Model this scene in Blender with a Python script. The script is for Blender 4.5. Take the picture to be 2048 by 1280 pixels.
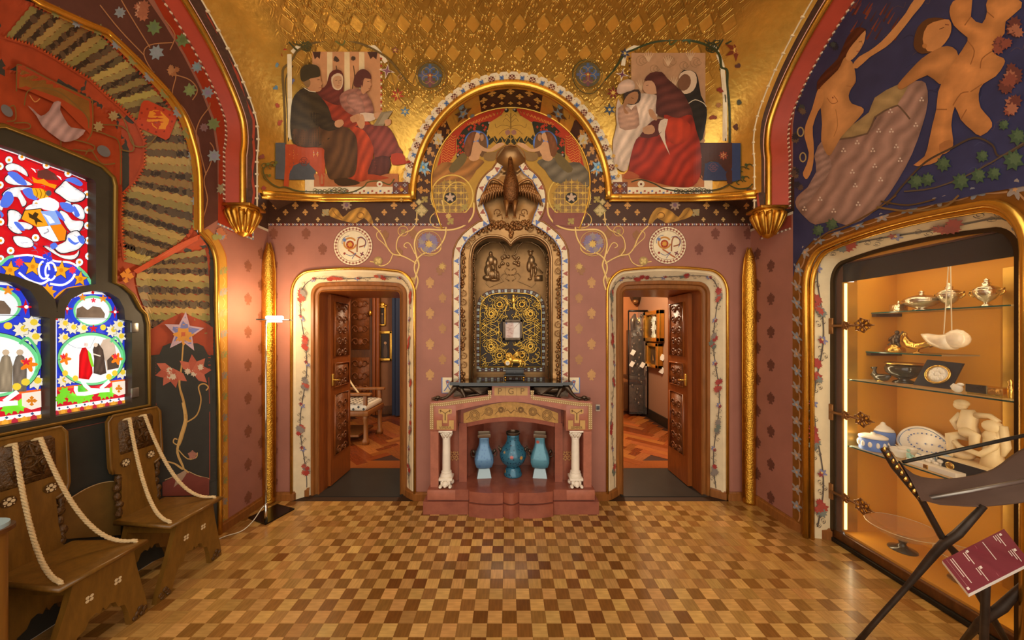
import bpy, bmesh, math, random
import numpy as np
from mathutils import Vector, Matrix, noise
from mathutils.geometry import delaunay_2d_cdt, tessellate_polygon
random.seed(7)
for o in list(bpy.data.objects): bpy.data.objects.remove(o)
SC = bpy.context.scene
COL = SC.collection
# ---------------------------------------------------------------- camera
F, CX, CY, CH = 650.0, 1016.0, 668.0, 1.55      # focal length and principal point in pixels of 2048x1280, camera height
cam_d = bpy.data.cameras.new('camera'); cam = bpy.data.objects.new('camera', cam_d); COL.objects.link(cam)
cam.location = (0, 0, CH); cam.rotation_euler = (math.pi/2, 0, 0)
cam_d.sensor_width = 36; cam_d.lens = F/2048*36
cam_d.shift_x = (1024-CX)/2048; cam_d.shift_y = (CY-640)/2048; cam_d.clip_start = 0.02
SC.camera = cam
# ---------------------------------------------------------------- world and exposure
vs = SC.view_settings
vs.view_transform = 'Standard'; vs.look = 'None'; vs.gamma = 1.0; vs.use_curve_mapping = False
vs.exposure = 0.62
W = bpy.data.worlds.new('world'); SC.world = W; W.use_nodes = True
W.node_tree.nodes['Background'].inputs[0].default_value = (1.0, 0.89, 0.74, 1)
W.node_tree.nodes['Background'].inputs[1].default_value = 1.35
def light(name, kind, loc, energy, color, size=.1, rot=None, size_y=None, spot=None):
    d = bpy.data.lights.new(name, kind); o = bpy.data.objects.new(name, d); COL.objects.link(o)
    o.location = loc; d.energy = energy; d.color = color
    if kind == 'AREA':
        d.size = size
        if size_y: d.shape = 'RECTANGLE'; d.size_y = size_y
    else: d.shadow_soft_size = size
    if rot: o.rotation_euler = rot
    return o
# two unseen fill lights added behind the camera, and the rooms beyond the doors
light('fill_light', 'POINT', (-0.9, -0.6, 3.1), 14, (1, .84, .6), .22)
light('fill_light', 'POINT', (0.9, -0.6, 3.1), 14, (1, .84, .6), .22)
light('room_light', 'POINT', (-1.15, 4.6, 2.5), 62, (1, .76, .48), .15)
light('room_light', 'POINT', (1.45, 4.9, 2.5), 120, (1, .78, .52), .15)
light('cabinet_light', 'AREA', (2.62, 2.0, 2.04), 1.3, (1, .80, .50), .25, (0, 0, 0), .8)
light('cabinet_strip_light', 'AREA', (2.50, 2.372, 1.0), 1.6, (1, .80, .48), .03, (math.radians(-90), 0, math.radians(20)), 1.7)
light('cabinet_strip_light', 'AREA', (2.50, 1.515, 1.0), 1.6, (1, .80, .48), .03, (math.radians(90), 0, math.radians(-20)), 1.7)
# ---------------------------------------------------------------- helpers
XC = 0.026; XL, XR, YB = -2.24, 2.265, 3.035      # axis of symmetry, wall planes
def lin(c):
    if isinstance(c, str):
        c = c.lstrip('#'); c = [int(c[i:i+2], 16)/255 for i in (0, 2, 4)]
    return tuple(v/12.92 if v <= .04045 else ((v+.055)/1.055)**2.4 for v in c[:3])
def ray(px, py): return Vector(((px-CX)/F, 1.0, -(py-CY)/F))
CAMP = Vector((0, 0, CH))
def onY(px, py, Y): return CAMP + ray(px, py)*Y
def onX(px, py, X): r = ray(px, py); return CAMP + r*(X/r.x)
def onZ(px, py, Z): r = ray(px, py); return CAMP + r*((Z-CH)/r.z)
_mats = {}
def mat(name, col='#808080', rough=.5, metal=0.0, var=.0, vscale=8., bump=0., bscale=40., col2=None, attr=False, objcol=False,
        emit=0., emitcol=None, alpha=None, trans=0., coat=0., stretch=None, spec=None, ior=1.45, vdetail=4.):
    if name in _mats: return _mats[name]
    m = bpy.data.materials.new(name); _mats[name] = m; m.use_nodes = True
    nt = m.node_tree; N = nt.nodes; L = nt.links; b = N['Principled BSDF']
    c = lin(col)
    b.inputs['Base Color'].default_value = (*c, 1); b.inputs['Roughness'].default_value = rough
    b.inputs['Metallic'].default_value = metal; b.inputs['IOR'].default_value = ior
    if coat: b.inputs['Coat Weight'].default_value = coat; b.inputs['Coat Roughness'].default_value = .12
    if spec is not None: b.inputs['Specular IOR Level'].default_value = spec
    if trans: b.inputs['Transmission Weight'].default_value = trans
    if alpha is not None: b.inputs['Alpha'].default_value = alpha
    src = None
    if attr:
        a = N.new('ShaderNodeAttribute'); a.attribute_name = 'Col'; src = a.outputs['Color']
    elif objcol:
        a = N.new('ShaderNodeObjectInfo'); src = a.outputs['Color']
    co = None
    if var or bump or col2:
        t = N.new('ShaderNodeTexCoord'); co = t.outputs['Object']
        if stretch:
            mp = N.new('ShaderNodeMapping'); mp.inputs['Scale'].default_value = stretch; L.new(co, mp.inputs['Vector']); co = mp.outputs['Vector']
    if var or col2:
        n = N.new('ShaderNodeTexNoise'); n.inputs['Scale'].default_value = vscale; n.inputs['Detail'].default_value = vdetail; n.inputs['Roughness'].default_value = .62
        L.new(co, n.inputs['Vector'])
        r = N.new('ShaderNodeMapRange'); r.inputs[1].default_value = .3; r.inputs[2].default_value = .7
        L.new(n.outputs['Fac'], r.inputs[0])
        if col2:
            mx = N.new('ShaderNodeMix'); mx.data_type = 'RGBA'; L.new(r.outputs[0], mx.inputs['Factor'])
            mx.inputs['A'].default_value = (*c, 1); mx.inputs['B'].default_value = (*lin(col2), 1); L.new(mx.outputs['Result'], b.inputs['Base Color'])
        else:
            r.inputs[3].default_value = 1-var; r.inputs[4].default_value = 1+var
            mx = N.new('ShaderNodeMix'); mx.data_type = 'RGBA'; mx.blend_type = 'MULTIPLY'; mx.inputs['Factor'].default_value = 1
            if src: L.new(src, mx.inputs['A'])
            else: mx.inputs['A'].default_value = (*c, 1)
            L.new(r.outputs[0], mx.inputs['B']); L.new(mx.outputs['Result'], b.inputs['Base Color'])
            src = mx.outputs['Result']
    elif src: L.new(src, b.inputs['Base Color'])
    if bump:
        n2 = N.new('ShaderNodeTexNoise'); n2.inputs['Scale'].default_value = bscale; n2.inputs['Detail'].default_value = 3; L.new(co, n2.inputs['Vector'])
        bp = N.new('ShaderNodeBump'); bp.inputs['Strength'].default_value = bump; bp.inputs['Distance'].default_value = .01
        L.new(n2.outputs['Fac'], bp.inputs['Height']); L.new(bp.outputs['Normal'], b.inputs['Normal'])
    if emit:
        b.inputs['Emission Strength'].default_value = emit
        if attr and src: L.new(src, b.inputs['Emission Color'])
        else: b.inputs['Emission Color'].default_value = (*lin(emitcol or col), 1)
    return m
class MB:
    def __init__(s): s.v = []; s.f = []; s.c = []
    def add(s, vs, fs, col=None):
        o = len(s.v); s.v.extend([tuple(v) for v in vs]); s.f.extend([tuple(i+o for i in f) for f in fs])
        if col is None: col = (1, 1, 1)
        if isinstance(col, str): col = lin(col)
        if len(col) == len(vs) and not isinstance(col[0], (int, float)): s.c.extend(col)
        else: s.c.extend([col]*len(vs))
        return s
    def box(s, x0, x1, y0, y1, z0, z1, col=None, bev=0.):
        if x0 > x1: x0, x1 = x1, x0
        if y0 > y1: y0, y1 = y1, y0
        if z0 > z1: z0, z1 = z1, z0
        if bev <= 0:
            return s.add([(x0,y0,z0),(x1,y0,z0),(x1,y1,z0),(x0,y1,z0),(x0,y0,z1),(x1,y0,z1),(x1,y1,z1),(x0,y1,z1)],
                     [(0,3,2,1),(4,5,6,7),(0,1,5,4),(1,2,6,5),(2,3,7,6),(3,0,4,7)], col)
        b = min(bev, (x1-x0)*.45, (y1-y0)*.45, (z1-z0)*.45)
        bm = bmesh.new(); bmesh.ops.create_cube(bm, size=1)
        for v in bm.verts: v.co = Vector(((x0+x1)/2+v.co.x*(x1-x0), (y0+y1)/2+v.co.y*(y1-y0), (z0+z1)/2+v.co.z*(z1-z0)))
        bmesh.ops.bevel(bm, geom=list(bm.edges), offset=b, segments=2, affect='EDGES', profile=.5)
        bm.verts.index_update(); r = s.add([v.co[:] for v in bm.verts], [[v.index for v in f.verts] for f in bm.faces], col); bm.free(); return r
    def lathe(s, prof, c=(0,0,0), n=24, col=None, axis='z', squash=(1,1), square=0.):
        vs, fs, k = [], [], len(prof)
        for i in range(n):
            a = 2*math.pi*i/n
            ca, sa = math.cos(a), math.sin(a)
            if square:
                m_ = 1/max(abs(ca), abs(sa)); ca, sa = ca*(1+(m_-1)*square), sa*(1+(m_-1)*square)
            for r, z in prof:
                x, y = r*ca*squash[0], r*sa*squash[1]
                if axis == 'z': p = (c[0]+x, c[1]+y, c[2]+z)
                elif axis == 'y': p = (c[0]+x, c[1]+z, c[2]+y)
                else: p = (c[0]+z, c[1]+x, c[2]+y)
                vs.append(p)
        for i in range(n):
            j = (i+1) % n
            for q in range(k-1): fs.append((i*k+q, j*k+q, j*k+q+1, i*k+q+1))
        if prof[0][0] > 1e-5: fs.append([i*k for i in range(n)][::-1])
        if prof[-1][0] > 1e-5: fs.append([i*k+k-1 for i in range(n)])
        return s.add(vs, fs, col)
    def tube(s, path, r, n=8, col=None, closed=False, cap=True, flat=None):
        P = [Vector(p) for p in path]; m = len(P)
        R = r if isinstance(r, (list, tuple)) else [r]*m
        vs, fs = [], []; up = None
        for i, p in enumerate(P):
            if closed: t = P[(i+1) % m]-P[i-1]
            else: t = P[min(i+1, m-1)]-P[max(i-1, 0)]
            if t.length < 1e-9: t = Vector((0,0,1))
            t.normalize()
            if up is None:
                up = Vector((0,0,1)) if abs(t.z) < .9 else Vector((0,1,0))
            a = up-t*up.dot(t)
            if a.length < 1e-5: a = t.orthogonal()
            a.normalize(); up = a; b = t.cross(a)
            for q in range(n):
                an = 2*math.pi*q/n
                f1 = flat if flat else 1.
                vs.append(p+a*math.cos(an)*R[i]*f1+b*math.sin(an)*R[i])
        for i in range(m if closed else m-1):
            j = (i+1) % m
            for q in range(n): fs.append((i*n+q, i*n+(q+1) % n, j*n+(q+1) % n, j*n+q))
        if cap and not closed: fs.append(list(range(n))[::-1]); fs.append([(m-1)*n+q for q in range(n)])
        return s.add(vs, fs, col)
    def strip(s, A, B, col=None, closed=False):
        n = len(A); vs = list(A)+list(B)
        fs = [(i, (i+1) % n, n+(i+1) % n, n+i) for i in range(n if closed else n-1)]
        return s.add(vs, fs, col)
    def prism(s, pts, fmap, d0, d1, col=None):
        """outline in 2-D, fmap(u,v,d) -> 3-D, extruded from d0 to d1"""
        n = len(pts); t = tessellate_polygon([[Vector((p[0], p[1], 0)) for p in pts]])
        vs = [fmap(p[0], p[1], d0) for p in pts]+[fmap(p[0], p[1], d1) for p in pts]
        fs = [tuple(a) for a in t]+[tuple(i+n for i in a[::-1]) for a in t]+[(i, (i+1) % n, n+(i+1) % n, n+i) for i in range(n)]
        return s.add(vs, fs, col)
    def blob(s, c, r, n=10, m=7, col=None, M=None):
        vs, fs = [], []
        for i in range(m+1):
            th = math.pi*i/m
            for j in range(n):
                ph = 2*math.pi*j/n
                p = Vector((r[0]*math.sin(th)*math.cos(ph), r[1]*math.sin(th)*math.sin(ph), r[2]*math.cos(th)))
                if M: p = M @ p
                vs.append(p+Vector(c))
        for i in range(m):
            for j in range(n): fs.append((i*n+j, i*n+(j+1) % n, (i+1)*n+(j+1) % n, (i+1)*n+j))
        return s.add(vs, fs, col)
    def xf(s, M):
        s.v = [tuple(M @ Vector(v)) for v in s.v]; return s
    def join(s, o, M=None):
        vs = o.v if M is None else [tuple(M @ Vector(v)) for v in o.v]
        k = len(s.v); s.v.extend(vs); s.f.extend([tuple(i+k for i in f) for f in o.f]); s.c.extend(o.c); return s
def mesh_of(name, mb, m, smooth=False):
    me = bpy.data.meshes.new(name); me.from_pydata([tuple(v) for v in mb.v], [], [tuple(f) for f in mb.f])
    if mb.c:
        at = me.color_attributes.new('Col', 'FLOAT_COLOR', 'POINT')
        arr = np.ones((len(mb.v), 4), dtype=np.float32); arr[:, :3] = np.array(mb.c, dtype=np.float32)
        at.data.foreach_set('color', arr.ravel())
    me.materials.append(m if not isinstance(m, str) else _mats[m])
    bm = bmesh.new(); bm.from_mesh(me); bmesh.ops.recalc_face_normals(bm, faces=bm.faces); bm.to_mesh(me); bm.free()
    if smooth:
        me.polygons.foreach_set('use_smooth', [True]*len(me.polygons))
        if smooth != 'all':
            try: me.set_sharp_from_angle(angle=math.radians(38))
            except Exception: pass
    me.update(); return me
def obj(name, mb, m, parent=None, smooth=False, label=None):
    me = mb if isinstance(mb, bpy.types.Mesh) else mesh_of(name, mb, m, smooth)
    o = bpy.data.objects.new(name, me); COL.objects.link(o)
    if parent is not None:
        o.parent = parent; o.location = -Vector(parent.get('_base', (0, 0, 0)))
    if label: o['label'] = label
    return o
def struct(name, mb, m, smooth=False, label=None, cat=None):
    o = obj(name, mb, m, None, smooth); o['kind'] = 'structure'
    if label: o['label'] = label
    if cat: o['category'] = cat
    return o
def sempty(name, label, cat, loc=(0, 0, 0)):
    o = thing(name, label, cat, loc); o['kind'] = 'structure'; return o
def thing(name, label, cat, loc=(0, 0, 0), group=None):
    o = bpy.data.objects.new(name, None); COL.objects.link(o); o.location = loc; o.empty_display_size = .05
    o['label'] = label; o['category'] = cat
    if group: o['group'] = group
    o['_base'] = tuple(loc)     # parts are written in room coordinates
    return o
def tag(o, label, cat, group=None):
    o['label'] = label; o['category'] = cat
    if group: o['group'] = group
    return o
# ---------------------------------------------------------------- 2-D curves
def smooth(pts, n=4, closed=True):
    P = [tuple(p) for p in pts]; m = len(P); out = []
    rng = range(m) if closed else range(m-1)
    for i in rng:
        if closed: p0, p1, p2, p3 = P[i-1], P[i], P[(i+1) % m], P[(i+2) % m]
        else: p0, p1, p2, p3 = P[max(i-1, 0)], P[i], P[i+1], P[min(i+2, m-1)]
        for k in range(n):
            t = k/n
            out.append(tuple(.5*((2*b)+(-a+c)*t+(2*a-5*b+4*c-d)*t*t+(-a+3*b-3*c+d)*t**3) for a, b, c, d in zip(p0, p1, p2, p3)))
    if not closed: out.append(P[-1])
    return out
def mir(pts, c=1021.5): return [(2*c-p[0], p[1]) for p in pts]
def ell(cx, cy, rx, ry=None, a0=0, a1=360, n=24):
    ry = rx if ry is None else ry; full = abs(a1-a0) >= 359.9
    return [(cx+rx*math.cos(math.radians(a0+(a1-a0)*i/(n if full else n-1))), cy-ry*math.sin(math.radians(a0+(a1-a0)*i/(n if full else n-1)))) for i in range(n)]
def resample(pts, n, closed=False):
    P = [Vector(p) for p in pts]
    if closed: P.append(P[0])
    d = [0]
    for a, b in zip(P, P[1:]): d.append(d[-1]+(b-a).length)
    out = []; k = 0; tot = d[-1]
    for i in range(n):
        t = tot*i/(n if closed else n-1)
        while k < len(P)-2 and d[k+1] < t: k += 1
        u = (t-d[k])/max(d[k+1]-d[k], 1e-9); out.append(tuple(P[k].lerp(P[k+1], min(max(u, 0), 1))))
    return out
def along(pts, step, closed=False, start=0.):
    """points with tangent angle at even spacing"""
    P = [Vector(p[:2]) for p in pts]
    if closed: P.append(P[0])
    out = []; need = start
    for a, b in zip(P, P[1:]):
        L = (b-a).length; an = math.atan2(b.y-a.y, b.x-a.x)
        while need <= L: q = a.lerp(b, need/L if L else 0); out.append((q.x, q.y, an)); need += step
        need -= L
    return out
def inside(poly, pts):
    P = np.asarray(poly, float); x, y = pts[:, 0], pts[:, 1]; r = np.zeros(len(pts), bool); j = len(P)-1
    for i in range(len(P)):
        xi, yi, xj, yj = P[i, 0], P[i, 1], P[j, 0], P[j, 1]
        c = ((yi > y) != (yj > y)) & (x < (xj-xi)*(y-yi)/((yj-yi) if yj != yi else 1e-12)+xi); r ^= c; j = i
    return r
def fill(outer, holes=(), grid=None, extra=None):
    """triangulate a 2-D outline with holes; grid adds inner points so that it can follow a curved surface"""
    if grid:
        g0, g1 = grid if isinstance(grid, tuple) else (grid, grid); q = []
        for i in range(len(outer)):
            a, b = outer[i-1], outer[i]; k = max(1, int(max(abs(b[0]-a[0])/g0, abs(b[1]-a[1])/g1)))
            q += [(a[0]+(b[0]-a[0])*j/k, a[1]+(b[1]-a[1])*j/k) for j in range(k)]
        outer = q
    pts = [tuple(p[:2]) for p in outer]; faces = [list(range(len(pts)))]; edges = []
    for h in holes:
        o = len(pts); pts += [tuple(p[:2]) for p in h]; edges += [(o+i, o+(i+1) % len(h)) for i in range(len(h))]
    if grid:
        gx, gy = grid if isinstance(grid, tuple) else (grid, grid)
        A = np.array(outer, float); mn, mx_ = A[:, :2].min(0), A[:, :2].max(0)
        X, Y = np.meshgrid(np.arange(mn[0]+gx*.5, mx_[0], gx), np.arange(mn[1]+gy*.5, mx_[1], gy))
        if X.size:
            G = np.stack([X.ravel(), Y.ravel()], 1); k = inside([p[:2] for p in outer], G)
            for h in holes: k &= ~inside(h, G)
            pts += [tuple(p) for p in G[k]]
    if not grid and not holes:
        t = tessellate_polygon([[Vector((p[0], p[1], 0)) for p in pts]]); return pts, [tuple(a) for a in t]
    r = delaunay_2d_cdt([Vector(p) for p in pts], edges, faces, 1, 1e-7)
    V = [tuple(v) for v in r[0]]; Fs = [tuple(f) for f in r[2]]
    if holes and Fs:
        C = np.array([[sum(V[i][0] for i in f)/len(f), sum(V[i][1] for i in f)/len(f)] for f in Fs]); k = np.ones(len(Fs), bool)
        for h in holes: k &= ~inside(h, C)
        Fs = [f for f, q in zip(Fs, k) if q]
    return V, Fs
def vary(c, a): return tuple(max(0, v*(1+random.uniform(-a, a))) for v in c)
# ---------------------------------------------------------------- paint laid on a surface: outlines with their own colours
class Paint:
    def __init__(s, surf, step=.00018, off=.0008, g=None): s.s = surf; s.m = MB(); s.k = 0; s.st = step; s.o = off; s.g = g
    def lay(s): s.k += 1; return s.o+s.st*s.k
    def poly(s, pts, col, sm=0, grid=None, fold=None, grad=None, mott=0., off=None, holes=(), rim=None):
        if sm: pts = smooth(pts, sm)
        grid = grid or s.g
        V, Fs = fill(pts, holes, grid=grid)
        if rim is None and fold: rim = .38
        if rim:
            A_ = np.array(resample(pts, 90, True)); B_ = np.array(V); D_ = np.sqrt(((B_[:, None, :]-A_[None])**2).sum(2)).min(1); ext = B_.max(0)-B_.min(0); rw = min(24, max(3, .17*math.sqrt(ext[0]*ext[1])))
        o = s.lay() if off is None else off
        c = lin(col) if isinstance(col, str) else col
        cs = []
        for vi, (x, y) in enumerate(V):
            f = 1.
            if rim: f *= 1.12-rim*(1-min(1., D_[vi]/rw))
            if fold:
                an, per, amp = fold; u = x*math.cos(math.radians(an))+y*math.sin(math.radians(an))
                nz = noise.noise((x*.02, y*.02, 3.1)); f *= 1+amp*math.sin(2*math.pi*u/per+nz*4)+amp*.6*noise.noise((x*.06, y*.06, 9.))
            if mott: f *= 1+mott*noise.noise((x*.05, y*.05, 1.7))+mott*.5*noise.noise((x*.15, y*.15, 5.))
            q = c
            if grad:
                (x0, y0), (x1, y1), c2 = grad; c2 = lin(c2) if isinstance(c2, str) else c2
                L2 = (x1-x0)**2+(y1-y0)**2; t = max(0, min(1, ((x-x0)*(x1-x0)+(y-y0)*(y1-y0))/L2)); q = tuple(a+(b-a)*t for a, b in zip(c, c2))
            cs.append(tuple(max(0, v*f) for v in q))
        s.m.add([s.s(x, y, o) for x, y in V], Fs, cs); return s
    def stroke(s, pts, w, col, sm=0, closed=False, taper=False, off=None):
        if sm: pts = smooth(pts, sm, closed)
        n = len(pts); A, B = [], []; o = s.lay() if off is None else off
        for i in range(n):
            if closed: a, b = pts[i-1], pts[(i+1) % n]
            else: a, b = pts[max(i-1, 0)], pts[min(i+1, n-1)]
            dx, dy = b[0]-a[0], b[1]-a[1]; L = math.hypot(dx, dy) or 1
            h = (w[i*len(w)//n] if isinstance(w, (list, tuple)) else w)/2
            if taper: h *= 1-.85*i/(n-1)
            A.append(s.s(pts[i][0]-dy/L*h, pts[i][1]+dx/L*h, o)); B.append(s.s(pts[i][0]+dy/L*h, pts[i][1]-dx/L*h, o))
        s.m.strip(A, B, lin(col) if isinstance(col, str) else col, closed); return s
    def dot(s, x, y, r, col, n=8, ry=None, rot=0., off=None):
        ry = r if ry is None else ry
        if s.g and r > s.g*.7: return s.poly([(x+r*math.cos(6.2832*i/n)*math.cos(rot)-ry*math.sin(6.2832*i/n)*math.sin(rot), y+r*math.cos(6.2832*i/n)*math.sin(rot)+ry*math.sin(6.2832*i/n)*math.cos(rot)) for i in range(n)], col, off=off)
        o = s.lay() if off is None else off; ca, sa = math.cos(rot), math.sin(rot)
        P = []
        for i in range(n):
            a = 2*math.pi*i/n; u, v = r*math.cos(a), ry*math.sin(a); P.append(s.s(x+u*ca-v*sa, y+u*sa+v*ca, o))
        s.m.add(P, [tuple(range(n))], lin(col) if isinstance(col, str) else col); return s
    def shape(s, outline, x, y, k, rot, col, off=None, ky=None):
        """a unit outline placed at x, y, scaled by k, turned by rot"""
        ca, sa = math.cos(rot), math.sin(rot); o = s.lay() if off is None else off; ky = ky or k
        P = [(x+(u*k*ca-v*ky*sa), y+(u*k*sa+v*ky*ca)) for u, v in outline]
        if s.g and k > s.g*1.6: return s.poly(P, col, off=o)
        t = tessellate_polygon([[Vector((p[0], p[1], 0)) for p in P]])
        s.m.add([s.s(a, b, o) for a, b in P], [tuple(q) for q in t], lin(col) if isinstance(col, str) else col); return s
    def build(s, name, parent, m='paint', label=None):
        o = obj(name, s.m, _mats[m] if isinstance(m, str) else m, parent)
        if label: o['label'] = label
        return o
def sback(u, v, o): return onY(u, v, YB-o)
def sbackm(u, v, o): return Vector((u, YB-o, v))
def sleftm(u, v, o): return Vector((XL+o, u, v))
def srightm(u, v, o): return Vector((XR-o, u, v))
def sright(u, v, o): return onX(u, v, XR-o)
def sleft(u, v, o): return onX(u, v, XL+o)
# unit outlines, about one unit tall, v downward
def radial(n, r_in, r_out, pw=1.): return [((r_out if i % 2 == 0 else r_in)*math.sin(math.pi*i/n), -(r_out if i % 2 == 0 else r_in)*math.cos(math.pi*i/n)) for i in range(2*n)]
STAR5 = radial(5, .22, .5); STAR6 = radial(6, .2, .5); STAR8 = radial(8, .3, .5); STAR4 = radial(4, .14, .5)
def lobes(n, r0, a, k=6): return [((r0+a*math.cos(n*2*math.pi*i/(n*k)))*math.sin(2*math.pi*i/(n*k)), -(r0+a*math.cos(n*2*math.pi*i/(n*k)))*math.cos(2*math.pi*i/(n*k))) for i in range(n*k)]
FLOW5 = lobes(5, .36, .14); FLOW4 = lobes(4, .33, .17); FLOW8 = lobes(8, .4, .1)
CROSS = [(-.06,-.12),(-.2,-.32),(-.12,-.36),(0,-.5),(.12,-.36),(.2,-.32),(.06,-.12),(.26,-.22),(.32,-.12),(.46,0),(.32,.12),(.26,.2),(.06,.1),(.12,.3),(.2,.36),(.1,.42),(0,.5),(-.1,.42),(-.2,.36),(-.12,.3),(-.06,.1),(-.26,.2),(-.32,.12),(-.46,0),(-.32,-.12),(-.26,-.22)]
EMB = [(0,-.5),(.07,-.42),(.05,-.33),(.16,-.36),(.2,-.28),(.13,-.2),(.26,-.24),(.36,-.14),(.34,0),(.26,.04),(.34,.12),(.27,.26),(.16,.22),(.12,.3),(.2,.4),(.12,.48),(0,.42)]
EMB = EMB+[(-u, v) for u, v in EMB[::-1][1:-1]]
LEAF = [(0,-.5),(.1,-.3),(.3,-.34),(.26,-.14),(.5,-.08),(.3,.08),(.36,.3),(.14,.26),(0,.5),(-.14,.26),(-.36,.3),(-.3,.08),(-.5,-.08),(-.26,-.14),(-.3,-.34),(-.1,-.3)]
TREF = [(0,-.5),(.14,-.42),(.12,-.2),(.34,-.26),(.5,-.1),(.42,.1),(.2,.1),(.24,.34),(0,.5),(-.24,.34),(-.2,.1),(-.42,.1),(-.5,-.1),(-.34,-.26),(-.12,-.2),(-.14,-.42)]
TRI = [(0,-.5),(.5,.4),(.25,.5),(0,.38),(-.25,.5),(-.5,.4)]
SQ = [(-.5,-.5),(.5,-.5),(.5,.5),(-.5,.5)]; DIA = [(0,-.5),(.5,0),(0,.5),(-.5,0)]
# ---------------------------------------------------------------- materials
mat('paint', attr=True, rough=.5, var=.09, vscale=14)
mat('paint_metal', attr=True, rough=.32, metal=.85, var=.12, vscale=12)
mat('wall_mauve', '#a36d5d', .6, var=.09, vscale=3.5)
mat('frieze_brown', '#4a2f22', .6, var=.12, vscale=5)
mat('gold', '#deab48', .27, .9, var=.14, vscale=9, bump=.05, bscale=30)
mat('gold_soft', '#c8923a', .38, 1., var=.2, vscale=12, bump=.15, bscale=60)
mat('gold_bright', '#efc45c', .25, .7, var=.1, vscale=9)
mat('gold_hammer', '#d8a540', .3, 1., var=.15, vscale=20, bump=.6, bscale=90)
mat('red_soffit', '#a83a20', .55, var=.12, vscale=6)
mat('wood', '#8a5526', .36, var=.25, vscale=6, stretch=(6,6,.8), bump=.05, bscale=30)
mat('wood_dark', '#5e3817', .34, var=.3, vscale=6, stretch=(5,5,.9), bump=.06, bscale=40)
mat('wood_red', '#8c4a1d', .3, var=.22, vscale=6, stretch=(8,8,.7))
mat('wood_carved', '#7d4620', .36, var=.3, vscale=30, bump=.5, bscale=120)
mat('marble_red', '#9e5b45', .2, col2='#874a39', vscale=9, coat=.3)
mat('marble_red2', '#aa6852', .25, var=.14, vscale=14)
mat('marble_gold', '#b98a50', .35, .5, var=.22, vscale=50, bump=.3, bscale=150)
mat('marble_white', '#efe4d2', .4, var=.06, vscale=14)
mat('marble_black', '#0d0d0f', .08, coat=.5)
mat('bronze', '#94693f', .36, .7, var=.28, vscale=14, bump=.2, bscale=60)
mat('bronze_light', '#b08d64', .34, .75, var=.2, vscale=8, bump=.15, bscale=40)
mat('bronze_dark', '#55473a', .28, .75, var=.3, vscale=16, bump=.15, bscale=60)
mat('black_metal', '#1b1714', .4, .4, var=.2, vscale=20)
mat('iron', '#33302a', .45, .6, var=.2, vscale=20)
mat('cream', '#e3d2ae', .6, var=.07, vscale=10)
mat('slate', '#33312d', .35, var=.12, vscale=6)
mat('rope', '#d9bd8d', .8, var=.12, vscale=60, bump=.4, bscale=200)
# ================================================================ SETTING
# ---------------------------------------------------------------- vault (gold, embossed): height field in front of the end wall
VZ, VB, VA, VYC, VX = 3.0, 1.08, 1.735, 1.3, 2.05
def vF(x):
    a = max(0., (abs(x-.012)-1.7)/.42); return .42*a*a
def vK(z): return 1+.2*min(1., max(0., (3.3-z)/.3))
def vdrop(x): return .12*min(1, vF(x)/.3)
def VY(x, z):
    t = (z-VZ)/VB
    return (YB if t <= 0 else VYC+VA*math.sqrt(max(0., 1-min(t, 1)**2)))-vF(x)*vK(z)
def vs_pt(x, s):                      # arc parameter s: below 0 vertical, above it radians along the ellipse
    if s <= 0: return Vector((x, YB-vF(x)*vK(VZ+s), VZ+s))
    z = VZ+VB*math.sin(s); return Vector((x, VYC+VA*math.cos(s)-vF(x)*vK(z), z))
def svault(px, py, o):
    r = ray(px, py); t = 2.7
    for _ in range(18):
        p = CAMP+r*t; t += .7*(VY(p.x, p.z)-p.y)
    return CAMP+r*(t-o)
def s_of(p): return p.z-VZ if p.z <= VZ else math.asin(min(1, (p.z-VZ)/VB))
ARCH_O = ell(1021.5, 400, 195.5, 230, 180, 0, 49)           # moulding of the central arch, pixels
arch3 = [svault(x, y, 0) for x, y in ARCH_O]
S0 = 2.83-VZ
hole = [(p.x, max(s_of(p), S0-.01)) for p in arch3]
hole = [(hole[0][0], S0-.02)]+hole+[(hole[-1][0], S0-.02)]
outer = [(-VX+.0, S0), (VX+.024, S0), (VX+.024, 2.2), (-VX, 2.2)]
lo = [(x, S0-vdrop(x)) for x in np.linspace(-VX, -1.6, 12)]; hi = [(x, S0-vdrop(x)) for x in np.linspace(1.6, VX+.024, 12)]
V, Fs = fill(lo+[(hole[0][0], S0)]+[h for h in hole[1:-1]]+[(hole[-1][0], S0)]+hi+[(VX+.024, 2.2), (-VX, 2.2)], grid=(.06, .05))
m = MB(); m.add([vs_pt(x, s) for x, s in V], Fs, [(x, s, 0) for x, s in V])
mv = mat('vault_gold', '#e6b858', .33, .85, var=.2, vscale=5, vdetail=8)
nt = mv.node_tree; N, L = nt.nodes, nt.links
def mth(op, a, b=None, c=None):
    n = N.new('ShaderNodeMath'); n.operation = op
    for i, q in enumerate((a, b, c)):
        if q is None: continue
        if isinstance(q, (int, float)): n.inputs[i].default_value = q
        else: L.new(q, n.inputs[i])
    return n.outputs[0]
at = N.new('ShaderNodeAttribute'); at.attribute_name = 'Col'; sp = N.new('ShaderNodeSeparateXYZ'); L.new(at.outputs['Vector'], sp.inputs[0])
u = mth('DIVIDE', sp.outputs[0], .172); v = mth('DIVIDE', sp.outputs[1], .118)
def lattice(du, dv):
    a = mth('ABSOLUTE', mth('SUBTRACT', mth('FRACT', mth('ADD', u, du+50)), .5)); b = mth('ABSOLUTE', mth('SUBTRACT', mth('FRACT', mth('ADD', v, dv+50)), .5))
    return mth('ADD', a, mth('MULTIPLY', b, mth('ADD', .75, mth('MULTIPLY', b, .8)))), a, b
d1, a1, b1 = lattice(0, 0); d2, a2, b2 = lattice(.5, .5)
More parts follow.
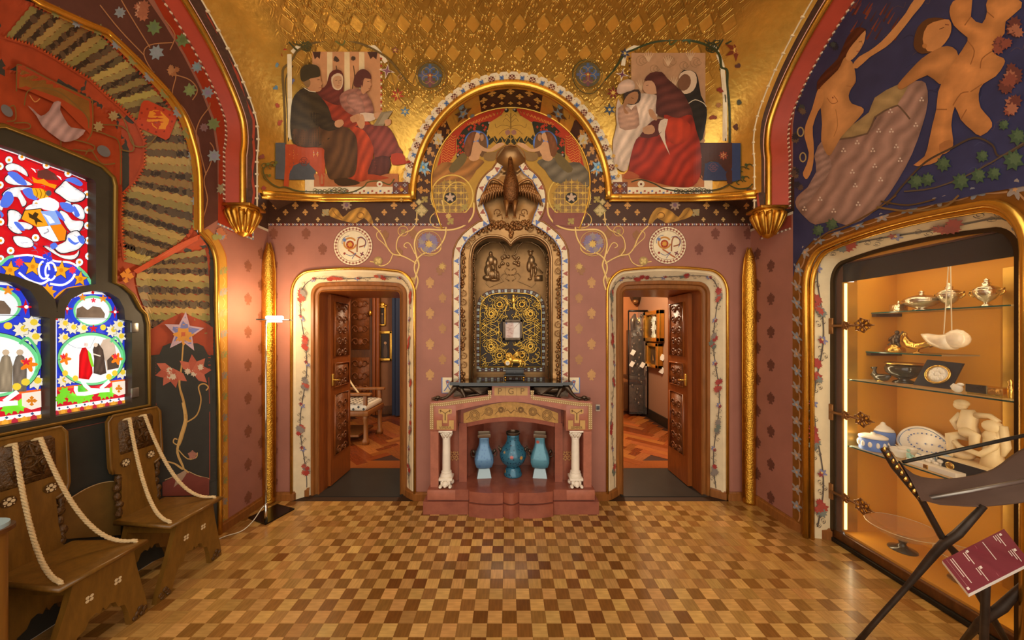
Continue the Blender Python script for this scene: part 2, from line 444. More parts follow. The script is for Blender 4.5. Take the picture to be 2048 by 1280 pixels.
def sst(x, lo, hi):
    n = N.new('ShaderNodeMapRange'); n.interpolation_type = 'SMOOTHSTEP'; L.new(x, n.inputs[0]); n.inputs[1].default_value = lo; n.inputs[2].default_value = hi; return n.outputs[0]
flat1 = mth('SUBTRACT', 1, sst(d1, .26, .30))
line1 = mth('MULTIPLY', sst(d1, .31, .33), mth('SUBTRACT', 1, sst(d1, .35, .37)))
line2 = mth('MULTIPLY', sst(d2, .18, .2), mth('SUBTRACT', 1, sst(d2, .23, .25)))
line3 = mth('MULTIPLY', sst(d2, .29, .31), mth('SUBTRACT', 1, sst(d2, .33, .35)))
vo = N.new('ShaderNodeTexVoronoi'); vo.inputs['Scale'].default_value = 45; L.new(at.outputs['Vector'], vo.inputs['Vector'])
orn = mth('MULTIPLY', sst(vo.outputs['Distance'], .1, .5), mth('SUBTRACT', 1, flat1))
H = mth('ADD', mth('MULTIPLY', mth('ADD', mth('ADD', line1, line2), mth('ADD', line3, 0.)), .7), mth('ADD', mth('MULTIPLY', orn, .8), mth('MULTIPLY', flat1, .6)))
mask = mth('MULTIPLY', sst(sp.outputs[1], .42, .6), mth('SUBTRACT', 1, sst(mth('ABSOLUTE', sp.outputs[0]), 1.45, 1.8)))
tc = N.new('ShaderNodeTexCoord'); nz = N.new('ShaderNodeTexNoise'); nz.inputs['Scale'].default_value = 26; nz.inputs['Detail'].default_value = 6; L.new(tc.outputs['Object'], nz.inputs['Vector'])
H = mth('ADD', mth('MULTIPLY', H, mask), mth('MULTIPLY', nz.outputs['Fac'], .55))
bp = N.new('ShaderNodeBump'); bp.inputs['Strength'].default_value = .8; bp.inputs['Distance'].default_value = .006
bc = N['Principled BSDF'].inputs['Base Color']; cs_ = bc.links[0].from_socket; mxv = N.new('ShaderNodeMix'); mxv.data_type = 'RGBA'; mxv.blend_type = 'MULTIPLY'; mxv.inputs['Factor'].default_value = 1
tone = mth('ADD', mth('MULTIPLY', mth('SUBTRACT', mth('MULTIPLY', flat1, .22), mth('MULTIPLY', orn, .3)), mask), 1.0)
L.new(cs_, mxv.inputs['A']); L.new(tone, mxv.inputs['B']); L.new(mxv.outputs['Result'], bc)
L.new(H, bp.inputs['Height']); L.new(bp.outputs['Normal'], N['Principled BSDF'].inputs['Normal'])
ceiling = struct('ceiling', m, mv, 'all', 'gold vaulted ceiling with embossed diamond pattern', 'ceiling')
# ---------------------------------------------------------------- door outlines (metres on the end wall)
def rrect(x0, x1, z0, z1, rx, rz, n=9, crown=0.):
    pts = [(x0, z0)]
    for i in range(n):
        a = math.pi-math.pi/2*i/(n-1); pts.append((x0+rx+rx*math.cos(a), z1-rz+rz*math.sin(a)))
    for i in range(1, 8):
        t = i/8; pts.append((x0+rx+(x1-x0-2*rx)*t, z1+crown*4*t*(1-t)))
    for i in range(n):
        a = math.pi/2-math.pi/2*i/(n-1); pts.append((x1-rx+rx*math.cos(a), z1-rz+rz*math.sin(a)))
    pts.append((x1, z0)); return pts
DOORS = {1: dict(o=(-2.017, -.869, 2.14), w=(-1.897, -.973, 2.045), i=(-1.825, -1.045, 1.962)),
         2: dict(o=(.925, 2.045, 2.15), w=(1.040, 1.943, 2.055), i=(1.115, 1.868, 1.972))}
for d in DOORS.values():
    d['O'] = rrect(*d['o'][:2], 0, d['o'][2], .19, .22, crown=.022)
    d['G'] = rrect(d['o'][0]+.03, d['o'][1]-.03, 0, d['o'][2]-.03, .17, .20, crown=.022)
    d['W'] = rrect(*d['w'][:2], 0, d['w'][2], .11, .12, crown=.012)
    d['I'] = rrect(*d['i'][:2], 0, d['i'][2], .035, .05, crown=.006)
# ---------------------------------------------------------------- end wall
NICHE_O = [(893, 782), (893, 520), (895, 498), (902, 478), (914, 461), (930, 447), (946, 436)]
NICHE_IN = [(905, 770), (905, 520), (907, 500), (914, 483), (925, 468), (940, 455), (957, 443)]
disc = ell(1021.5, 398, 71, 71, 218, 122, 14)
halo = ell(1021.5, 319, 29, 29, 190, 90, 8)
LEFT = NICHE_IN+disc+halo
NICHE = LEFT+[(x, y) for x, y in mir(LEFT)[::-1]][1:]           # full outline of the bronze niche
LUN = [(884, 458), (874, 430), (866, 400)]+ell(1021.5, 365, 158.5, 150, 185, 90, 18)
LUN = LUN+mir(LUN)[::-1][1:]                                   # inner edge of the arch soffit, on the wall plane
b2m = lambda pts: [(onY(x, y, YB).x, onY(x, y, YB).z) for x, y in pts]
ZF = onY(1021, 397, YB).z
lun_m = b2m(LUN)
top = [p for p in lun_m if p[1] > ZF]
wall_poly = [(XL-.02, -.01), (DOORS[1]['O'][0][0], -.01)]+DOORS[1]['O']+[(DOORS[1]['O'][-1][0], -.01), (DOORS[2]['O'][0][0], -.01)]+DOORS[2]['O']+[(DOORS[2]['O'][-1][0], -.01), (XR+.02, -.01), (XR+.02, ZF+.02), (onY(1218, 397, YB).x, ZF+.02), (top[-1][0], ZF+.02)]+top[::-1]+[(top[0][0], ZF+.02), (onY(825, 397, YB).x, ZF+.02), (XL-.02, ZF+.02)]
wall_poly = [p for i, p in enumerate(wall_poly) if i == 0 or (abs(p[0]-wall_poly[i-1][0])+abs(p[1]-wall_poly[i-1][1])) > 1e-4]
V, Fs = fill(wall_poly, [b2m(NICHE), [(XC-.41, .15), (XC+.41, .15), (XC+.41, .80), (XC-.41, .80)]])
m = MB(); m.add([(x, YB, z) for x, z in V], Fs)
wall_back = struct('wall_back', m, 'wall_mauve', label='mauve end wall with two doorways and a bronze niche between', cat='wall')
# soffit of the central arch: runs from the vault edge back to the wall plane
A = [svault(x, y, 0) for x, y in ARCH_O]
lunup = LUN[2:-2]; Bp = resample(lunup, 49); Bq = [onY(x, y, YB-.001) for x, y in Bp]
m = MB(); m.strip(A, Bq); soff = obj('arch_soffit', m, 'frieze_brown', wall_back, 'all')
def ssoff(t, k, o=0.):                # t along (0..1), k across (0 outer .. 1 inner)
    i = min(max(t, 0), .99999)*48; j = int(i); f = i-j
    a = A[j].lerp(A[j+1], f); b = Bq[j].lerp(Bq[j+1], f); p = a.lerp(b, k)
    return p+(CAMP-p).normalized()*o
# frieze: dark band between the cornice and the wall
fr = Paint(sback); 
for P in ([(505, 396), (826, 396), (856, 398), (868, 404), (876, 433), (884, 452), (505, 452)],):
    fr.poly(P, '#4a2f22'); fr.poly(mir(P), '#4a2f22')
fr.build('frieze', wall_back)
# cornice and arch mouldings (gold)
def profile_tube(path, r, mname, name, parent, n=10, label=None, closed=False):
    mm = MB(); mm.tube(path, r, n, closed=closed); return obj(name, mm, mname, parent, 'all', label)
trim = sempty('trim_1', 'gold cornice and arch moulding above the frieze', 'moulding', (0, 3.03, 2.8))
ZC = onY(1021, 396, YB).z
cl = [(x, VY(x, 2.84)-.02, ZC-vdrop(x)) for x in np.linspace(-VX+.02, onY(826, 397, YB).x, 26)]
cr = [(x, VY(x, 2.84)-.02, ZC-vdrop(x)) for x in np.linspace(onY(1217, 397, YB).x, VX, 26)]
for c in (cl, cr):
    mm = MB(); mm.strip([(x, y+.02, z) for x, y, z in c], [(x*1.06, YB+.01, z) for x, y, z in c]); obj('cornice_soffit', mm, 'frieze_brown', trim)
    mm = MB(); mm.strip([(x, y+.01, z) for x, y, z in c], [(x, YB+.01, z+.3) for x, y, z in c]); obj('cornice_back', mm, 'gold', trim)
    profile_tube(c, .03, 'gold', 'cornice', trim)
    profile_tube([(x, y-.004, z-.034) for x, y, z in c], .012, 'gold', 'cornice_bead', trim, 8)
profile_tube([p+Vector((0, -.012, 0)) for p in A], .034, 'gold', 'arch_moulding', trim)
profile_tube([onY(x, y, YB-.008) for x, y in LUN], .008, 'gold_bright', 'inner_arch_line', trim, 6)
# ---------------------------------------------------------------- side walls
MOUL_L = [(437, 1068), (436, 800), (431, 640), (430, 536), (425, 503), (415, 483), (398, 464), (398, 418), (397, 362), (392, 316), (381, 274), (366, 232), (334, 186), (292, 141), (253, 102), (211, 63), (176, 49), (123, 26), (70, 2)]
moul_m = [(onX(x, y, XL).y, onX(x, y, XL).z) for x, y in MOUL_L]
moul_m[0] = (moul_m[0][0], 0.)
moul_m = smooth(moul_m[:7], 4, False)[:-1]+smooth(moul_m[6:16], 4, False)[:-1]+smooth(moul_m[15:], 4, False)
moul_m = moul_m+[(1.42, 3.12), (1.25, 2.95), (1.14, 2.65), (1.10, 2.40), (1.10, 2.28), (.97, 2.05), (.95, 1.0), (.95, 0.)]
wl = [(3.05, -.01), (moul_m[0][0], -.01)]+moul_m+[(.95, -.01), (-.3, -.01), (-.3, 4.1), (3.05, 4.1)]
V, Fs = fill(wl)
m = MB(); m.add([(XL, y, z) for y, z in V], Fs); wall_left = struct('wall_left', m, 'wall_mauve', label='left wall with painted window niche', cat='wall')
_ml = np.array(resample(moul_m, 260)); 
def nd(y, z):
    return float(np.sqrt(((_ml-np.array([y, z]))**2).sum(1).min()))
XWIN = -2.42
def HX(y, z):
    return XL+(XWIN-XL)*min(1., (nd(y, z)/.30))**.85
def sniche(px, py, o):
    r = ray(px, py); X = -2.36
    for _ in range(6):
        p = CAMP+r*(X/r.x); X = .4*X+.6*HX(p.y, p.z)
    return CAMP+r*(X/r.x)+Vector((o, 0, 0))
WIN_O = [(291, 811), (289, 648), (284, 628), (273, 617), (258, 589), (237, 571), (221, 566), (223, 372), (219, 355), (195, 332), (150, 312), (75, 287), (0, 269)]
win_m = [(onX(x, y, XWIN).y, onX(x, y, XWIN).z) for x, y in WIN_O]
yc = 1.73
win_m = [p for p in win_m if p[0] > yc]
win_m = win_m+[(2*yc-y, z) for y, z in win_m[::-1]]
V, Fs = fill(moul_m, [win_m], grid=.05)
m = MB(); m.add([(HX(y, z), y, z) for y, z in V], Fs)
niche_wall = obj('window_niche', m, mat('niche_paint', '#3b3a34', .55, var=.12), wall_left, 'all', 'painted splayed niche around the stained glass window')
tr = sempty('trim_2', 'gold cusped moulding edging the left window niche', 'moulding', (XL, 2.5, 0))
mm = MB(); mm.tube([(XL+.012, y, z) for y, z in moul_m], .017, 8); obj('moulding', mm, 'gold', tr, 'all')
# right wall
RO = [(1.36, 2.587, 2.262)]
vit_out = rrect(1.34, 2.587, 0, 2.25, .16, .30, crown=.03)
vit_g = rrect(1.42, 2.475, 0, 2.175, .15, .26, crown=.03)
XV = 2.45
vit_in = rrect(1.54, 2.45, .0, 2.085, .10, .15, crown=.03)
wr = [(3.05, -.01), (vit_out[-1][0], -.01)]+vit_out[::-1]+[(vit_out[0][0], -.01), (-.3, -.01), (-.3, 4.1), (3.05, 4.1)]
V, Fs = fill(wr); m = MB(); m.add([(XR, y, z) for y, z in V], Fs)
wall_right = struct('wall_right', m, 'wall_mauve', label='right wall with mural above the built-in display cabinet', cat='wall')
# vitrine surround: brown-gold band, double gold moulding, cream splay
m = MB(); m.strip([(XR, y, z) for y, z in vit_out], [(XR+.02, y, z) for y, z in vit_g]); obj('surround_band', m, mat('band_gold', '#8a5a22', .42, .35, var=.2, vscale=10), wall_right, 'all', 'brown and gold band')
m = MB(); m.strip([(XR+.02, y, z) for y, z in vit_g], [(XV-.02, y, z) for y, z in vit_in]); obj('surround_splay', m, 'cream', wall_right, 'all', 'cream splay')
tr3 = sempty('trim_3', 'gold double moulding around the display cabinet', 'moulding', (XR, 2.5, 0))
for k, (dx, r) in enumerate(((-.004, .02), (.026, .016))):
    mm = MB(); q = [( XR+.006+dx, y+(2.0-y)/abs(2.0-y)*.018*k if abs(2.0-y) > .3 else y, z-.022*k) for y, z in vit_g]
    mm.tube(q, r, 8); obj('moulding', mm, 'gold', tr3, 'all')
# ---------------------------------------------------------------- ribs of the side arches, with corbels
def rib_pts(sgn, X, zs, dy=0.):
    return [Vector((X, VY(sgn*VX, z)+dy, z)) for z in zs]
def ribcurve(sgn):
    out = []
    for s in list(np.linspace(-.44, 0, 6))+list(np.linspace(.06, 1.7, 34)):
        p = vs_pt(sgn*VX, s); out.append(p)
    return out
for sgn, nm in ((-1, 'trim_4'), (1, 'trim_5')):
    C = ribcurve(sgn); XWL = XL if sgn < 0 else XR
    t = sempty(nm, 'gold wall rib on its corbel, '+('left beside the window niche' if sgn < 0 else 'right beside the mural'), 'rib', (sgn*2.1, 2.6, 2.5))
    c = Vector((0, VYC, VZ-.2))
    def off(d, X, dd=0.):           # shrink towards the centre of the side arch by d
        out = []
        for p in C:
            q = Vector((X, p.y, p.z)); n = Vector((0, (p.y-VYC)/VA**2, max(p.z-VZ, 0)/VB**2)); n.normalize(); out.append(q-n*d)
        return out
    b0 = off(0, sgn*VX); b1 = off(.012, sgn*2.125)
    m = MB(); m.strip(b0, b1); obj('rib_band', m, mat('rib_band', '#4d3224', .5, var=.3, vscale=30), t, 'all', 'dark patterned band')
    Z = []; P = resample([p for p in C], 60); 
    m = MB(); Ap, Bp2 = [], []
    for i, p in enumerate(P):
        k = .25+.28*(abs((i % 6)-3)/3); 
        q0 = Vector((sgn*(VX+.075*(k-.09)), p[1]-.006, p[2])); q1 = Vector((sgn*(VX+.075*(k+.17)), p[1]-.007, p[2])); Ap.append(q0); Bp2.append(q1)
    m.strip(Ap, Bp2, '#a8432c'); obj('zigzag', m, 'paint', t)
    m = MB(); m.tube([p+Vector((sgn*.0, -.004, 0)) for p in b0], .006, 6); obj('edge_bead', m, 'cream', t, 'all')
    m = MB()
    for p in P[::2]: m.box(p[0]-.012, p[0]+.012, p[1]-.012, p[1]-.002, p[2]-.007, p[2]+.007)
    obj('edge_dentil', m, 'cream', t)['kind'] = 'stuff'
    m = MB(); m.tube(off(.028, sgn*2.148), .024, 10); obj('rib_moulding', m, 'gold', t, 'all')
    m = MB(); m.strip(off(.03, sgn*2.165), off(.095, XWL-sgn*.001)); obj('red_soffit', m, 'red_soffit', t, 'all')
    d = off(.10, XWL-sgn*.004); d = [tuple(p) for p in d]; d = resample(d, 150)
    m = MB()
    for i, p in enumerate(d):
        m.box(p[0]-.003, p[0]+.003, p[1]-.008, p[1]+.008, p[2]-.006, p[2]+.006, '#e6d9bf' if i % 2 else '#8a4a3a')
    obj('bead_row', m, 'paint', t)['kind'] = 'stuff'
    # corbel: gilded leaf bracket
    cx, cy, cz = sgn*2.13, C[0].y-.045, 2.56
    m = MB()
    prof = [(.115, 0), (.115, -.03), (.10, -.05), (.105, -.075), (.085, -.12), (.065, -.17), (.035, -.215), (.0, -.23)]
    m.lathe(prof, (cx, cy, cz), 20, squash=(1, .8)); 
    o = obj('corbel', m, 'gold_soft', t, 'all')
    m = MB()
    for i in range(9):
        a = math.pi*(i/8)*1.2+math.pi*.9; q = lambda r_, z_: (cx+r_*math.cos(a), cy+r_*.8*math.sin(a), cz+z_)
        m.tube([q(.05, -.2), q(.085, -.13), q(.108, -.06), q(.122, -.03), q(.126, -.045)], [.006, .015, .024, .02, .008], 7)
    obj('corbel_leaf', m, 'gold_soft', t, 'all')
    m = MB(); m.box(cx-.11, cx+.11, cy-.075, cy+.1, cz-.004, cz+.022, bev=.006); obj('corbel_top', m, 'gold_soft', t, 'all')
# ---------------------------------------------------------------- door surrounds
for n, d in DOORS.items():
    t = sempty('door_%d' % n, ('left' if n == 1 else 'right')+' doorway with cream vine-painted surround and carved wooden leaf', 'doorway', ((d['i'][0]+d['i'][1])/2, 3.1, 0))
    d['t'] = t
    m = MB(); m.tube([(x, YB-.008, z) for x, z in d['O']], .013, 8); obj('gold_moulding', m, 'gold', t, 'all')
    m = MB(); m.strip([(x, YB, z) for x, z in d['O']], [(x, YB+.01, z) for x, z in d['G']]); obj('moulding_back', m, 'cream', t, 'all')
    m = MB(); m.strip([(x, YB+.008, z) for x, z in d['G']], [(x, 3.13, z) for x, z in d['W']]); d['splay'] = obj('cream_splay', m, 'cream', t, 'all')
    m = MB()
    ring = [(d['W'], 3.13), (rrect(d['w'][0]+.006, d['w'][1]-.006, 0, d['w'][2]-.006, .105, .115, crown=.012), 3.115),
            (rrect(d['w'][0]+.03, d['w'][1]-.03, 0, d['w'][2]-.033, .085, .095, crown=.01), 3.118), (rrect(d['w'][0]+.036, d['w'][1]-.036, 0, d['w'][2]-.04, .08, .09, crown=.01), 3.14),
            (rrect(d['i'][0]-.014, d['i'][1]+.014, 0, d['i'][2]+.014, .05, .06, crown=.008), 3.145), (rrect(d['i'][0]-.008, d['i'][1]+.008, 0, d['i'][2]+.008, .04, .055, crown=.007), 3.13), (d['I'], 3.14)]
    for (a, ya), (b, yb_) in zip(ring, ring[1:]): m.strip([(x, ya, z) for x, z in a], [(x, yb_, z) for x, z in b])
    obj('wood_frame', m, 'wood', t, True)
    m = MB(); m.strip([(x, 3.14, z) for x, z in d['I']], [(x, 3.76, z) for x, z in d['I']]); obj('jamb_lining', m, 'wood_red', t, True)
    m = MB(); m.box(d['i'][0]-.03, d['i'][1]+.03, 3.10, 3.75, -.02, .001); obj('threshold', m, 'slate', t, False, 'dark slate threshold')
# ---------------------------------------------------------------- baseboards
def base_run(name, pts, h, label):
    mm = MB(); P = [Vector((x, y, 0)) for x, y in pts]; nrm = []
    for i in range(len(P)):
        a, b = P[max(i-1, 0)], P[min(i+1, len(P)-1)]; t = (b-a).normalized(); nrm.append(Vector((t.y, -t.x, 0)))
    sec = [(0, 0), (.022, 0), (.022, h*.78), (.014, h*.86), (.012, h), (0, h)]
    for (o0, z0), (o1, z1) in zip(sec, sec[1:]):
        mm.strip([p+n_*o0+Vector((0, 0, z0)) for p, n_ in zip(P, nrm)], [p+n_*o1+Vector((0, 0, z1)) for p, n_ in zip(P, nrm)])
    return struct(name, mm, 'wood', True, label, 'baseboard')
def cv(x0, y0, x1, y1):               # concave sweep from the wall into the door splay
    return [(x0+(x1-x0)*(1-math.cos(t*math.pi/2)), y0+(y1-y0)*math.sin(t*math.pi/2)) for t in np.linspace(0, 1, 6)]
base_run('baseboard_back', [(-2.24, 3.035), (-2.017, 3.035)]+cv(-2.01, 3.035, -1.90, 3.12), .078, 'wooden baseboard in the corner behind the floor lamp')
base_run('baseboard_back', cv(-.965, 3.12, -.869, 3.035)[:1]+[(-.95, 3.10), (-.9, 3.06), (-.869, 3.035), (-.66, 3.035)], .078, 'wooden baseboard between left doorway and fireplace')
base_run('baseboard_back', [(.7, 3.035), (.925, 3.035), (.96, 3.06), (1.0, 3.09), (1.035, 3.12)], .078, 'wooden baseboard between fireplace and right doorway')
base_run('baseboard_back', [(1.945, 3.12), (1.98, 3.09), (2.02, 3.06), (2.05, 3.035), (2.265, 3.035)], .078, 'wooden baseboard in the corner right of the right doorway')
base_run('baseboard_left', [(-2.24, 2.515), (-2.24, 3.035)], .075, 'wooden baseboard along the left wall behind the lamp')
base_run('baseboard_right', [(2.265, 3.035), (2.265, 2.60), (2.285, 2.56), (2.30, 2.52), (2.36, 2.49), (2.44, 2.455)], .085, 'wooden baseboard along the right wall beside the cabinet')
# ---------------------------------------------------------------- parquet floor: alternate grain blocks
m = MB(); m.box(-2.75, 2.75, -1.5, 3.80, -.03, -.005)
floor = struct('floor', m, mat('floor_under', '#3b2410', .7), label='checkered parquet floor of small square blocks', cat='floor')
def wood_nodes(mm_):
    b = mm_.node_tree.nodes['Principled BSDF']; N_, L_ = mm_.node_tree.nodes, mm_.node_tree.links
    tc_ = N_.new('ShaderNodeTexCoord'); mp = N_.new('ShaderNodeMapping'); mp.inputs['Scale'].default_value = (90, 9, 1)
    L_.new(tc_.outputs['Object'], mp.inputs['Vector'])
    n_ = N_.new('ShaderNodeTexNoise'); n_.inputs['Scale'].default_value = 1.; n_.inputs['Detail'].default_value = 5; L_.new(mp.outputs['Vector'], n_.inputs['Vector'])
    r_ = N_.new('ShaderNodeMapRange'); r_.inputs[1].default_value = .3; r_.inputs[2].default_value = .7; r_.inputs[3].default_value = .8; r_.inputs[4].default_value = 1.16; L_.new(n_.outputs['Fac'], r_.inputs[0])
    l = b.inputs['Base Color'].links[0]; s = l.from_socket
    mx = N_.new('ShaderNodeMix'); mx.data_type = 'RGBA'; mx.blend_type = 'MULTIPLY'; mx.inputs['Factor'].default_value = 1
    L_.new(s, mx.inputs['A']); L_.new(r_.outputs[0], mx.inputs['B']); L_.new(mx.outputs['Result'], b.inputs['Base Color'])
mt1 = mat('parquet_block', objcol=True, rough=.27, var=.05, vscale=20, coat=.15); wood_nodes(mt1)
mt2 = mat('parquet_field', attr=True, rough=.27, var=.05, vscale=20, coat=.15); wood_nodes(mt2)
TS, TX, TY = .0795, -.0318, 1.741
tiles = []
for j in range(-12, 17):
    for i in range(-30, 31):
        x, y = TX+(i+.5)*TS, TY+(j+.5)*TS
        if y > 3.05 or x < -2.43 or x > 2.45 or (x < XL-.02 and y > 2.5) or (x > XR and y > 2.5): continue
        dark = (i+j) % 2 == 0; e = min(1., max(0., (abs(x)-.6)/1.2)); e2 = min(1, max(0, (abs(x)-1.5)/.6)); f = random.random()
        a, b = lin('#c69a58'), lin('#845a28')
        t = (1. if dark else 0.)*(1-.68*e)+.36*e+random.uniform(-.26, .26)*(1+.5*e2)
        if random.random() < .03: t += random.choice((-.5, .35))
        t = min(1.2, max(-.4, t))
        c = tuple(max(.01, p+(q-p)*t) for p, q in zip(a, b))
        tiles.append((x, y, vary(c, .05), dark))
vis = sorted([t for t in tiles if t[1] > 1.6], key=lambda t: (t[1], abs(t[0])))
near = set(id(t) for t in vis[:300])
mb = MB(); g = TS/2-.0004; mb.box(-g, g, -g, g, -.005, 0.); tile_me = mesh_of('parquet_block', mb, mt1)
field = MB()
for t in tiles:
    x, y, c, dk = t
    if id(t) in near:
        o = bpy.data.objects.new('parquet_block', tile_me); COL.objects.link(o); o.parent = floor
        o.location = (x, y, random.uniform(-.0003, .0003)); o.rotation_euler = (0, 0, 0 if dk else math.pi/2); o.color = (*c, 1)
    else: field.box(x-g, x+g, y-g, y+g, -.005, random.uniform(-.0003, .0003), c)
fo = obj('parquet_field', field, mt2, floor); fo['kind'] = 'stuff'
# ---------------------------------------------------------------- gilded corner half-columns
for k, (px, pt, X, Y, n_) in enumerate(((533.5, 487, -2.20, 2.99, 'trim_6'), (1499, 497, 2.215, 2.985, 'trim_7'))):
    zt = onY(px, pt, Y).z; m = MB()
    m.lathe([(.052, 0), (.052, .02), (.05, .05), (.056, 1.2), (.056, zt-.28), (.05, zt-.16), (.036, zt-.07), (.016, zt-.015), (0, zt)], (X, Y, .0), 20)
    t = struct(n_, m, 'gold_hammer', 'all', 'slim gilded corner column '+('behind the floor lamp' if k == 0 else 'right of the right doorway'), 'column')
    m = MB()
    for sx in (-1, 1):
        m.tube([(X+sx*.056, Y-.0, .05), (X+sx*.062, Y, 1.2), (X+sx*.06, Y, zt-.26), (X+sx*.045, Y, zt-.1), (X+sx*.012, Y, zt+.008)], .007, 6)
    obj('edge_bead', m, 'gold_soft', t, 'all')
# ================================================================ BRONZE NICHE
HL = [(940, 762), (940, 517), (945, 493), (958, 479), (974, 472), (989, 471), (1005, 474), (1016, 481), (1021.5, 488)]
HEART = HL[:1]+smooth(HL[1:], 4, False)
HEART = HEART+mir(HEART)[::-1][1:]
niche = thing('bronze_niche', 'tall bronze wall niche with heart-shaped arch and eagle roundel above the fireplace', 'niche', (XC, 3.04, 1.13))
_no = np.array(resample(NICHE, 400, True))
def nichey(px, py):
    d = float(np.sqrt(((_no-np.array([px, py]))**2).sum(1).min()))
    y = YB+.045*min(1, d/22)
    r = math.hypot(px-1021.5, py-398)
    if r < 71 and py < 438: y = max(y, YB+.055*(1-(r/71)**2))
    r2 = math.hypot(px-1021.5, py-319)
    if r2 < 29 and py < 345: y = max(YB+.004, YB+.06*(1-(r2/29)**2))
    return y
V, Fs = fill(NICHE+[], [HEART[:-1]] if False else [], grid=4)
Hp = HEART
C_ = np.array([[sum(V[i][0] for i in f)/3, sum(V[i][1] for i in f)/3] for f in Fs])
V, Fs = fill(NICHE[:1]+NICHE[1:-1]+NICHE[-1:]+[HEART[-1]]+HEART[::-1][1:-1]+[HEART[0]], grid=4)
m = MB(); m.add([onY(x, y, nichey(x, y)) for x, y in V], Fs); obj('niche_face', m, mat('niche_bronze', '#9c774c', .36, .7, var=.25, vscale=4, bump=.1, bscale=40), niche, 'all')
def rim(outl, dy, r, name, mname, n=8):
    mm = MB(); mm.tube([onY(x, y, nichey(x, y)-dy) for x, y in outl], r, n); return obj(name, mm, mname, niche, 'all')
rim(NICHE, .004, .007, 'outer_rim', 'bronze')
rim(HEART, .006, .012, 'heart_moulding', 'bronze_light')
HE2 = [(x+(1021.5-x)*.045 if abs(x-1021.5) > 4 else x, y+3.5) for x, y in HEART]
rim(HE2, -.01, .008, 'heart_inner_moulding', 'bronze')
rim(ell(1021.5, 319, 29, 29, -40, 220, 30), .002, .006, 'halo_rim', 'bronze_light')
YN = 3.33
h3 = [onY(x, y, 3.085) for x, y in HEART]
m = MB(); m.strip(h3, [Vector((p.x*.985+XC*.015, YN, p.z)) for p in h3]); obj('niche_reveal', m, 'bronze_dark', niche, 'all')
xs = [p.x for p in h3]
m = MB(); m.box(min(xs)-.02, max(xs)+.02, YN, YN+.02, 1.08, 2.55); obj('niche_back', m, mat('niche_back_bronze', '#86643d', .4, .65, var=.25, vscale=6), niche)
# carved vine on the bronze border, as relief
def curl(mm, x, y, r, a0, turn, Y, rad=.0045, sg=1):
    pts = []
    for i in range(12):
        t = i/11; rr = r*(1-.8*t); a = a0+sg*turn*t*2*math.pi
        pts.append(onY(x+rr*math.cos(a), y+rr*math.sin(a), Y-.006))
    mm.tube(pts, [rad*(1-.5*i/11) for i in range(12)], 5)
def bump_at(mm, x, y, rx, ry, Y, d=.012): mm.blob(onY(x, y, Y), (rx*Y/F, d, ry*Y/F), 8, 5)
for sg in (1, -1):
    m = MB(); path = [(922, 758), (921, 520), (925, 497), (937, 476), (955, 462), (975, 453), (995, 447)]
    if sg < 0: path = mir(path)
    st = along(smooth(path, 5, False), 9)
    m.tube([onY(x+2.5*math.sin(i*1.1), y, nichey(x, y)-.008) for i, (x, y, a) in enumerate(st)], .005, 5)
    for i, (x, y, a) in enumerate(st):
        Yq = nichey(x, y)-.008; s2 = 1 if i % 2 else -1; nx, ny = -math.sin(a)*s2, math.cos(a)*s2
        k = i % 7
        if k in (0, 1): 
            for q in range(5): bump_at(m, x+5.5*math.cos(q*1.26+i), y+5.5*math.sin(q*1.26+i), 3.4, 3.4, Yq)
            bump_at(m, x, y, 3, 3, Yq, .02)
        elif k in (3, 5): curl(m, x+nx*5, y+ny*5, 7, a, 1.4, Yq, sg=s2); bump_at(m, x-nx*6, y-ny*6, 3, 5, Yq)
        else: curl(m, x+nx*4, y+ny*4, 5, a+1, 1.1, Yq, .004, s2); bump_at(m, x+nx*8, y+ny*8, 2.6, 2.6, Yq)
    obj('relief_vine', m, 'bronze', niche, 'all', 'vine in relief')
m = MB()
random.seed(3)
for i in range(70):
    t = random.uniform(-1, 1); x = 1021.5+t*44; yy = 446+abs(t)*3+random.uniform(-7, 7)+(1-abs(t))*6
    bump_at(m, x, yy, random.uniform(2, 4.5), random.uniform(2, 4.5), nichey(x, yy)-.008, .02)
for i in range(9):
    bump_at(m, 1021.5+random.uniform(-8, 8)*(1-i/9), 452+i*2.6, 4, 4, nichey(1021, 455)-.012, .024)
for sg in (-1, 1):
    for q in range(4): curl(m, 1021.5+sg*(16+q*10), 448-q*1.5, 6, 0, 1.3, nichey(1021+sg*30, 448)-.012, .005, sg)
    curl(m, 1021.5+sg*26, 424, 8, .5 if sg > 0 else 2.6, 1.2, nichey(1021+sg*26, 424)-.004, .004, -sg)
    m.tube([onY(1021.5+sg*x, y, nichey(1021, 428)-.01) for x, y in ((28, 432), (18, 428), (17, 438))], .004, 5)
obj('relief_cluster', m, 'bronze', niche, 'all', 'cluster of leaves and fruit under the eagle')
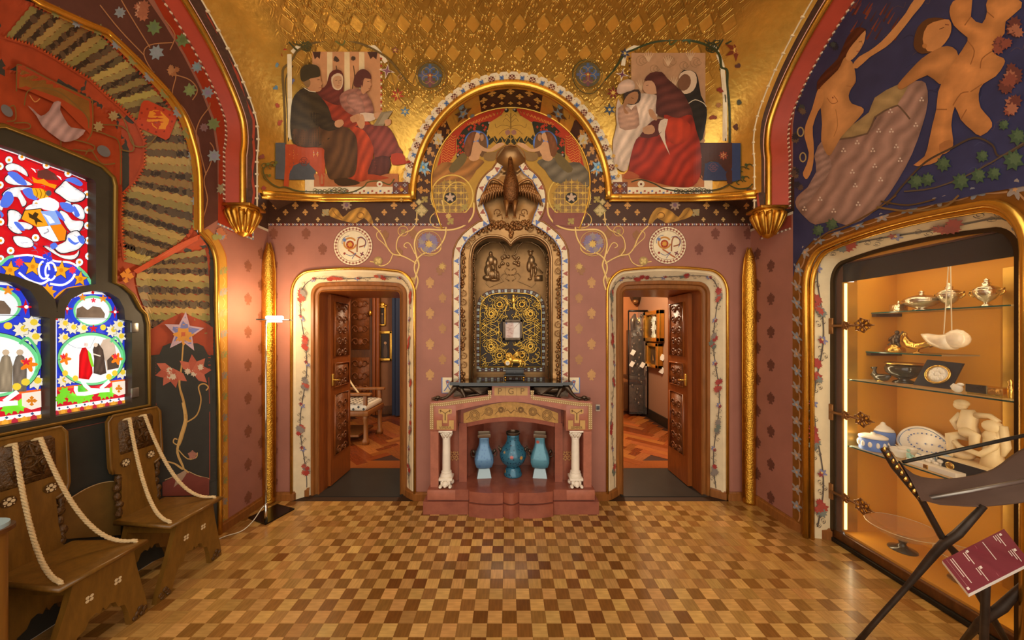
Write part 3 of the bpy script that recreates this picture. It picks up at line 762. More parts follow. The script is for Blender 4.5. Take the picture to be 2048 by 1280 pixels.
# the eagle
YE = 3.02
m = MB(); k = YE/F
spine = [(1021, 315, 2.5), (1020.5, 318, 4.2), (1021, 326, 5.2), (1021.5, 334, 5.6), (1021.7, 342, 7.5), (1022, 352, 11), (1022, 362, 14), (1022, 372, 15.3), (1022, 383, 15.3), (1022, 393, 14.6), (1022, 402, 12.5), (1022, 409, 7)]
m.tube([onY(x, y, YE-.03-.03*math.sin((y-313)/96*math.pi)) for x, y, r in spine], [r*k for *_, r in spine], 14)
o = obj('eagle_body', m, mat('bronze_feather', '#7d5534', .36, .9, var=.4, vscale=60, bump=.8, bscale=110), niche, 'all', 'bronze eagle body with raised beak')
m = MB()
for sg in (-1, 1):
    m.tube([onY(1021.5+sg*8, 402, YE-.05), onY(1021.5+sg*8, 418, YE-.045), onY(1021.5+sg*8, 431, YE-.03)], [.035, .014, .011], 8)
    for q in (-1, 0, 1): m.tube([onY(1021.5+sg*8, 431, YE-.03), onY(1021.5+sg*8+q*4, 436, YE-.05)], [.009, .005], 6)
obj('eagle_leg', m, 'bronze', niche, 'all')
m = MB(); m.tube([onY(1021, 319, YE-.05), onY(1021, 314.5, YE-.075), onY(1021, 313, YE-.085)], [.014, .008, .002], 8); obj('eagle_beak', m, 'bronze', niche, 'all')
for sg in (-1, 1):
    m = MB(); fx = lambda p: [(1021.5+sg*(1021.5-x), y) for x, y in p] if True else p
    topc = fx([(1008, 372), (1002, 366), (994, 361), (985, 359.5), (979, 364), (974, 377), (966, 395), (957, 413)])
    m.tube([onY(x, y, YE-.02) for x, y in smooth(topc, 3, False)], [.016*(1-.6*i/21) for i in range(22)], 8)
    tips = fx([(957, 413), (962, 411), (967, 409), (973, 406), (979, 402.5), (985, 399), (991, 396), (997, 393), (1003, 391.5), (1008, 390)])
    roots = fx([(976, 374), (979, 370), (982, 368), (985, 366), (989, 366), (993, 367), (997, 368), (1001, 370), (1005, 372), (1009, 375)])
    for i, (a, b) in enumerate(zip(roots, tips)):
        mid = ((a[0]+b[0])/2+sg*1.5, (a[1]+b[1])/2-1)
        m.tube([onY(*a, YE-.012), onY(*mid, YE-.03), onY(*b, YE-.012)], [.011, .015, .004], 6, flat=None)
    for row in range(3):
        for i in range(8):
            t = i/7; a, b = roots[i+1], tips[i+1]; q = .15+row*.16; bump_at(m, a[0]+(b[0]-a[0])*q, a[1]+(b[1]-a[1])*q, 3.2, 4.2, YE-.034, .012)
    obj('eagle_wing', m, 'bronze', niche, 'all', 'half-spread feathered wing')
# relief figures on the back panel
def fig(mm, pts, Y=YN-.012):
    for x, y, rx, ry, d in pts: mm.blob(onY(x, y, Y), (rx*Y/F, d, ry*Y/F), 10, 7)
m = MB(); fig(m, [(981.5, 508, 4, 5.2, .035), (982, 520, 8.5, 10, .04), (976, 527, 5, 8, .035), (990, 524, 5, 9, .03), (977, 540, 9, 12, .04), (984, 548, 11, 10, .04), (991, 545, 4, 15, .035), (996, 552, 3, 10, .03), (975, 555, 10, 6, .035), (988, 560, 10, 3, .03), (999, 533, 3, 3, .025)])
for i in range(7): m.tube([onY(972+i*3, 533+i, YN-.045), onY(976+i*3.2, 546+i*.6, YN-.05), onY(973+i*4.4, 560, YN-.035)], .004, 5)
obj('relief_figure', m, 'bronze_light', niche, 'all', 'seated woman in relief, left')
m = MB(); fig(m, [(1061, 507, 4.5, 5, .035), (1061, 502.5, 6.5, 2.2, .04), (1063, 521, 7, 10, .04), (1058, 532, 5, 12, .035), (1068, 531, 6, 6, .035), (1063, 544, 3.2, 13, .035), (1071, 541, 3, 9, .035), (1060, 558, 4.5, 2.5, .03), (1072, 552, 4, 2.2, .03)])
m.tube([onY(1068, 528, YN-.05), onY(1086, 546, YN-.03)], .006, 6); m.box(onY(1069, 552, YN).x, onY(1085, 552, YN).x, YN-.03, YN, onY(0, 562, YN).z, onY(0, 551, YN).z)
obj('relief_figure', m, 'bronze_light', niche, 'all', 'standing armoured man in relief, right')
m = MB()
for sg in (-1, 1):
    c = 1021.5
    m.tube([onY(c+sg*x, y, YN-.012) for x, y in ((3, 562), (10, 556), (6, 549), (14, 546), (20, 553), (14, 562), (24, 566), (33, 570), (42, 574), (50, 566), (48, 556))], .004, 5)
    m.tube([onY(c+sg*x, y, YN-.014) for x, y in ((2, 540), (8, 535), (12, 541), (8, 548), (1, 550))], .004, 5)
    m.tube([onY(c+sg*x, y, YN-.02) for x, y in ((2, 512), (10, 508), (14, 494), (24, 484), (40, 484), (56, 492), (66, 505), (70, 520))], .006, 6)
    for i in range(12): bump_at(m, c+sg*(4+random.uniform(0, 16)), 518+random.uniform(-6, 14), 3, 3, YN-.012, .02)
    for i in range(30):
        yy = 510+i*7.6; bump_at(m, c+sg*(73.5+random.uniform(-2, 1)), yy, 2.2, 3.4, YN-.1, .02)
    m.tube([onY(c+sg*(72+1.6*math.sin(i*.9)), 515+i*7.4, YN-.1) for i in range(31)], .005, 5)
obj('relief_scroll', m, 'bronze_light', niche, 'all', 'scrolling tendrils in relief')
# mosaic frame and gilded grille
GR = [(960, 734), (960, 622), (963, 607), (971, 596), (984, 589), (1002, 586.5), (1021.5, 586)]
GR = GR[:1]+smooth(GR[1:], 4, False); GR = GR+mir(GR)[::-1][1:]
pn = Paint(lambda u, v, o: onY(u, v, YN-o))
big = [(953, 744)]+[(1021.5+(x-1021.5)*1.115, 734+(y-734)*1.058) for x, y in GR[1:-1]]+[(1090, 744)]
pn.poly(big, '#5a3a28'); pn.poly(GR, '#2a170b')
midp = [(956.5, 738)]+[(1021.5+(x-1021.5)*1.058, 734+(y-734)*1.03) for x, y in GR[1:-1]]+[(1086.5, 738)]
for i, (x, y, a) in enumerate(along(midp, 6.4, start=3)):
    if i % 2 == 0:
        for dx in (-1.6, 0, 1.6):
            for dy in (-2, .1, 2.1):
                ca, sa = math.cos(a), math.sin(a); pn.shape(SQ, x+dx*ca-dy*sa, y+dx*sa+dy*ca, 1.3, a, '#dfeeea', off=.004, ky=1.7)
    else: pn.dot(x, y, 1.2, '#7f8fd0' if i % 4 == 1 else '#a08a72', 6, off=.004)
for i in range(21):
    x = 960+i*6.1
    if i % 2 == 0:
        for dx in (-1.6, 0, 1.6):
            for dy in (-2, 2): pn.shape(SQ, x+dx, 739+dy, 1.3, 0, '#dfeeea', off=.004, ky=2.6)
    else: pn.dot(x, 739, 1.2, '#7f8fd0', 6, off=.004)
pn.build('mosaic_border', niche, 'paint', 'white and blue mosaic border')
grille = thing('gilded_grille', 'gilded scrollwork grille at the back of the bronze niche', 'grille', (XC, YN-.03, 1.14))
YG = YN-.02
def gt(mm, pts, r=.0032, n=5, closed=False): mm.tube([onY(x, y, YG) for x, y in pts], r, n, closed=closed)
m = MB(); gt(m, GR, .006, 6); gt(m, [(960, 734), (1083, 734)], .006, 6); obj('grille_frame', m, 'gold_bright', grille, 'all')
for (cx, cy, r) in ((999, 609, 15), (982, 628, 13), (982, 693, 13), (999, 711, 14), (1044, 609, 15), (1061, 628, 13), (1061, 693, 13), (1044, 711, 14)):
    m = MB(); sg = 1 if cx > 1021 else -1
    gt(m, ell(cx, cy, r, n=22), .003, 5, True); gt(m, ell(cx, cy, r*.62, n=16), .003, 5, True)
    gt(m, [(cx+r*(1-.055*i)*math.cos(sg*i*.62), cy+r*(1-.055*i)*math.sin(sg*i*.62)) for i in range(15)], .0028, 4)
    for q in range(9):
        a = q*.698; gt(m, [(cx+r*.62*math.cos(a), cy+r*.62*math.sin(a)), (cx+r*.85*math.cos(a+.35), cy+r*.85*math.sin(a+.35)), (cx+r*.98*math.cos(a+.3), cy+r*.98*math.sin(a+.3))], .0026, 4)
        m.blob(onY(cx+r*.33*math.cos(a), cy+r*.33*math.sin(a), YG), (.012, .006, .012), 6, 4)
    obj('scroll', m, 'gold_bright', grille, 'all')
m = MB()
for sg in (-1, 1):
    c = 1021.5
    X = lambda p: [(c+sg*x, y) for x, y in p]
    for p in ([(8, 590), (8, 612), (20, 632), (34, 645), (56, 640)], [(14, 590), (6, 606), (11, 625), (4, 637)], [(60, 590), (52, 598), (58, 607), (50, 612)],
              [(61, 660), (46, 648), (30, 652), (22, 660), (30, 668), (46, 672), (61, 660)], [(22, 652), (40, 662), (61, 676)], [(22, 668), (40, 658), (61, 645)],
              [(8, 690), (20, 686), (34, 678), (56, 682)], [(4, 697), (10, 705), (6, 716), (16, 726)], [(60, 730), (50, 722), (56, 712), (48, 706)], [(28, 640), (24, 650), (25, 672), (28, 682)],
              [(36, 730), (28, 726), (34, 720), (44, 726), (60, 720)], [(40, 590), (42, 596), (34, 600)], [(48, 640), (48, 680)], [(6, 632), (16, 636), (20, 644)], [(6, 690), (16, 686), (20, 678)]):
        gt(m, smooth(X(p), 4, False), .0032, 5)
    for i in range(11):
        y = 638+i*4.6; gt(m, smooth(X([(60, y+3), (56, y+2.5), (52, y-1), (50, y-4)]), 3, False), [.0015]*3+[.004]*4+[.002]*3, 4)
        gt(m, smooth(X([(34+i*.6, y+2), (38, y+1), (42, y-2)]), 3, False), .0028, 4)
    for i in range(9):
        y = 590+i*3; gt(m, smooth(X([(57-i*1.2, y-1), (59-i*.3, y+3), (60, y+5)]), 3, False), .0026, 4)
        gt(m, smooth(X([(4+i*4, 640-i), (7+i*4, 634-i*2), (12+i*4, 633-i)]), 3, False), .0026, 4); gt(m, smooth(X([(4+i*4, 684+i), (7+i*4, 690+i*2), (12+i*4, 690+i)]), 3, False), .0026, 4)
random.seed(4)
for i in range(150):
    x, y = random.uniform(963, 1080), random.uniform(592, 731)
    if any(math.hypot(x-a, y-b) < 12 for a, b in ((999, 609), (982, 628), (982, 693), (999, 711), (1044, 609), (1061, 628), (1061, 693), (1044, 711))) or (1001 < x < 1049 and 634 < y < 686): continue
    a0 = random.uniform(0, 6.28); r = random.uniform(3, 6.5); gt(m, [(x+r*(1-.07*k)*math.cos(a0+k*.55), y+r*(1-.07*k)*math.sin(a0+k*.55)) for k in range(9)], .0026, 4)
fig(m, [(1027, 592, 3, 3.4, .012), (1027, 600, 4, 7, .014), (1028, 612, 3, 9, .012)], YG)
obj('tendrils', m, 'gold_bright', grille, 'all')
# framed sheet in the middle of the grille
def qbox(mm, x0, x1, y0, y1, Ya, Yb, bev=0.): a, b = onY(x0, y1, Ya), onY(x1, y0, Ya); mm.box(a.x, b.x, Ya, Yb, a.z, b.z, bev=bev)
pic = thing('framed_parchment', 'small framed parchment hung on the gilded grille', 'picture', tuple(onY(1025, 681, YG-.01)))
m = MB()
for b in ((1005.5, 1045, 639, 644.5), (1005.5, 1045, 675.5, 681), (1005.5, 1010.5, 639, 681), (1040, 1045, 639, 681)): qbox(m, *b, YG-.035, YG-.008, .004)
obj('frame', m, 'bronze_dark', pic, True)
pp = Paint(lambda u, v, o: onY(u, v, YG-.012-o)); pp.poly([(1010, 644), (1040.5, 644), (1040.5, 676), (1010, 676)], '#e8cfc4'); pp.poly([(1027, 644), (1040.5, 644), (1040.5, 676), (1026, 676), (1028, 660)], '#f4ece4')
random.seed(5)
for i in range(26): pp.stroke([(1012+random.uniform(0, 14), 646+i*1.1), (1014+random.uniform(2, 12), 646.5+i*1.1)], .5, '#c08a80')
pp.stroke([(1028, 657), (1034, 650), (1040, 645)], .6, '#b08a60'); pp.shape(SQ, 1013, 646.5, 2.4, 0, '#6a78a8'); pp.build('sheet', pic)
for x in (1016, 1033): 
    for y in (638, 682): m = MB(); m.tube([onY(x, y, YG-.03), onY(x, y+(-4 if y < 660 else 4), YG-.02)], .003, 5); obj('hanging_hook', m, 'black_metal', pic)
# ================================================================ FIREPLACE
fp = thing('fireplace', 'carved red marble fireplace with white columns and inlaid gold letters', 'fireplace', (XC, 2.95, 0))
def sym2(name, boxes, mname, smooth=False):
    for sg in (-1, 1):
        mm = MB()
        for b, bev in boxes: mm.box(XC+sg*b[0], XC+sg*b[1], *b[2:], bev=bev)
        obj(name, mm, mname, fp, smooth)
def step_outline(hw, front, back, side, e):
    half = [(hw, back), (hw, front), (side, front)]
    half += [(side-.012, front-.03-e*.2)]
    for t in np.linspace(0, 1, 8): half.append((side-.03-(side-.10)*t+.03*0, front-.035-.028*math.sin(t*math.pi*.75)-e))
    half += [(.064, front-.034-e)]
    for t in np.linspace(.12, 1, 5): half.append((.064*(1-t), front-.034-e-.034*math.sin(t*math.pi/2)))
    return [(XC+x, y) for x, y in half]+[(XC-x, y) for x, y in half[::-1][1:]]
m = MB(); m.prism(step_outline(.755, 2.79, 3.02, .37, 0), lambda u, v, d: Vector((u, v, d)), 0.0, .109); obj('lower_step', m, 'marble_red', fp, True)
m = MB(); m.prism(step_outline(.715, 2.808, 3.02, .365, 0), lambda u, v, d: Vector((u, v, d)), .109, .118); obj('step_joint', m, mat('marble_joint', '#4d221a', .5), fp, True)
m = MB(); m.prism(step_outline(.72, 2.803, 3.34, .368, 0), lambda u, v, d: Vector((u, v, d)), .116, .208); obj('upper_step', m, 'marble_red', fp, True)
sym2('step_panel', [((.478, .722, 2.797, 2.812, .12, .205), .003)], 'marble_red2', True)
YW = YB+.0
sym2('outer_pier', [((.635, .705, 2.845, 3.03, .208, .70), 0)], 'marble_red2')
sym2('pier_back', [((.46, .64, 2.985, 3.03, .208, .9), 0)], 'marble_red')
sym2('inner_pier', [((.40, .47, 2.95, 3.33, .208, .74), 0)], 'marble_red')
m = MB(); m.box(XC-.47, XC+.47, 3.33, 3.36, .2, .8); obj('hearth_back', m, 'marble_red', fp)
for sg in (-1, 1):
    m = MB(); a, b = XC+sg*.40, XC+sg*.275; m.prism([(a, 3.06), (b, 3.33), (a, 3.33)], lambda u, v, d: Vector((u, v, d)), .208, .8); obj('hearth_side', m, 'marble_red', fp)
for sg in (-1, 1):
    og = Paint(lambda u, v, o: Vector((u, 2.984-o, v)))
    for q in range(4): og.shape(FLOW5, XC+sg*(.50+.035*(q % 2)), .41+.042*(q//2), .05, 0, '#b98a50'); og.dot(XC+sg*(.50+.035*(q % 2)), .41+.042*(q//2), .01, '#7a3a2a')
    og.build('pier_ornament', fp, 'paint', 'gold quatrefoil')
# outer blocks, arched lintel
sym2('corner_block', [((.478, .705, 2.832, 3.03, .705, .955), .004)], 'marble_red2', True)
lint = []
for t in np.linspace(-1, 1, 31): lint.append((XC+.48*t, .882+.078*math.cos(t*math.pi/2)**1.0))
topl = [(XC+.71, .955), (XC+.70, .962), (XC+.6, .967), (XC+.36, 1.0), (XC+.165, 1.022), (XC+.165, 1.10), (XC-.165, 1.10), (XC-.165, 1.022), (XC-.36, 1.0), (XC-.6, .967), (XC-.70, .962), (XC-.71, .955)]
body = [(XC-.705, .955), (XC-.705, .93), (XC-.48, .93)]+lint+[(XC+.48, .93), (XC+.705, .93)]+topl[:-1]
m = MB(); m.prism(body, lambda u, v, d: Vector((u, d, v)), 2.828, 3.03); obj('lintel', m, 'marble_red2', fp, True)
lint2 = [(XC+.46*t, .69+.065*math.cos(t*math.pi/2)) for t in np.linspace(-1, 1, 25)]
m = MB(); m.prism([(XC-.46, .97)]+lint2+[(XC+.46, .97)], lambda u, v, d: Vector((u, d, v)), 2.965, 3.06); obj('inner_arch', m, 'marble_red', fp, True)
gp = [(XC+.43*t, .735+.06*math.cos(t*math.pi/2)) for t in np.linspace(-1, 1, 25)]; gq = [(XC+.43*t, .83+.10*math.cos(t*math.pi/2)) for t in np.linspace(1, -1, 25)]
m = MB(); m.prism(gp+gq, lambda u, v, d: Vector((u, d, v)), 2.958, 2.97); obj('gilded_frieze', m, mat('frieze_gold', '#b98c4c', .38, .45, var=.2, vscale=40), fp, True, 'gilded frieze of scrolls')
op = Paint(lambda u, v, o: Vector((u, 2.957-o, v)))
for sg in (-1, 1):
    for cx, r in ((.33, .045), (.2, .036), (.09, .025)):
        zc = .78+.085*math.cos(cx/.43*math.pi/2)
        for rr in (1., .72, .45): op.stroke(ell(XC+sg*cx, zc, r*rr, n=20), .0045, '#6e4a22', closed=True)
        op.stroke([(XC+sg*(cx+r), zc-.01), (XC+sg*(cx+r+.03), zc-.04)], .005, '#6e4a22')
    op.stroke([(XC, .83), (XC+sg*.03, .86), (XC+sg*.06, .84), (XC+sg*.05, .88)], .006, '#6e4a22')
op.build('frieze_scroll', fp)
# inlaid gold flower band following the top edge
ib = Paint(lambda u, v, o: Vector((u, 2.8275-o, v)))
for sg in (-1, 1):
    path = [(.69, .72), (.69, .935), (.6, .938), (.36, .972), (.185, .995), (.185, 1.06)]
    ib.stroke([(XC+sg*x, z) for x, z in path], .034, '#a5804a', off=.001); 
    for i, (x, z, a) in enumerate(along(path, .0175, start=.01)):
        for s2 in (-1, 1):
            ib.shape(STAR4, XC+sg*(x-s2*.0085*math.sin(a)), z+s2*.0085*math.cos(a), .017, a+.78, '#ead9a8', off=.0022)
    ib.poly([(XC+sg*.497, .72), (XC+sg*.645, .72), (XC+sg*.645, .80), (XC+sg*.6, .80), (XC+sg*.6, .75), (XC+sg*.54, .75), (XC+sg*.54, .80), (XC+sg*.497, .80)], '#c39a5a', off=.003)
    ib.poly([(XC+sg*.515, .90), (XC+sg*.63, .90), (XC+sg*.63, .86), (XC+sg*.592, .85), (XC+sg*.592, .775), (XC+sg*.552, .775), (XC+sg*.552, .85), (XC+sg*.515, .86)], '#c9a060', off=.003)
    for q in (-1, 1): ib.stroke([(XC+sg*.572, .80), (XC+sg*.572, .86), (XC+sg*.572+q*.03, .88), (XC+sg*.572+q*.045, .87)], .006, '#6e4a22', off=.004); ib.dot(XC+sg*.572+q*.04, .885, .008, '#6e4a22', off=.004)
ib.poly([(XC-.145, 1.015), (XC+.145, 1.015), (XC+.145, 1.085), (XC-.145, 1.085)], '#c0975a', off=.002)
for q in (-1, 1): ib.stroke([(XC+q*.05, 1.015), (XC+q*.05, 1.085)], .003, '#7a5a30', off=.003)
ib.build('gold_inlay', fp, 'paint', 'gold inlay of small flowers')
def letters(parent, txt, loc, size, m, rot=(math.pi/2, 0, 0), name='lettering', ext=.001, align='CENTER'):
    c = bpy.data.curves.new(name, 'FONT'); c.body = txt; c.size = size; c.extrude = ext; c.align_x = align; c.align_y = 'CENTER'
    t = bpy.data.objects.new(name+'_tmp', c); COL.objects.link(t); dg = bpy.context.evaluated_depsgraph_get()
    me = bpy.data.meshes.new_from_object(t.evaluated_get(dg)); bpy.data.objects.remove(t); bpy.data.curves.remove(c)
    me.materials.clear(); me.materials.append(_mats[m] if isinstance(m, str) else m)
    o = bpy.data.objects.new(name, me); COL.objects.link(o); o.parent = parent; o.rotation_euler = rot
    o.location = Vector(loc)-(Vector(parent['_base']) if parent and '_base' in parent else Vector()); return o
mat('inlay_brown', '#7d5c30', .5)
for i, ch in enumerate('PGP'): letters(fp, ch, (XC+(i-1)*.098, 2.824, 1.05), .075, 'inlay_brown')
letters(fp, 'VIPERA', (XC-.571, 2.823, .735), .034, 'inlay_brown'); letters(fp, 'SEMPER', (XC+.571, 2.823, .735), .03, 'inlay_brown')
# white columns on crouching lions
def column(sg):
    x, y = XC+sg*.572, 2.885; c = None
    m = MB(); n = 40; vs, fs = [], []
    for k, z in enumerate((.335, .36, .5, .63)):
        for i in range(n):
            a = 2*math.pi*i/n; r = (.037 if k < 2 else .036 if k == 2 else .034)*(1-.05*abs(math.cos(a*8))); vs.append((x+r*math.cos(a), y+r*math.sin(a), z))
    for k in range(3):
        for i in range(n): fs.append((k*n+i, k*n+(i+1) % n, (k+1)*n+(i+1) % n, (k+1)*n+i))
    m.add(vs, fs); col = obj('column', m, 'marble_white', fp, 'all', 'white marble column')
    m = MB(); m.lathe([(.05, .29), (.054, .302), (.05, .315), (.042, .322), (.046, .33), (.043, .338), (.037, .342)], (x, y, 0), 24); m.box(x-.058, x+.058, y-.058, y+.058, .268, .292, bev=.004); obj('column_base', m, 'marble_white', col, True)
    m = MB(); m.lathe([(.034, .625), (.038, .63), (.034, .636), (.036, .65), (.042, .675), (.05, .692)], (x, y, 0), 24)
    m.box(x-.06, x+.06, y-.055, y+.055, .69, .705, bev=.003)
    for i in range(10):
        a = 2*math.pi*i/10
        m.tube([(x+.036*math.cos(a), y+.036*math.sin(a), .64), (x+.044*math.cos(a), y+.044*math.sin(a), .662), (x+.054*math.cos(a), y+.054*math.sin(a), .672)], [.007, .009, .005], 6)
        m.tube([(x+.04*math.cos(a+.3), y+.04*math.sin(a+.3), .66), (x+.05*math.cos(a+.3), y+.05*math.sin(a+.3), .684)], [.006, .008], 6)
    obj('capital', m, 'marble_white', col, 'all')
    m = MB(); m.blob((x, y, .242), (.05, .06, .028)); m.blob((x, y-.055, .242), (.03, .026, .026)); m.blob((x, y-.078, .234), (.016, .012, .012))
    for q in (-1, 1):
        m.blob((x+q*.042, y-.055, .222), (.016, .03, .014)); m.blob((x+q*.045, y+.03, .228), (.018, .03, .02)); m.blob((x+q*.024, y-.055, .266), (.008, .008, .008)); m.blob((x+q*.03, y-.04, .248), (.016, .02, .022))
    obj('lion', m, 'marble_white', col, 'all', 'crouching lion under the column')
column(-1); column(1)
# black shelf with notched corners
sh = [(XC+.525, 3.04), (XC+.53, 2.80), (XC+.445, 2.80), (XC+.44, 2.765), (XC-.44, 2.765), (XC-.445, 2.80), (XC-.53, 2.80), (XC-.525, 3.04), (XC-.33, 3.04), (XC-.33, 3.325), (XC+.33, 3.325), (XC+.33, 3.04)]
m = MB(); m.prism(sh, lambda u, v, d: Vector((u, v, d)), 1.107, 1.135); obj('mantel_shelf', m, 'marble_black', fp, True, 'polished black mantel shelf')
# swans carrying the shelf
for sg in (-1, 1):
    m = MB(); S = lambda x, y, z: (XC+sg*x, y, z)
    m.tube([S(.18, 2.93, 1.07), S(.26, 2.91, 1.065), S(.36, 2.90, 1.055), S(.44, 2.89, 1.06), S(.48, 2.88, 1.07)], [.02, .035, .042, .035, .02], 10)
    m.tube([S(.47, 2.88, 1.09), S(.50, 2.87, 1.075), S(.53, 2.865, 1.03), S(.565, 2.86, .995), S(.60, 2.86, .982), S(.63, 2.86, .985)], [.028, .026, .018, .014, .013, .014], 10)
    m.blob(S(.645, 2.86, .992), (.024, .016, .016)); 
    m.tube([S(.66, 2.86, .99), S(.70, 2.855, .985)], [.011, .003], 8)
    m.tube([S(.45, 2.87, 1.09), S(.43, 2.86, 1.05), S(.405, 2.85, 1.0), S(.40, 2.845, .985)], [.03, .022, .014, .008], 8)
    for q in range(6):
        m.tube([S(.43-.02*q, 2.872, 1.085-.007*q), S(.33-.012*q, 2.86, 1.075-.01*q), S(.21+.006*q, 2.872, 1.075-.011*q), S(.175+.012*q, 2.885, 1.06-.008*q)], [.008, .012, .01, .004], 6)
    m.tube([S(.20, 2.88, 1.04), S(.27, 2.865, 1.02), S(.36, 2.86, 1.01), S(.44, 2.855, .99)], [.01, .012, .01, .006], 6)
    for q in range(3): m.tube([S(.64, 2.86, .975), S(.66+.02*q, 2.84+.015*q, .97)], [.008, .004], 6)
    m.add([S(.18, 2.95, 1.0), S(.52, 2.95, .98), S(.52, 2.95, 1.1), S(.18, 2.95, 1.1)], [(0, 1, 2, 3)])
    obj('shelf_swan', m, 'bronze_dark', fp, 'all', 'dark bronze swan holding the shelf')
# ---------------------------------------------------------------- clock: winged lion on an ebony plinth
zS = 1.135; YC_ = 3.06; kx = YC_/F
ck = thing('lion_clock', 'gilded winged lion clock on a small ebony plinth', 'clock', (onY(1029, 0, YC_).x, YC_, zS))
cx0 = onY(1029, 0, YC_).x; zb = zS
m = MB(); m.box(cx0-.1, cx0+.1, YC_-.05, YC_+.05, zb+.022, zb+.034, bev=.003); m.box(cx0-.085, cx0+.085, YC_-.042, YC_+.042, zb+.034, zb+.088, bev=.002); m.box(cx0-.095, cx0+.095, YC_-.048, YC_+.048, zb+.088, zb+.102, bev=.003)
for q in (-1, 1): m.box(cx0+q*.042-.034, cx0+q*.042+.034, YC_-.045, YC_-.04, zb+.044, zb+.08, bev=.001)
obj('plinth', m, mat('ebony', '#1c1a1c', .3, coat=.3), ck, True)
for q in (-1, 1):
    for r in (-1, 1): m = MB(); m.lathe([(.008, 0), (.012, .008), (.007, .022)], (cx0+q*.085, YC_+r*.04, zb), 10); obj('plinth_foot', m, 'gold', ck, 'all')
m = MB(); zl = zb+.102
m.blob((cx0+.012, YC_, zl+.062), (.062, .026, .027)); m.blob((cx0+.055, YC_, zl+.055), (.03, .025, .028)); m.blob((cx0-.04, YC_, zl+.07), (.034, .03, .038))
m.blob((cx0-.052, YC_-.005, zl+.108), (.03, .026, .028)); m.blob((cx0-.05, YC_-.026, zl+.104), (.014, .012, .012))
for x, y in ((-.045, -.014), (-.02, .014), (.05, -.014), (.072, .014)):
    m.tube([(cx0+x, YC_+y, zl+.055), (cx0+x+(.008 if x > 0 else -.004), YC_+y, zl+.028), (cx0+x-.004, YC_+y, zl+.008)], [.015, .01, .009], 8); m.blob((cx0+x-.01, YC_+y, zl+.006), (.013, .01, .006))
m.tube([(cx0+.08, YC_, zl+.06), (cx0+.098, YC_, zl+.045), (cx0+.1, YC_, zl+.02), (cx0+.092, YC_, zl+.008)], .006, 6)
for i in range(12):
    a = i*.52; m.blob((cx0-.052+.026*math.cos(a), YC_-.008, zl+.106+.026*math.sin(a)), (.01, .012, .01), 6, 4)
obj('lion', m, 'gold_bright', ck, 'all')
m = MB()
for i in range(7): m.tube([(cx0-.015, YC_-.01, zl+.085+.003*i), (cx0+.02, YC_-.012, zl+.11+.005*i), (cx0+.075-.004*i, YC_-.004, zl+.125+.004*i-.0*i)], [.008, .009, .003], 6)
obj('wing', m, 'gold_bright', ck, 'all')
m = MB(); m.lathe([(.0, .0), (.033, .0), (.036, -.006), (.03, -.012), (0, -.012)], (cx0-.065, YC_-.035, zl+.042), 18, axis='y'); obj('clock_case', m, 'gold', ck, 'all')
m = MB(); m.lathe([(0, 0), (.019, 0), (.019, -.003), (0, -.003)], (cx0-.065, YC_-.047, zl+.042), 18, axis='y'); m2 = obj('clock_face', m, mat('clock_enamel', '#d9cfc0', .3), ck)
m = MB()
for a in (.6, 2.2): m.tube([(cx0-.065, YC_-.051, zl+.042), (cx0-.065+.014*math.cos(a), YC_-.051, zl+.042+.014*math.sin(a))], .0012, 4)
obj('clock_hand', m, 'black_metal', ck)
# ---------------------------------------------------------------- enamel vases on the hearth
def cloisonne(name, base, spots, sc=60):
    mm = mat(name, base, .24, .15, coat=.3)
    nt = mm.node_tree; N, L = nt.nodes, nt.links; b = N['Principled BSDF']
    tc = N.new('ShaderNodeTexCoord'); v1 = N.new('ShaderNodeTexVoronoi'); v1.inputs['Scale'].default_value = sc; L.new(tc.outputs['Object'], v1.inputs['Vector'])
    r1 = N.new('ShaderNodeValToRGB'); r1.color_ramp.elements[0].position = .12; r1.color_ramp.elements[0].color = (*lin(spots[0]), 1); r1.color_ramp.elements[1].position = .4; r1.color_ramp.elements[1].color = (*lin(base), 1)
    L.new(v1.outputs['Distance'], r1.inputs[0])
    v2 = N.new('ShaderNodeTexVoronoi'); v2.inputs['Scale'].default_value = sc*.32; L.new(tc.outputs['Object'], v2.inputs['Vector'])
    r2 = N.new('ShaderNodeMapRange'); r2.inputs[1].default_value = .28; r2.inputs[2].default_value = .16; L.new(v2.outputs['Distance'], r2.inputs[0])
    hs = N.new('ShaderNodeSeparateColor'); L.new(v2.outputs['Color'], hs.inputs[0])
    cr = N.new('ShaderNodeValToRGB'); cr.color_ramp.interpolation = 'CONSTANT'; e = cr.color_ramp.elements
    cols = [base, base, spots[1], base, spots[2], base, spots[3]]
    e[0].color = (*lin(cols[0]), 1); e[1].position = .2; e[1].color = (*lin(cols[1]), 1)
    for i, c in enumerate(cols[2:]): q = e.new(.34+i*.14); q.color = (*lin(c), 1)
    L.new(hs.outputs[0], cr.inputs[0])
    mx = N.new('ShaderNodeMix'); mx.data_type = 'RGBA'; L.new(r2.outputs[0], mx.inputs['Factor']); L.new(r1.outputs[0], mx.inputs['A']); L.new(cr.outputs[0], mx.inputs['B'])
    L.new(mx.outputs['Result'], b.inputs['Base Color']); return mm
cloisonne('enamel_teal', '#336f8a', ['#16304a', '#b05a52', '#c9a050', '#2a4a7a'], 42)
cloisonne('enamel_pale', '#5f8cb4', ['#5078a8', '#8fb0cf', '#9a8a80', '#4a6aa0'], 36)
cloisonne('enamel_multi', '#5590a4', ['#4a7f98', '#b8503e', '#d0b050', '#c87050'], 38)
vx = lambda px: onY(px, 0, 3.08).x
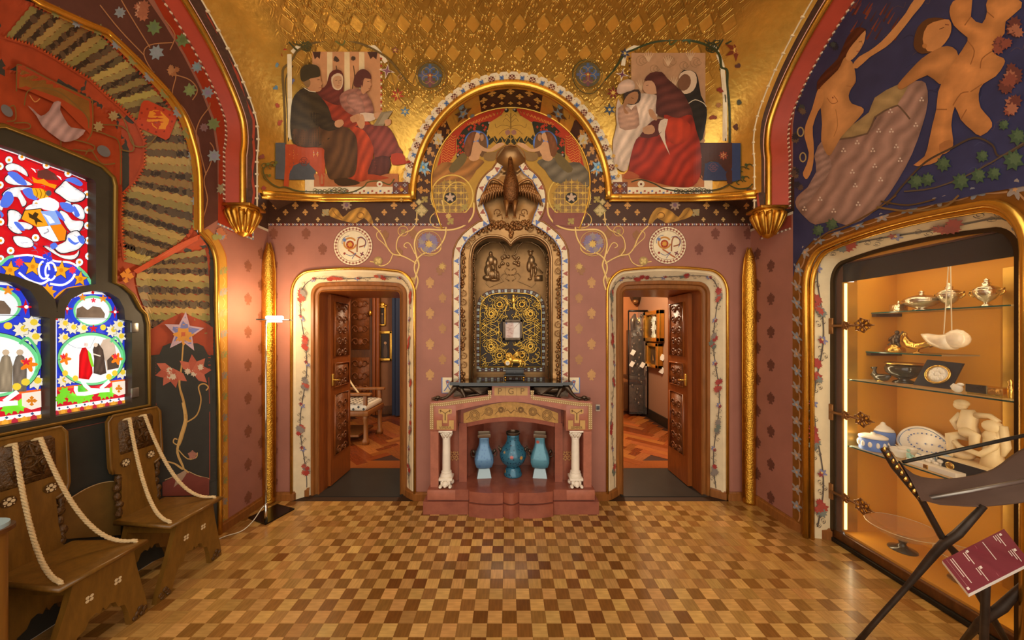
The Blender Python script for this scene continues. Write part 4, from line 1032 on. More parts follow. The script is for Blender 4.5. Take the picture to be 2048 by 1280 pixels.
def square_vase(px, mname, label):
    x, y, z = vx(px), 3.085, .208; t = thing('square_vase', label, 'vase', (x, y, z), 'enamelled vases in the hearth')
    R = Matrix.Rotation(math.radians(6 if px < 1000 else -6), 4, 'Z')
    def rot(mm): return mm.xf(Matrix.Translation((x, y, z)) @ R @ Matrix.Translation((-x, -y, -z)))
    m = MB(); m.lathe([(.058, .085), (.082, .105), (.094, .145), (.092, .185), (.075, .235), (.055, .28), (.047, .32), (.048, .36), (.054, .375)], (x, y, z), 32, square=.55); obj('body', rot(m), mname, t, 'all')
    m = MB(); m.lathe([(.056, .372), (.060, .378), (.060, .402), (.054, .404), (.052, .39)], (x, y, z), 32, square=.95); obj('rim', rot(m), mat('vase_metal', '#8a7a68', .3, .8), t, True)
    m = MB(); m.lathe([(.068, 0), (.066, .006), (.050, .082), (.056, .088)], (x, y, z), 32, square=.95); obj('foot', rot(m), mat('enamel_foot', '#9fb4bc', .3, .2), t, True)
    for sg in (-1, 1):
        m = MB(); m.tube([(x+sg*.078, y, z+.2), (x+sg*.1, y-.005, z+.235), (x+sg*.106, y-.005, z+.25)], [.012, .014, .006], 8); m.tube([(x+sg*.1+.022*math.cos(a), y-.004, z+.212+.03*math.sin(a)) for a in np.linspace(0, 6.28, 16)[:-1]], .006, 6, closed=True); obj('ring_handle', rot(m), 'bronze_dark', t, 'all')
square_vase(968, 'enamel_pale', 'square blue enamel vase, leftmost of three in the hearth')
square_vase(1080, 'enamel_multi', 'square turquoise enamel vase with red and yellow flowers, rightmost in the hearth')
x, y, z = vx(1026), 3.10, .208
t = thing('round_vase', 'round dark turquoise enamel vase with flared foot, middle of the hearth', 'vase', (x, y, z), 'enamelled vases in the hearth')
m = MB(); m.lathe([(.05, .085), (.08, .10), (.11, .135), (.128, .18), (.126, .215), (.105, .26), (.075, .295), (.06, .33), (.058, .37), (.062, .39)], (x, y, z), 32); obj('body', m, 'enamel_teal', t, 'all')
m = MB(); m.lathe([(.06, .385), (.066, .39), (.068, .41), (.062, .412), (.058, .395)], (x, y, z), 28); obj('rim', m, 'bronze_dark', t, True)
m = MB(); m.lathe([(.086, 0), (.088, .012), (.08, .03), (.074, .055), (.06, .075), (.052, .09)], (x, y, z), 32); obj('foot', m, 'enamel_teal', t, 'all')
for sg in (-1, 1):
    m = MB(); m.blob((x+sg*.118, y-.02, z+.25), (.018, .016, .02)); m.tube([(x+sg*.105, y-.01, z+.235), (x+sg*.135, y-.02, z+.265), (x+sg*.132, y-.02, z+.285)], [.014, .012, .004], 8); obj('handle', m, 'bronze_dark', t, 'all')
# wall switch beside the fireplace
sw = thing('light_switch', 'small grey light switch on the wall right of the fireplace', 'switch', (onY(1195, 0, YB).x, YB, onY(0, 820, YB).z))
m = MB(); p = onY(1195, 815, YB); m.box(p.x-.02, p.x+.022, YB-.012, YB, p.z-.032, p.z+.03, bev=.003); obj('plate', m, mat('switch_plate', '#b8ad9c', .4), sw, True)
m = MB(); m.box(p.x-.014, p.x+.015, YB-.017, YB-.01, p.z-.018, p.z+.018, bev=.002); obj('rocker', m, mat('switch_rocker', '#4a4a52', .4), sw, True)
# ================================================================ PAINTED DECORATION, END WALL AND VAULT
random.seed(11)
def TT(ox, oy, sc): return lambda pts: [(ox+x/sc, oy+y/sc) for x, y in pts]
RED, BLUE, CREAM, GOLDP = '#a63a2a', '#5a72a8', '#ecdcb8', '#cf9f3c'
def star_flower(P, x, y, r, c1, c2, n=6, rot=0):
    P.shape(radial(n, .2, .5), x, y, 2*r, rot, c1); P.shape(radial(n, .1, .28), x, y, 2*r, rot+.5, c2); P.dot(x, y, r*.22, '#e0b85a')
def leafy(P, x, y, r, cols, n=5):
    for i in range(n):
        a = random.uniform(0, 6.28); d = r*.55*random.random(); P.shape(LEAF, x+d*math.cos(a), y+d*math.sin(a), r*random.uniform(.8, 1.25), random.uniform(0, 6.28), random.choice(cols))
def knot(P, x, y, r, w, col, n=5):
    for i in range(n):
        a = i*6.28/n; P.stroke(ell(x+r*.35*math.cos(a), y+r*.35*math.sin(a), r*.55, r*.42, a*57, a*57+330, 22), w, col)
# ---- left mural: three seated readers
P = Paint(svault, .00006, .001, 6); T = TT(500, 0, 3.048)
P.stroke(T([(245, 850), (243, 600), (240, 330)]), 9, CREAM); P.stroke(T(smooth([(255, 320), (330, 255), (420, 232), (560, 222), (690, 250), (770, 300), (830, 380)], 4, False)), 8, CREAM)
P.poly(T([(380, 315), (790, 315), (805, 690), (380, 700)]), '#cb9161', grid=9, mott=.12)
for x in (470, 575, 665): P.poly(T([(x, 318), (x+32, 318), (x+36, 690), (x, 690)]), '#e6cb98')
for x in (505, 610): leafy(P, 500+(x+25)/3.048, 360/3.048, 9, ['#4a3524', '#6a4a2c'], 5); P.stroke(T([(x+20, 400), (x+28, 470), (x+14, 540), (x+30, 620)]), 2, '#6a4a2c', 3)
P.poly(T([(382, 316), (430, 316), (425, 360), (410, 345), (395, 362)]), '#4a2c20'); P.poly(T([(715, 316), (778, 316), (770, 362), (750, 345), (735, 360)]), '#4a2c20')
for i in range(16): P.shape(SQ, 500+800/3.048, (335+i*22)/3.048, 3.6, 0, '#b03a2a' if i % 2 else CREAM)
P.stroke(T(smooth([(215, 880), (212, 700), (205, 560), (200, 430), (235, 390), (265, 350), (290, 310), (370, 268), (470, 245), (570, 243), (680, 268), (770, 310), (850, 365), (920, 450), (960, 500)], 4, False)), [5]*6+[4]*4+[3], '#6d5526')
P.stroke(T([(235, 860), (225, 640), (218, 480), (262, 400)]), 2.2, '#57461f', 4)
for (x, y, r) in ((310, 235, 62), (265, 215, 40), (345, 285, 36)): knot(P, 500+x/3.048, y/3.048, r/3.048, 2., '#4d4a24')
P.stroke(T([(290, 310), (240, 260), (205, 200), (210, 155), (235, 150)]), 4, '#4d4a24', 4, taper=True); P.stroke(T([(230, 270), (195, 250), (178, 225)]), 4, '#4d4a24', taper=True)
P.stroke(T([(520, 250), (560, 275), (578, 250), (560, 230)]), 2.5, '#6a6a2e', 4)
P.shape(LEAF, 500+770/3.048, 192/3.048, 40, .1, CREAM); P.shape(LEAF, 500+770/3.048, 195/3.048, 31, .1, '#5d7a3a'); P.shape(STAR4, 500+835/3.048, 432/3.048, 34, .2, CREAM); P.shape(STAR4, 500+835/3.048, 432/3.048, 25, .2, '#8a5a6a')
star_flower(P, 500+172/3.048, 292/3.048, 20, '#a83a1e', '#d98a2c', 7); star_flower(P, 500+900/3.048, 580/3.048, 15, '#b5442a', '#e0a040', 7); star_flower(P, 500+480/3.048, 222/3.048, 9, '#8a4a4a', '#c0a090', 6)
star_flower(P, 500+885/3.048, 305/3.048, 8, '#8a4a3a', '#d0a060', 5); star_flower(P, 500+945/3.048, 680/3.048, 11, '#5f7f96', '#9ab0b8', 6)
for x, y, c in ((160, 390, '#5f7f9a'), (158, 530, '#5f7f9a'), (165, 640, '#a85038'), (180, 745, '#a85038'), (252, 498, '#6a6f9a'), (75, 960, '#8a4a3a'), (90, 1145, '#a04a38')): leafy(P, 500+x/3.048, y/3.048, 8, [c, vary(lin(c), .2)], 4)
def roundel(P, x, y):
    P.stroke(ell(x, y, 29, n=30), 1.2, '#7a6a30', closed=True); P.dot(x, y, 25, '#5c5338', 24)
    for i in range(4): a = i*math.pi/2+.0; P.shape(TREF, x+13*math.cos(a), y+13*math.sin(a), 21, a+math.pi/2, ['#4a6086', '#7a4a52', '#5a6080', '#4a6086'][i])
    for i in range(4): a = i*math.pi/2+.78; P.stroke(ell(x+11*math.cos(a), y+11*math.sin(a), 8, n=14), 1, '#a88a3a', closed=True)
    star_flower(P, x, y, 8, '#8f3a30', '#c9a040', 5)
roundel(P, 860, 151)
P.stroke(T([(960, 500), (990, 520), (1000, 480), (1040, 400), (1090, 370), (1150, 385), (1195, 440), (1190, 520), (1120, 570)]), 1.6, '#7a5a28', 4); P.stroke(T([(920, 450), (900, 470), (915, 490), (935, 470)]), 1.6, '#b08a5a', 4)
P.stroke(T([(840, 380), (905, 590), (960, 640), (1000, 600)]), 1.2, '#8a6a2a', 4)
# bench and floor
P.poly(T([(335, 1095), (905, 1095), (905, 1190), (335, 1190)]), CREAM)
for i in range(22):
    x = 345+i*25; P.shape(CROSS, 500+x/3.048, (1165+10*(i % 2))/3.048, 6, .785, BLUE if i % 3 == 0 else '#b0503a')
P.poly(T([(155, 870), (215, 870), (215, 1095), (155, 1090)]), '#57595c'); P.poly(T([(230, 960), (400, 960), (400, 1095), (230, 1095)]), '#4f5258')
P.poly(T([(390, 1058), (905, 1058), (905, 1138), (390, 1138)]), '#b66f42', grid=8, mott=.1)
P.poly(T([(215, 880), (460, 880), (455, 1135), (425, 1135), (410, 1050), (360, 1000), (310, 990), (265, 1010), (240, 1060), (235, 1140), (205, 1140), (215, 1000)]), '#b7481f', grid=8, mott=.12)
for x, y in ((262, 940), (402, 938)): P.shape(FLOW8, 500+x/3.048, y/3.048, 20, 0, '#d98a3a'); P.shape(STAR6, 500+x/3.048, y/3.048, 14, 0, '#c9d0c8'); P.dot(500+x/3.048, y/3.048, 2.4, '#a83a1e')
knot(P, 500+330/3.048, 985/3.048, 11, 1.1, '#7a2a18', 4)
P.stroke(T([(110, 1000), (80, 1040), (110, 1100), (170, 1140), (220, 1140), (300, 1165), (450, 1170), (600, 1175), (690, 1140), (720, 1110), (790, 1105), (850, 1125), (880, 1090)]), 2.6, '#5a5426', 4)
for i in range(7): knot(P, 500+(400+30*i)/3.048, (1165+6*math.sin(i))/3.048, 7, 1.1, '#5a5426', 3)
for x, y in ((90, 1010), (130, 1015), (100, 1080), (140, 1000)): P.stroke(ell(500+x/3.048, y/3.048, 6, 5, 0, 270, 12), 1.6, '#5a5426'); P.shape(LEAF, 500+(x+20)/3.048, (y-10)/3.048, 8, x, '#6a6a2e')
P.dot(500+790/3.048, 1122/3.048, 6, '#ece0c0', 12); P.dot(500+790/3.048, 1122/3.048, 2.5, '#a83a2a', 8)
def tile(P, x, y, w, h):
    P.poly([(x, y), (x+w, y), (x+w, y+h), (x, y+h)], '#6e4038')
    for i in (0, 1):
        for j in (0, 1): P.shape(FLOW4, x+w*(.22+.56*i), y+h*(.22+.56*j), 9, 0, '#a9b0b8'); P.dot(x+w*(.22+.56*i), y+h*(.22+.56*j), 1.4, '#6e4038')
    P.shape(CROSS, x+w/2, y+h/2, 13, 0, '#b0653a')
tile(P, 785.5, 364, 31, 27)
# figures
SK = '#c9946a'
fd = dict(grid=5)
P.poly(T([(500, 640), (640, 680), (760, 790), (756, 900), (745, 1000), (732, 1090), (600, 1102), (640, 1000), (640, 830)]), '#b5431f', 3, fold=(20, 16, .28), **fd)
P.poly(T([(720, 760), (830, 768), (880, 830), (905, 890), (930, 935), (850, 955), (790, 960), (758, 1050), (752, 900), (700, 800), (640, 770)]), '#8a4034', 3, fold=(35, 15, .25), **fd)
P.poly(T([(760, 960), (850, 955), (842, 1055), (720, 1075), (735, 1000)]), '#5a2c24', 2, fold=(10, 12, .2), **fd)
P.poly(T([(862, 940), (928, 935), (950, 970), (985, 988), (930, 1000), (866, 1002)]), '#b53d1f', 2); P.poly(T([(720, 1062), (800, 1072), (850, 1086), (730, 1098)]), '#a8421f', 2)
P.poly(T([(400, 565), (450, 535), (545, 610), (560, 670), (640, 690), (655, 745), (620, 775), (540, 770), (470, 680)]), '#98381f', 2, fold=(50, 14, .25), **fd)
P.poly(T([(468, 510), (485, 448), (520, 424), (556, 432), (570, 470), (570, 540), (556, 620), (540, 642), (480, 624), (398, 566), (440, 540)]), '#6b2f24', 2, fold=(60, 12, .2), **fd)
P.poly(T([(497, 470), (530, 446), (560, 455), (568, 485), (562, 530), (540, 550), (510, 540), (498, 510)]), '#d9bd98', 2); P.poly(T([(505, 480), (530, 462), (556, 468), (562, 500), (553, 530), (535, 542), (512, 525)]), '#c9986e', 2)
P.stroke(T([(520, 492), (532, 489)]), 1, '#5a3420'); P.stroke(T([(545, 490), (556, 490)]), 1, '#5a3420'); P.stroke(T([(541, 492), (543, 508), (538, 511)]), .8, '#8a5a3a'); P.stroke(T([(530, 523), (546, 522)]), 1, '#9a4a38')
P.poly(T([(545, 590), (580, 555), (630, 540), (680, 545), (720, 580), (745, 630), (752, 690), (700, 712), (640, 705), (600, 690), (560, 650)]), '#a06a58', 2, fold=(70, 13, .3), **fd)
P.poly(T([(640, 560), (690, 620), (700, 690), (680, 720), (650, 690), (600, 640), (590, 590)]), '#ab7866', 2, fold=(110, 11, .25), **fd)
P.poly(T([(670, 690), (740, 690), (765, 700), (760, 730), (700, 740)]), '#d9c0a6', 2)
P.poly(T([(640, 700), (690, 700), (700, 760), (685, 785), (660, 770)]), SK, 2); P.poly(T([(610, 715), (655, 698), (668, 730), (625, 748)]), '#c08a60', 2)
P.poly(T([(755, 690), (800, 688), (795, 715), (765, 725)]), SK, 2)
P.poly(T([(800, 684), (872, 674), (812, 768), (752, 766)]), '#8d7c5c'); P.poly(T([(820, 690), (864, 684), (812, 758), (780, 758)]), '#a39272')
P.poly(T([(820, 735), (855, 725), (858, 755), (830, 768)]), SK, 2)
P.poly(T([(686, 478), (715, 468), (736, 482), (734, 500), (742, 518), (734, 526), (732, 545), (712, 558), (690, 575), (676, 545)]), '#c48c62', 2)
P.poly(T([(632, 520), (640, 460), (672, 424), (706, 424), (732, 448), (738, 482), (700, 476), (690, 500), (684, 530), (655, 530)]), '#5c2e26', 2, mott=.15, **fd)
P.stroke(T([(714, 496), (728, 495)]), 1, '#4a2a1a'); P.stroke(T([(722, 540), (734, 539)]), .9, '#8a4030')
P.poly(T([(330, 535), (285, 565), (258, 610), (248, 690), (245, 780), (255, 850), (285, 885), (380, 895), (440, 880), (500, 830), (540, 790), (520, 765), (500, 730), (478, 655), (430, 590), (385, 552)]), '#41341f', 2, fold=(120, 20, .3), **fd)
P.poly(T([(260, 790), (330, 790), (430, 770), (540, 765), (610, 790), (648, 840), (655, 950), (640, 1060), (590, 1085), (500, 1095), (470, 1060), (452, 960), (440, 900), (290, 890)]), '#5e3e22', 3, fold=(25, 22, .3), **fd)
P.poly(T([(360, 690), (420, 690), (520, 740), (560, 735), (572, 760), (540, 780), (480, 800), (400, 760)]), '#3a2e1c', 2, fold=(70, 12, .25), **fd)
P.poly(T([(520, 738), (560, 728), (572, 755), (545, 778), (518, 768)]), SK, 2)
P.poly(T([(510, 1095), (590, 1085), (672, 1115), (600, 1132), (540, 1130)]), '#40290f', 2)
P.poly(T([(350, 480), (425, 462), (432, 490), (442, 512), (434, 520), (436, 545), (410, 560), (365, 552), (338, 520)]), '#c18a5e', 2); P.poly(T([(325, 492), (362, 484), (368, 515), (350, 535), (328, 512)]), '#8c6c44', 2)
P.poly(T([(310, 486), (306, 430), (335, 396), (390, 393), (420, 410), (428, 448), (422, 468), (370, 478), (330, 498)]), '#40361f', 2, mott=.2, **fd)
P.stroke(T([(330, 535), (365, 556), (400, 560)]), 1.6, '#e0d0b0'); P.stroke(T([(410, 486), (424, 484)]), 1, '#4a2a1a'); P.stroke(T([(418, 536), (434, 534)]), .9, '#8a4030')
mural1 = P.build('mural_seated_readers', ceiling, 'paint', 'mural of three robed seated figures holding a book')
# ---- right mural: three veiled figures
P = Paint(svault, .00006, .001, 6); T = TT(1000, 0, 3.048)
P.stroke(T([(1370, 860), (1372, 600), (1355, 400), (1330, 330)]), 9, CREAM); P.stroke(T(smooth([(1330, 320), (1260, 250), (1100, 225), (950, 240), (850, 275), (770, 320), (750, 400)], 4, False)), 8, CREAM)
P.poly(T([(800, 322), (1252, 322), (1252, 870), (800, 870)]), '#bd9068', grid=9, mott=.12)
for (x, y, r) in ((860, 370, 30), (1030, 375, 36), (1190, 380, 30), (940, 420, 24), (1120, 400, 24)):
    for k in range(3): P.stroke(ell(1000+(x+12*k)/3.048, y/3.048, (r-8*k)/3.048, None, 40*k, 40*k+290, 18), 1.3, '#a07a54')
for (x, y) in ((905, 345), (1025, 370), (1160, 340), (1060, 500), (860, 520)):
    for q in range(5): a = -1.57+(q-2)*.45; P.stroke(T([(x, y+30), (x+24*math.cos(a), y+20*math.sin(a)+10), (x+40*math.cos(a), y+36*math.sin(a))]), 3, '#d9b48a', 3, taper=True)
for i in range(20): P.shape(SQ, 1000+790/3.048, (335+i*22)/3.048, 3.6, 0, '#4a2c20' if i % 2 else '#b48a5a')
P.stroke(T(smooth([(1400, 870), (1398, 650), (1385, 520), (1385, 430), (1350, 410), (1335, 330), (1260, 275), (1150, 245), (1050, 243), (920, 262), (810, 305), (760, 330), (700, 420), (640, 490)], 4, False)), [5]*6+[4]*4+[3], '#38401f')
P.stroke(T([(1375, 860), (1378, 640), (1355, 470), (1340, 420)]), 2.2, '#3a3a1c', 4)
for (x, y, r) in ((1300, 220, 66), (1345, 195, 44), (1290, 290, 40)): knot(P, 1000+x/3.048, y/3.048, r/3.048, 2., '#36391c')
P.stroke(T([(1320, 310), (1360, 240), (1390, 190), (1400, 150)]), 4, '#36391c', 4, taper=True); P.stroke(T([(1375, 270), (1410, 250), (1440, 235)]), 4, '#36391c', taper=True)
P.stroke(T([(1080, 245), (1040, 275), (1035, 235), (1070, 225)]), 2.5, '#4a5a2e', 4)
P.shape(STAR5, 1000+1145/3.048, 230/3.048, 30, .3, '#3d5232'); P.shape(LEAF, 1000+790/3.048, 190/3.048, 30, -.1, '#3a4420'); P.shape(STAR4, 1000+745/3.048, 455/3.048, 28, .2, CREAM); P.shape(STAR4, 1000+745/3.048, 455/3.048, 20, .2, '#6a3a4a')
star_flower(P, 1000+1438/3.048, 305/3.048, 24, '#7a3416', '#a86a2c', 6); star_flower(P, 1000+690/3.048, 565/3.048, 14, '#7d2a1c', '#d0a040', 7); star_flower(P, 1000+668/3.048, 668/3.048, 13, '#3a4a5c', '#5a6a72', 6); star_flower(P, 1000+762/3.048, 325/3.048, 11, '#3a3a52', '#9a9a90', 6)
for x, y, c in ((1452, 405, '#5a3526'), (1460, 620, '#4a4a3a'), (1440, 770, '#5a3020'), (1340, 545, '#8a3020'), (1330, 640, '#a87040'), (1300, 720, '#8a4020'), (1440, 1075, '#b09a60'), (1515, 1160, '#5a3a2c')): leafy(P, 1000+x/3.048, y/3.048, 9, [c, vary(lin(c), .2)], 4)
roundel(P, 1176, 149)
P.stroke(T([(640, 490), (600, 540), (560, 570), (500, 560), (450, 500), (445, 430), (480, 380), (530, 360)]), 1.6, '#4a4420', 4)
for x, y in ((1480, 1030), (1520, 1015), (1500, 1090), (1460, 1110)): P.stroke(ell(1000+x/3.048, y/3.048, 6, 5, 0, 270, 12), 1.8, '#38401f'); P.shape(LEAF, 1000+(x-20)/3.048, (y-10)/3.048, 8, x, '#3a4a2e')
P.poly(T([(690, 1060), (1295, 1100), (1295, 1192), (690, 1192)]), CREAM)
for i in range(22): P.shape(CROSS, 1000+(790+i*23)/3.048, (1165+10*(i % 2))/3.048, 6, .785, BLUE if i % 3 == 0 else '#b0503a')
P.poly(T([(740, 1060), (1245, 1060), (1245, 1140), (750, 1140)]), '#b3703f', grid=8, mott=.1)
P.poly(T([(1408, 872), (1466, 872), (1466, 1095), (1408, 1110)]), '#2e3f66'); P.poly(T([(1235, 985), (1390, 985), (1390, 1100), (1235, 1100)]), '#2e3a5c')
P.poly(T([(1165, 870), (1415, 870), (1415, 1118), (1385, 1118), (1372, 1040), (1330, 990), (1290, 980), (1250, 1000), (1240, 1100), (1200, 1060)]), '#47261f', grid=8, mott=.15)
for x, y in ((1215, 952), (1362, 948)): P.shape(FLOW8, 1000+x/3.048, y/3.048, 19, 0, '#8a3a2a'); P.shape(STAR6, 1000+x/3.048, y/3.048, 15, 0, '#c98a5a'); P.dot(1000+x/3.048, y/3.048, 2.4, '#5a1f18')
knot(P, 1000+1300/3.048, 1020/3.048, 11, 1.1, '#6a4a5a', 4)
P.stroke(T([(1400, 1120), (1340, 1150), (1240, 1165), (1100, 1165), (1000, 1150), (940, 1120), (860, 1095), (800, 1110)]), 2.6, '#3a3a24', 4); P.stroke(T([(1400, 1130), (1450, 1150), (1510, 1145), (1540, 1120)]), 2.4, '#38401f', 4)
for i in range(8): knot(P, 1000+(1080+28*i)/3.048, (1165+6*math.sin(i))/3.048, 7, 1.1, '#3a3a24', 3)
P.dot(1000+860/3.048, 1122/3.048, 7, '#e0cfae', 12); P.dot(1000+860/3.048, 1122/3.048, 2.5, '#6a3a2a', 8)
tile(P, 1226, 364, 29, 28)
P.poly(T([(1100, 445), (1150, 428), (1195, 445), (1212, 500), (1225, 580), (1255, 640), (1262, 700), (1245, 800), (1220, 860), (1160, 700), (1115, 600)]), '#26221c', 2, fold=(70, 16, .25), **fd)
P.poly(T([(1090, 470), (1120, 435), (1160, 430), (1192, 450), (1200, 500), (1180, 550), (1140, 572), (1110, 560)]), '#d9bd9c', 2); P.poly(T([(1092, 480), (1125, 450), (1158, 468), (1162, 510), (1140, 545), (1105, 552), (1086, 515)]), '#7a5238', 2)
P.stroke(T([(1150, 630), (1190, 608), (1240, 628), (1258, 652)]), 1.6, '#cfc0a4', 3)
P.poly(T([(720, 600), (740, 640), (770, 620), (850, 570), (955, 580), (952, 640), (960, 705), (930, 750), (880, 790), (850, 830), (820, 870), (795, 960), (775, 1035), (740, 1042), (700, 1005), (688, 940), (690, 850), (712, 760), (705, 690)]), '#d9bfa6', 2, fold=(25, 14, .22), **fd)
P.poly(T([(720, 660), (770, 640), (800, 670), (830, 640), (850, 760), (800, 790), (730, 780)]), '#b98f74', 2, fold=(70, 10, .2), **fd)
P.poly(T([(880, 500), (930, 488), (958, 520), (955, 570), (900, 572), (872, 545)]), '#c59570', 2); P.stroke(T([(890, 522), (905, 518)]), 1, '#5a3420')
P.poly(T([(880, 490), (915, 445), (985, 438), (1020, 478), (1110, 560), (1150, 630), (1175, 690), (1165, 740), (1080, 740), (1000, 715), (950, 690), (955, 600), (950, 530), (925, 492)]), '#5e2f26', 2, fold=(55, 22, .28), **fd)
P.poly(T([(1000, 700), (1080, 720), (1165, 700), (1195, 790), (1222, 890), (1225, 1050), (1180, 1132), (1080, 1140), (960, 1115), (850, 1085), (760, 1075), (785, 1030), (795, 960), (830, 850), (880, 830), (950, 830), (1010, 790)]), '#9d2c17', 3, fold=(40, 24, .32), **fd)
P.poly(T([(1010, 730), (1100, 720), (1160, 760), (1150, 850), (1080, 880), (1020, 850)]), '#b83a1c', 2, fold=(20, 20, .15), **fd)
P.poly(T([(930, 735), (1000, 725), (1010, 760), (960, 830), (860, 838), (875, 795)]), '#5a261c', 2); P.poly(T([(978, 735), (1024, 726), (1006, 800), (1010, 870), (1036, 945), (985, 845), (965, 790)]), '#dcc6ae', 2)
P.poly(T([(870, 780), (925, 760), (945, 790), (930, 815), (880, 815)]), '#bf8d64', 2); P.poly(T([(905, 670), (930, 668), (958, 720), (950, 735), (915, 710)]), '#bf8d64', 2)
P.poly(T([(760, 560), (845, 545), (858, 590), (845, 625), (800, 640), (760, 620)]), '#3c2c22', 2); P.poly(T([(770, 590), (800, 565), (838, 560), (842, 598), (820, 634), (780, 632), (762, 660), (785, 690), (760, 690), (750, 640)]), '#a9774e', 2)
P.poly(T([(712, 560), (722, 515), (760, 486), (800, 485), (822, 512), (818, 545), (775, 560), (735, 575)]), '#cfae94', 2, fold=(90, 8, .12), **fd); P.stroke(T([(800, 596), (815, 600)]), 1, '#4a2a1a')
P.poly(T([(750, 1082), (780, 1042), (830, 1060), (850, 1080), (790, 1092)]), '#a8532f', 2)
P.build('mural_veiled_figures', ceiling, 'paint', 'mural of a man in white leaning on hooded red-robed figures')
# ---- cream border around the central arch, on the vault
P = Paint(svault, .00015)
A0 = ell(1021.5, 400, 200, 235, 180, 0, 90); A1 = ell(1021.5, 400, 219, 257, 180, 0, 90)
P.m.strip([svault(x, y, .001) for x, y in A0], [svault(x, y, .001) for x, y in A1], CREAM)
mid = ell(1021.5, 400, 208.5, 245, 180, 0, 240)
for i, (x, y, a) in enumerate(along(mid, 20.6, start=9)):
    if i % 2 == 0: P.shape(CROSS, x, y, 12, a+.785, '#5f7fae'); P.shape(SQ, x, y, 3.5, a, '#3f5f95')
    else: P.shape(radial(8, .36, .5), x, y, 15, a, '#6a2e26'); P.shape(FLOW4, x, y, 11, a, '#e3cfa6'); P.shape(STAR4, x, y, 8, a, '#8a2a22')
for i, (x, y, a) in enumerate(along(mid, 6.9, start=3)):
    for s2 in (-5.2, 5.2): P.dot(x-s2*math.sin(a), y+s2*math.cos(a), .9, '#a8322a' if i % 2 else '#7a4a2a', 5)
for i, (x, y, a) in enumerate(along(A1, 20.6, start=0)): P.shape(SQ, x, y, 6, a+.785, '#c9983c')
P.build('arch_border', ceiling, 'paint', 'cream border with red and blue stars')
# ---- soffit of the arch: gold crosses on brown, gold patches, blue flowers
P = Paint(lambda u, v, o: ssoff(u, v, o), .0003, .001)
for t0, t1 in ((.262, .392), (.608, .738)):
    V = [(t, k) for t in np.linspace(t0, t1, 12) for k in (0, 1)]
    P.m.add([ssoff(t, k, .004) for t, k in V], [(2*i, 2*i+1, 2*i+3, 2*i+2) for i in range(11)], '#d2a03c')
gp_ = P; P2 = Paint(lambda u, v, o: ssoff(u, v, o), .0003, .002)
SHS = 1/13.
def sshape(P, outline, t, k, r, col, rot=0.):
    """r in metres, laid square on the soffit"""
    p = ssoff(t, k); pu = (ssoff(min(t+.01, 1), k)-ssoff(max(t-.01, 0), k)).normalized(); pv = (ssoff(t, min(k+.1, 1))-ssoff(t, max(k-.1, 0))).normalized()
    n_ = pu.cross(pv); n_ = n_ if n_.dot(CAMP-p) > 0 else -n_; ca, sa = math.cos(rot), math.sin(rot); P.k += 1
    Q = [(u*r*ca-v*r*sa, u*r*sa+v*r*ca) for u, v in outline]; tt = tessellate_polygon([[Vector((a, b, 0)) for a, b in Q]])
    P.m.add([p+pu*a+pv*b+n_*(.006+P.k*.00008) for a, b in Q], [tuple(f) for f in tt], lin(col) if isinstance(col, str) else col)
for i in range(31):
    t = .03+i*.0313
    if .25 < t < .40 or .6 < t < .75: continue
    cr = '#dcb25c' if .36 < t < .64 else '#c1873f'
    sshape(P2, CROSS, t, .22 if i % 2 else .42, .085, cr, random.uniform(-.15, .15)); sshape(P2, CROSS, t, .75 if i % 2 else .72, .055, cr)
for t in (.10, .90):
    sshape(P2, STAR6, t, .4, .16, '#8fb6cc'); sshape(P2, STAR6, t, .4, .1, '#5f93b5', .5); sshape(P2, STAR8, t, .4, .035, '#d9b040')
for t in (.205, .795): sshape(P2, LEAF, t, .55, .13, '#cdbfa0'); sshape(P2, STAR6, t, .6, .07, '#d9b860')
for t in (.325, .675):
    sshape(P2, STAR5, t, .55, .19, '#5e4428', .3); sshape(P2, STAR5, t, .55, .12, '#7f99a5', .9); sshape(P2, LEAF, t, .2, .07, '#7fa0b0', 1.); sshape(P2, LEAF, t+.03 if t < .5 else t-.03, .9, .06, '#7fa0b0', 2); sshape(P2, STAR8, t, .55, .04, '#c9a050')
P.build('soffit_gold_patch', wall_back, mat('gilt_paint', '#d6a644', .35, .35, var=.15)); P2.build('soffit_crosses', wall_back, 'paint', 'gold crosses on brown')
